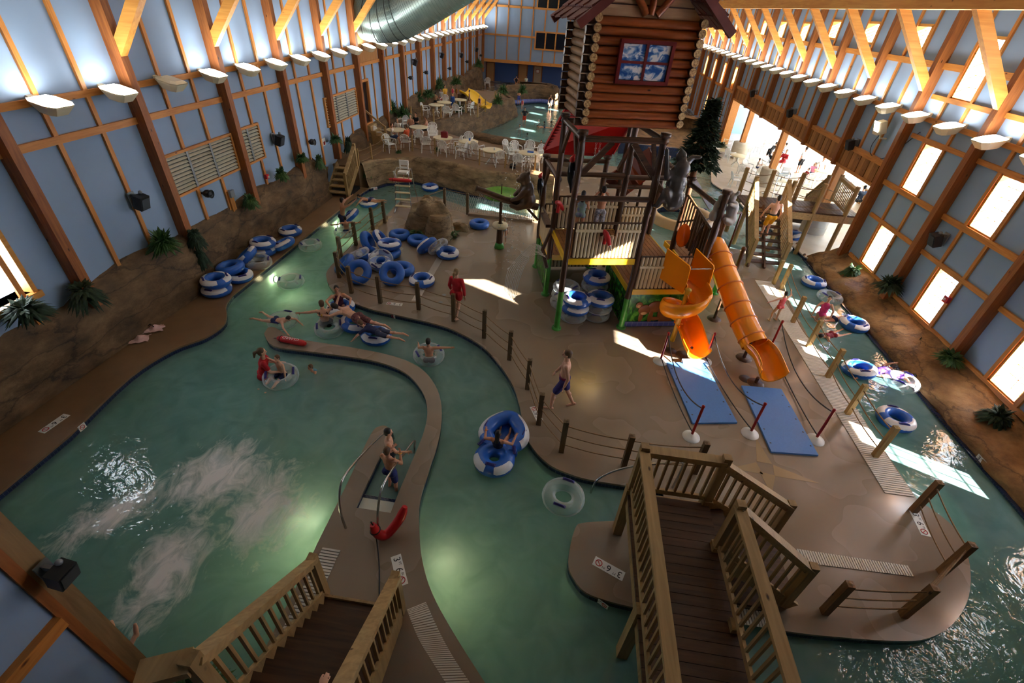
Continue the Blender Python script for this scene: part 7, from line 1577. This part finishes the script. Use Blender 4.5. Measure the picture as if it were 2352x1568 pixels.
person('hand with a yellow wristband on the stair railing at the bottom edge', V((-1.66, .62, 1.99)), 0, dict(uar=(.1, .8, -.3), far=(.05, 1, .1)), 1.75, skin_l, (hair_b, 'short'), (('trunks', NV), ('band', yel_m, 'r')), .009, near=True)
# right channel
FLOAT = dict(PRONE, torso=(0, 1, .1), head=(0, 1, .3))
person('girl in a pink swimsuit sitting up in the water of the right channel', W(1880, 735, -0.48), 150, dict(torso=(0, -.3, 1), ual=(-.5, .6, -.5), uar=(.4, .6, -.6)), 1.35, skin_l, (hair_d, 'short'), (('swimsuit', cl((220, 60, 130))),), .010, near=True)
person('swimmer face down behind the pink girl in the right channel', G(1918, 732, -.12), -80, FLOAT, 1.35, skin_m, (hair_b, 'short'), (('brief', NV),), .012, pz=-.02)
person('swimmer in red and black splashing beside the right ropes', G(1912, 768, -.12), 120, FLOAT, 1.35, skin_m, (hair_d, 'short'), (('swimsuit', cl((130, 24, 40))),), .012, pz=-.03)
person('dark haired swimmer holding onto a blue tube in the right channel', G(2012, 854, -.05), -70, dict(FLOAT, ual=(-.2, 1, .1), uar=(.2, 1, .1), fal=(0, 1, 0), far=(0, 1, 0)), 1.4, skin_m, (hair_d, 'short'), (('swimsuit', cl((90, 50, 140))),), .011, pz=.02, near=True)
person('child in purple with goggles leaning on a clear tube in the right channel', G(2046, 862, -.05), -95, FLOAT, 1.25, skin_m, (hair_d, 'short'), (('swimsuit', cl((104, 60, 160))), ('brief', cl((90, 50, 150)))), .011, pz=.02, near=True)
person('child swimming at the river edge below the bridge', W(1828, 566, -0.38), 100, dict(ual=(-.6, .6, -.2)), 1.2, skin_m, (hair_b, 'short'), (('brief', NV),), .014, pz=.0)
person('child with wet hair swimming nearest to the bridge stairs', W(1845, 592, -0.38), 190, dict(ual=(-.6, .6, -.2)), 1.2, skin_m, (hair_b, 'short'), (('brief', NV),), .014, pz=.0)
person('dark haired swimmer pushing the tube under the bridge', W(1790, 552, -0.38), -80, dict(ual=(-.4, .8, .2), uar=(.4, .8, .2)), 1.4, skin_m, (hair_d, 'short'), (('brief', NV),), .014, pz=.05)
# pool behind the tower
person('dark haired child wading in the pool behind the tower', W(1440, 472, -0.48), 10, dict(ual=(-.5, .4, -.8)), 1.35, skin_m, (hair_d, 'short'), (('shorts', NV),), .014, pz=.12)
person('swimmer on a blue tube in the pool behind the tower', G(1602, 494, .0), 60, FLOAT, 1.35, skin_m, (hair_d, 'short'), (('brief', NV),), .014, pz=.08)
person('swimmer with red clothes in the pool behind the tower', G(1578, 476, -.1), -40, FLOAT, 1.35, skin_m, (hair_d, 'short'), (('swimsuit', RD),), .014, pz=.02)
# far pool and terraces
def far(label, u, v, z, ang, h, wear, pose=None, hair=(hair_d, 'short'), pz=None, dz=0.0, skin=None, g=None): return person(label, G(u, v, z)+V((0, 0, dz)), ang, pose, h, skin, hair, wear, .024, pz=pz, group=g)
SIT = dict(thl=(-.15, 1, -.1), thr=(.15, 1, -.1), shl=(0, .15, -1), shr=(0, .15, -1), ual=(-.3, .4, -1), uar=(.3, .4, -1), fal=(.3, 1, .1), far=(-.3, 1, .1))
HIP = dict(ual=(-.7, -.1, -.7), fal=(.6, .2, -.7), uar=(.7, -.1, -.7), far=(-.6, .2, -.7))
far('man in a black shirt and red shorts, hands on hips, in the far pool', 1204, 280, -.1, 180, 1.35, (('shirt', BLK), ('trunks', cl((200, 50, 20)))), HIP, pz=.45)
far('bare chested man in blue trunks standing at the violet tiled edge', 1191, 240, .0, 200, 1.3, (('trunks', cl((44, 60, 140))),), dict(fal=(.8, .6, .2), far=(-.8, .6, .2)))
far('woman in a black swimsuit wading at the far end of the pool', 1262, 256, -.3, 180, 1.4, (('swimsuit', BLK),), None, (hair_bl, 'long'))
for i, (u, v, lb, a) in enumerate(((1237, 279, 'left of three swimmers standing together in the far pool', 20), (1250, 283, 'middle of three swimmers standing together in the far pool', 60), (1267, 282, 'right of three swimmers standing together in the far pool', -20), (1194, 290, 'swimmer facing us with wet arms in the left of the far pool', 180), (1211, 310, 'dark haired swimmer near the sunlit patch of the far pool', 30), (1243, 327, 'child in red nearest to us in the far pool', 170))):
    far(lb, u, v, -.1, a, 1.3, (('swimsuit', RD if i in (3, 5) else BLK),) if i != 0 else (('shorts', NV),), dict(ual=(-.7, .3, -.4), uar=(.7, .3, -.4)), pz=-.45)
far('swimmer floating flat in the far pool', 1250, 293, -.1, 100, 1.35, (('brief', NV),), FLOAT, pz=.0)
far('dark haired person seated at the far pool edge behind the tower', 1424, 345, -.1, 200, 1.4, (('tank', BLK),), SIT, (hair_d, 'long'), pz=.15)
far('man in a yellow shirt and red shorts on the far terrace', 1023, 243, ZF, 220, 1.4, (('shirt', cl((226, 180, 60))), ('trunks', cl((130, 30, 30)))))
far('person in white standing left of the man in yellow', 1014, 245, ZF, 170, 1.2, (('shirt', cl((200, 196, 190))), ('shorts', RD)))
far('girl in pink standing right of the man in yellow', 1040, 230, ZF, 190, 1.0, (('swimsuit', cl((214, 60, 90))),), None, (hair_bl, 'long'))
far('small child in yellow beside the girl in pink', 1049, 226, ZF, 150, .85, (('swimsuit', cl((210, 160, 50))),))
far('bare backed person seated at the left end of the far terrace', 1001, 245, ZF, 0, 1.25, (('trunks', BLK),), SIT)
far('person wrapped in a blue towel on the far terrace', 1040, 256, ZF, 160, 1.2, (('jacket', cl((40, 84, 160))), ('trunks', cl((40, 84, 160)))))
far('child stepping along the yellow slide', 1078, 245, ZF+.4, 100, 1.05, (('shorts', cl((120, 90, 60))),), WALK)
far('child in black standing on the yellow slide', 1101, 252, ZF+.2, 180, .9, (('swimsuit', BLK),))
far('person in dark clothes with a white top by the left end door', 1094, 202, 0, 200, 1.3, (('shirt', cl((210, 205, 200))), ('trunks', BLK)))
far('person with a light blue towel near the left end door', 1101, 205, 0, 160, 1.2, (('jacket', cl((120, 180, 220))), ('trunks', cl((120, 180, 220)))))
far('person in grey far in the left corner of the hall', 1117, 178, 0, 180, 1.3, (('shirt', cl((150, 150, 150))), ('trunks', NV)))
far('person in black swimwear on the grotto deck', 1185, 205, .2, 180, 1.3, (('swimsuit', BLK),), HIP)
far('crouching child on the grotto deck', 1177, 212, .3, 150, .9, (('swimsuit', BLK),), SIT)
far('child in dark clothes at the recess beside the middle door', 1183, 184, 0, 170, 1.1, (('shirt', cl((60, 90, 60))), ('trunks', BLK)))
far('person in green and white by the middle door', 1207, 206, 0, 200, 1.35, (('shirt', cl((200, 220, 205))), ('trunks', BLK)))
far('child in pink at the violet tiled edge', 1199, 252, .0, 190, .9, (('swimsuit', cl((200, 60, 90))),))
for u, v, lb, sh, tr, ang, hr in ((903, 318, 'man in a white shirt and jeans seated at the left terrace table', cl((225, 222, 214)), cl((50, 70, 110)), -80, hair_b), (916, 305, 'person in white seated behind the left terrace table', cl((215, 210, 200)), BLK, 180, hair_b), (937, 322, 'man in a red shirt seated at the left terrace table', cl((206, 84, 40)), BLK, 60, hair_b), (945, 295, 'bare chested man seated at the back terrace table', None, BLK, 190, hair_b), (957, 290, 'dark haired person in black seated at the back terrace table', BLK, BLK, 170, hair_d), (981, 300, 'bare backed person seated right at the back terrace table', None, BLK, 90, hair_b)):
    far(lb, u, v+12, ZT1, ang, 1.4, ((('shirt', sh),) if sh else ())+(('trunks', tr),), SIT, (hr, 'short'), pz=.42)
# side room
BEND = dict(torso=(0, .8, .6), ual=(-.2, .5, -1), uar=(.2, .5, -1), thl=(-.1, -.1, -1), thr=(.1, -.1, -1))
for u, v, lb, ang, h, wr, ps, pz in ((1760, 372, 'person in black bending over beside the first column', -60, 1.45, (('shirt', BLK), ('trunks', BLK)), BEND, None), (1794, 365, 'person in grey seated in the side room', 40, 1.4, (('shirt', cl((150, 150, 165))), ('trunks', cl((70, 90, 150)))), SIT, .42), (1784, 408, 'lifeguard in red seated on the low lifeguard chair', 140, 1.4, (('jacket', RD), ('trunks', RD)), SIT, 1.0),
                                     (1830, 398, 'man in a white shirt and black shorts standing by the slanting column', 30, 1.6, (('shirt', white_m), ('trunks', BLK)), None, None), (1862, 410, 'man in white standing bent in the bright side room', 200, 1.6, (('shirt', white_m), ('trunks', white_m)), BEND, None), (1858, 412, 'person in pink seated behind the column base', 150, 1.3, (('shirt', cl((226, 150, 190))), ('trunks', NV)), SIT, .42), (1843, 424, 'child in red and black seated by the column', 100, 1.2, (('shirt', cl((150, 20, 40))), ('trunks', BLK)), SIT, .42),
                                     (1734, 398, 'child seated on the pool deck of the side room', -100, 1.1, (('shirt', cl((220, 210, 205))), ('trunks', NV)), SIT, .4), (1962, 480, 'dark haired person in a navy shirt behind the rope bridge', 10, 1.6, (('shirt', cl((26, 40, 60))), ('trunks', BLK)), SIT, .5), (1760, 385, 'person in dark clothes leaning back on a chair in the side room', 120, 1.3, (('shirt', BLK), ('trunks', BLK)), dict(SIT, torso=(0, -.5, 1)), .42)):
    far(lb, u, v, 0.0, ang, h, wr, ps, pz=pz)
# ---------------------------------------------------------------- fuse every figure into one continuous skin
for o, vx in FIG+BLOBS:
    r = o.modifiers.new('fuse', 'REMESH'); r.mode = 'VOXEL'; r.voxel_size = vx; r.use_smooth_shade = True
    s_ = o.modifiers.new('soft', 'SMOOTH'); s_.factor = .5; s_.iterations = 3
bpy.context.view_layer.update(); dg = bpy.context.evaluated_depsgraph_get()
for o, vx in FIG+BLOBS:
    me = bpy.data.meshes.new_from_object(o.evaluated_get(dg)); mt = o.data.materials[0]
    o['_m'] = 1; del o['_m']
    o.modifiers.clear(); old = o.data; o.data = me; me.name = old.name
    if not me.materials: me.materials.append(mt)
    elif me.materials[0] is None: me.materials[0] = mt
    bpy.data.meshes.remove(old)
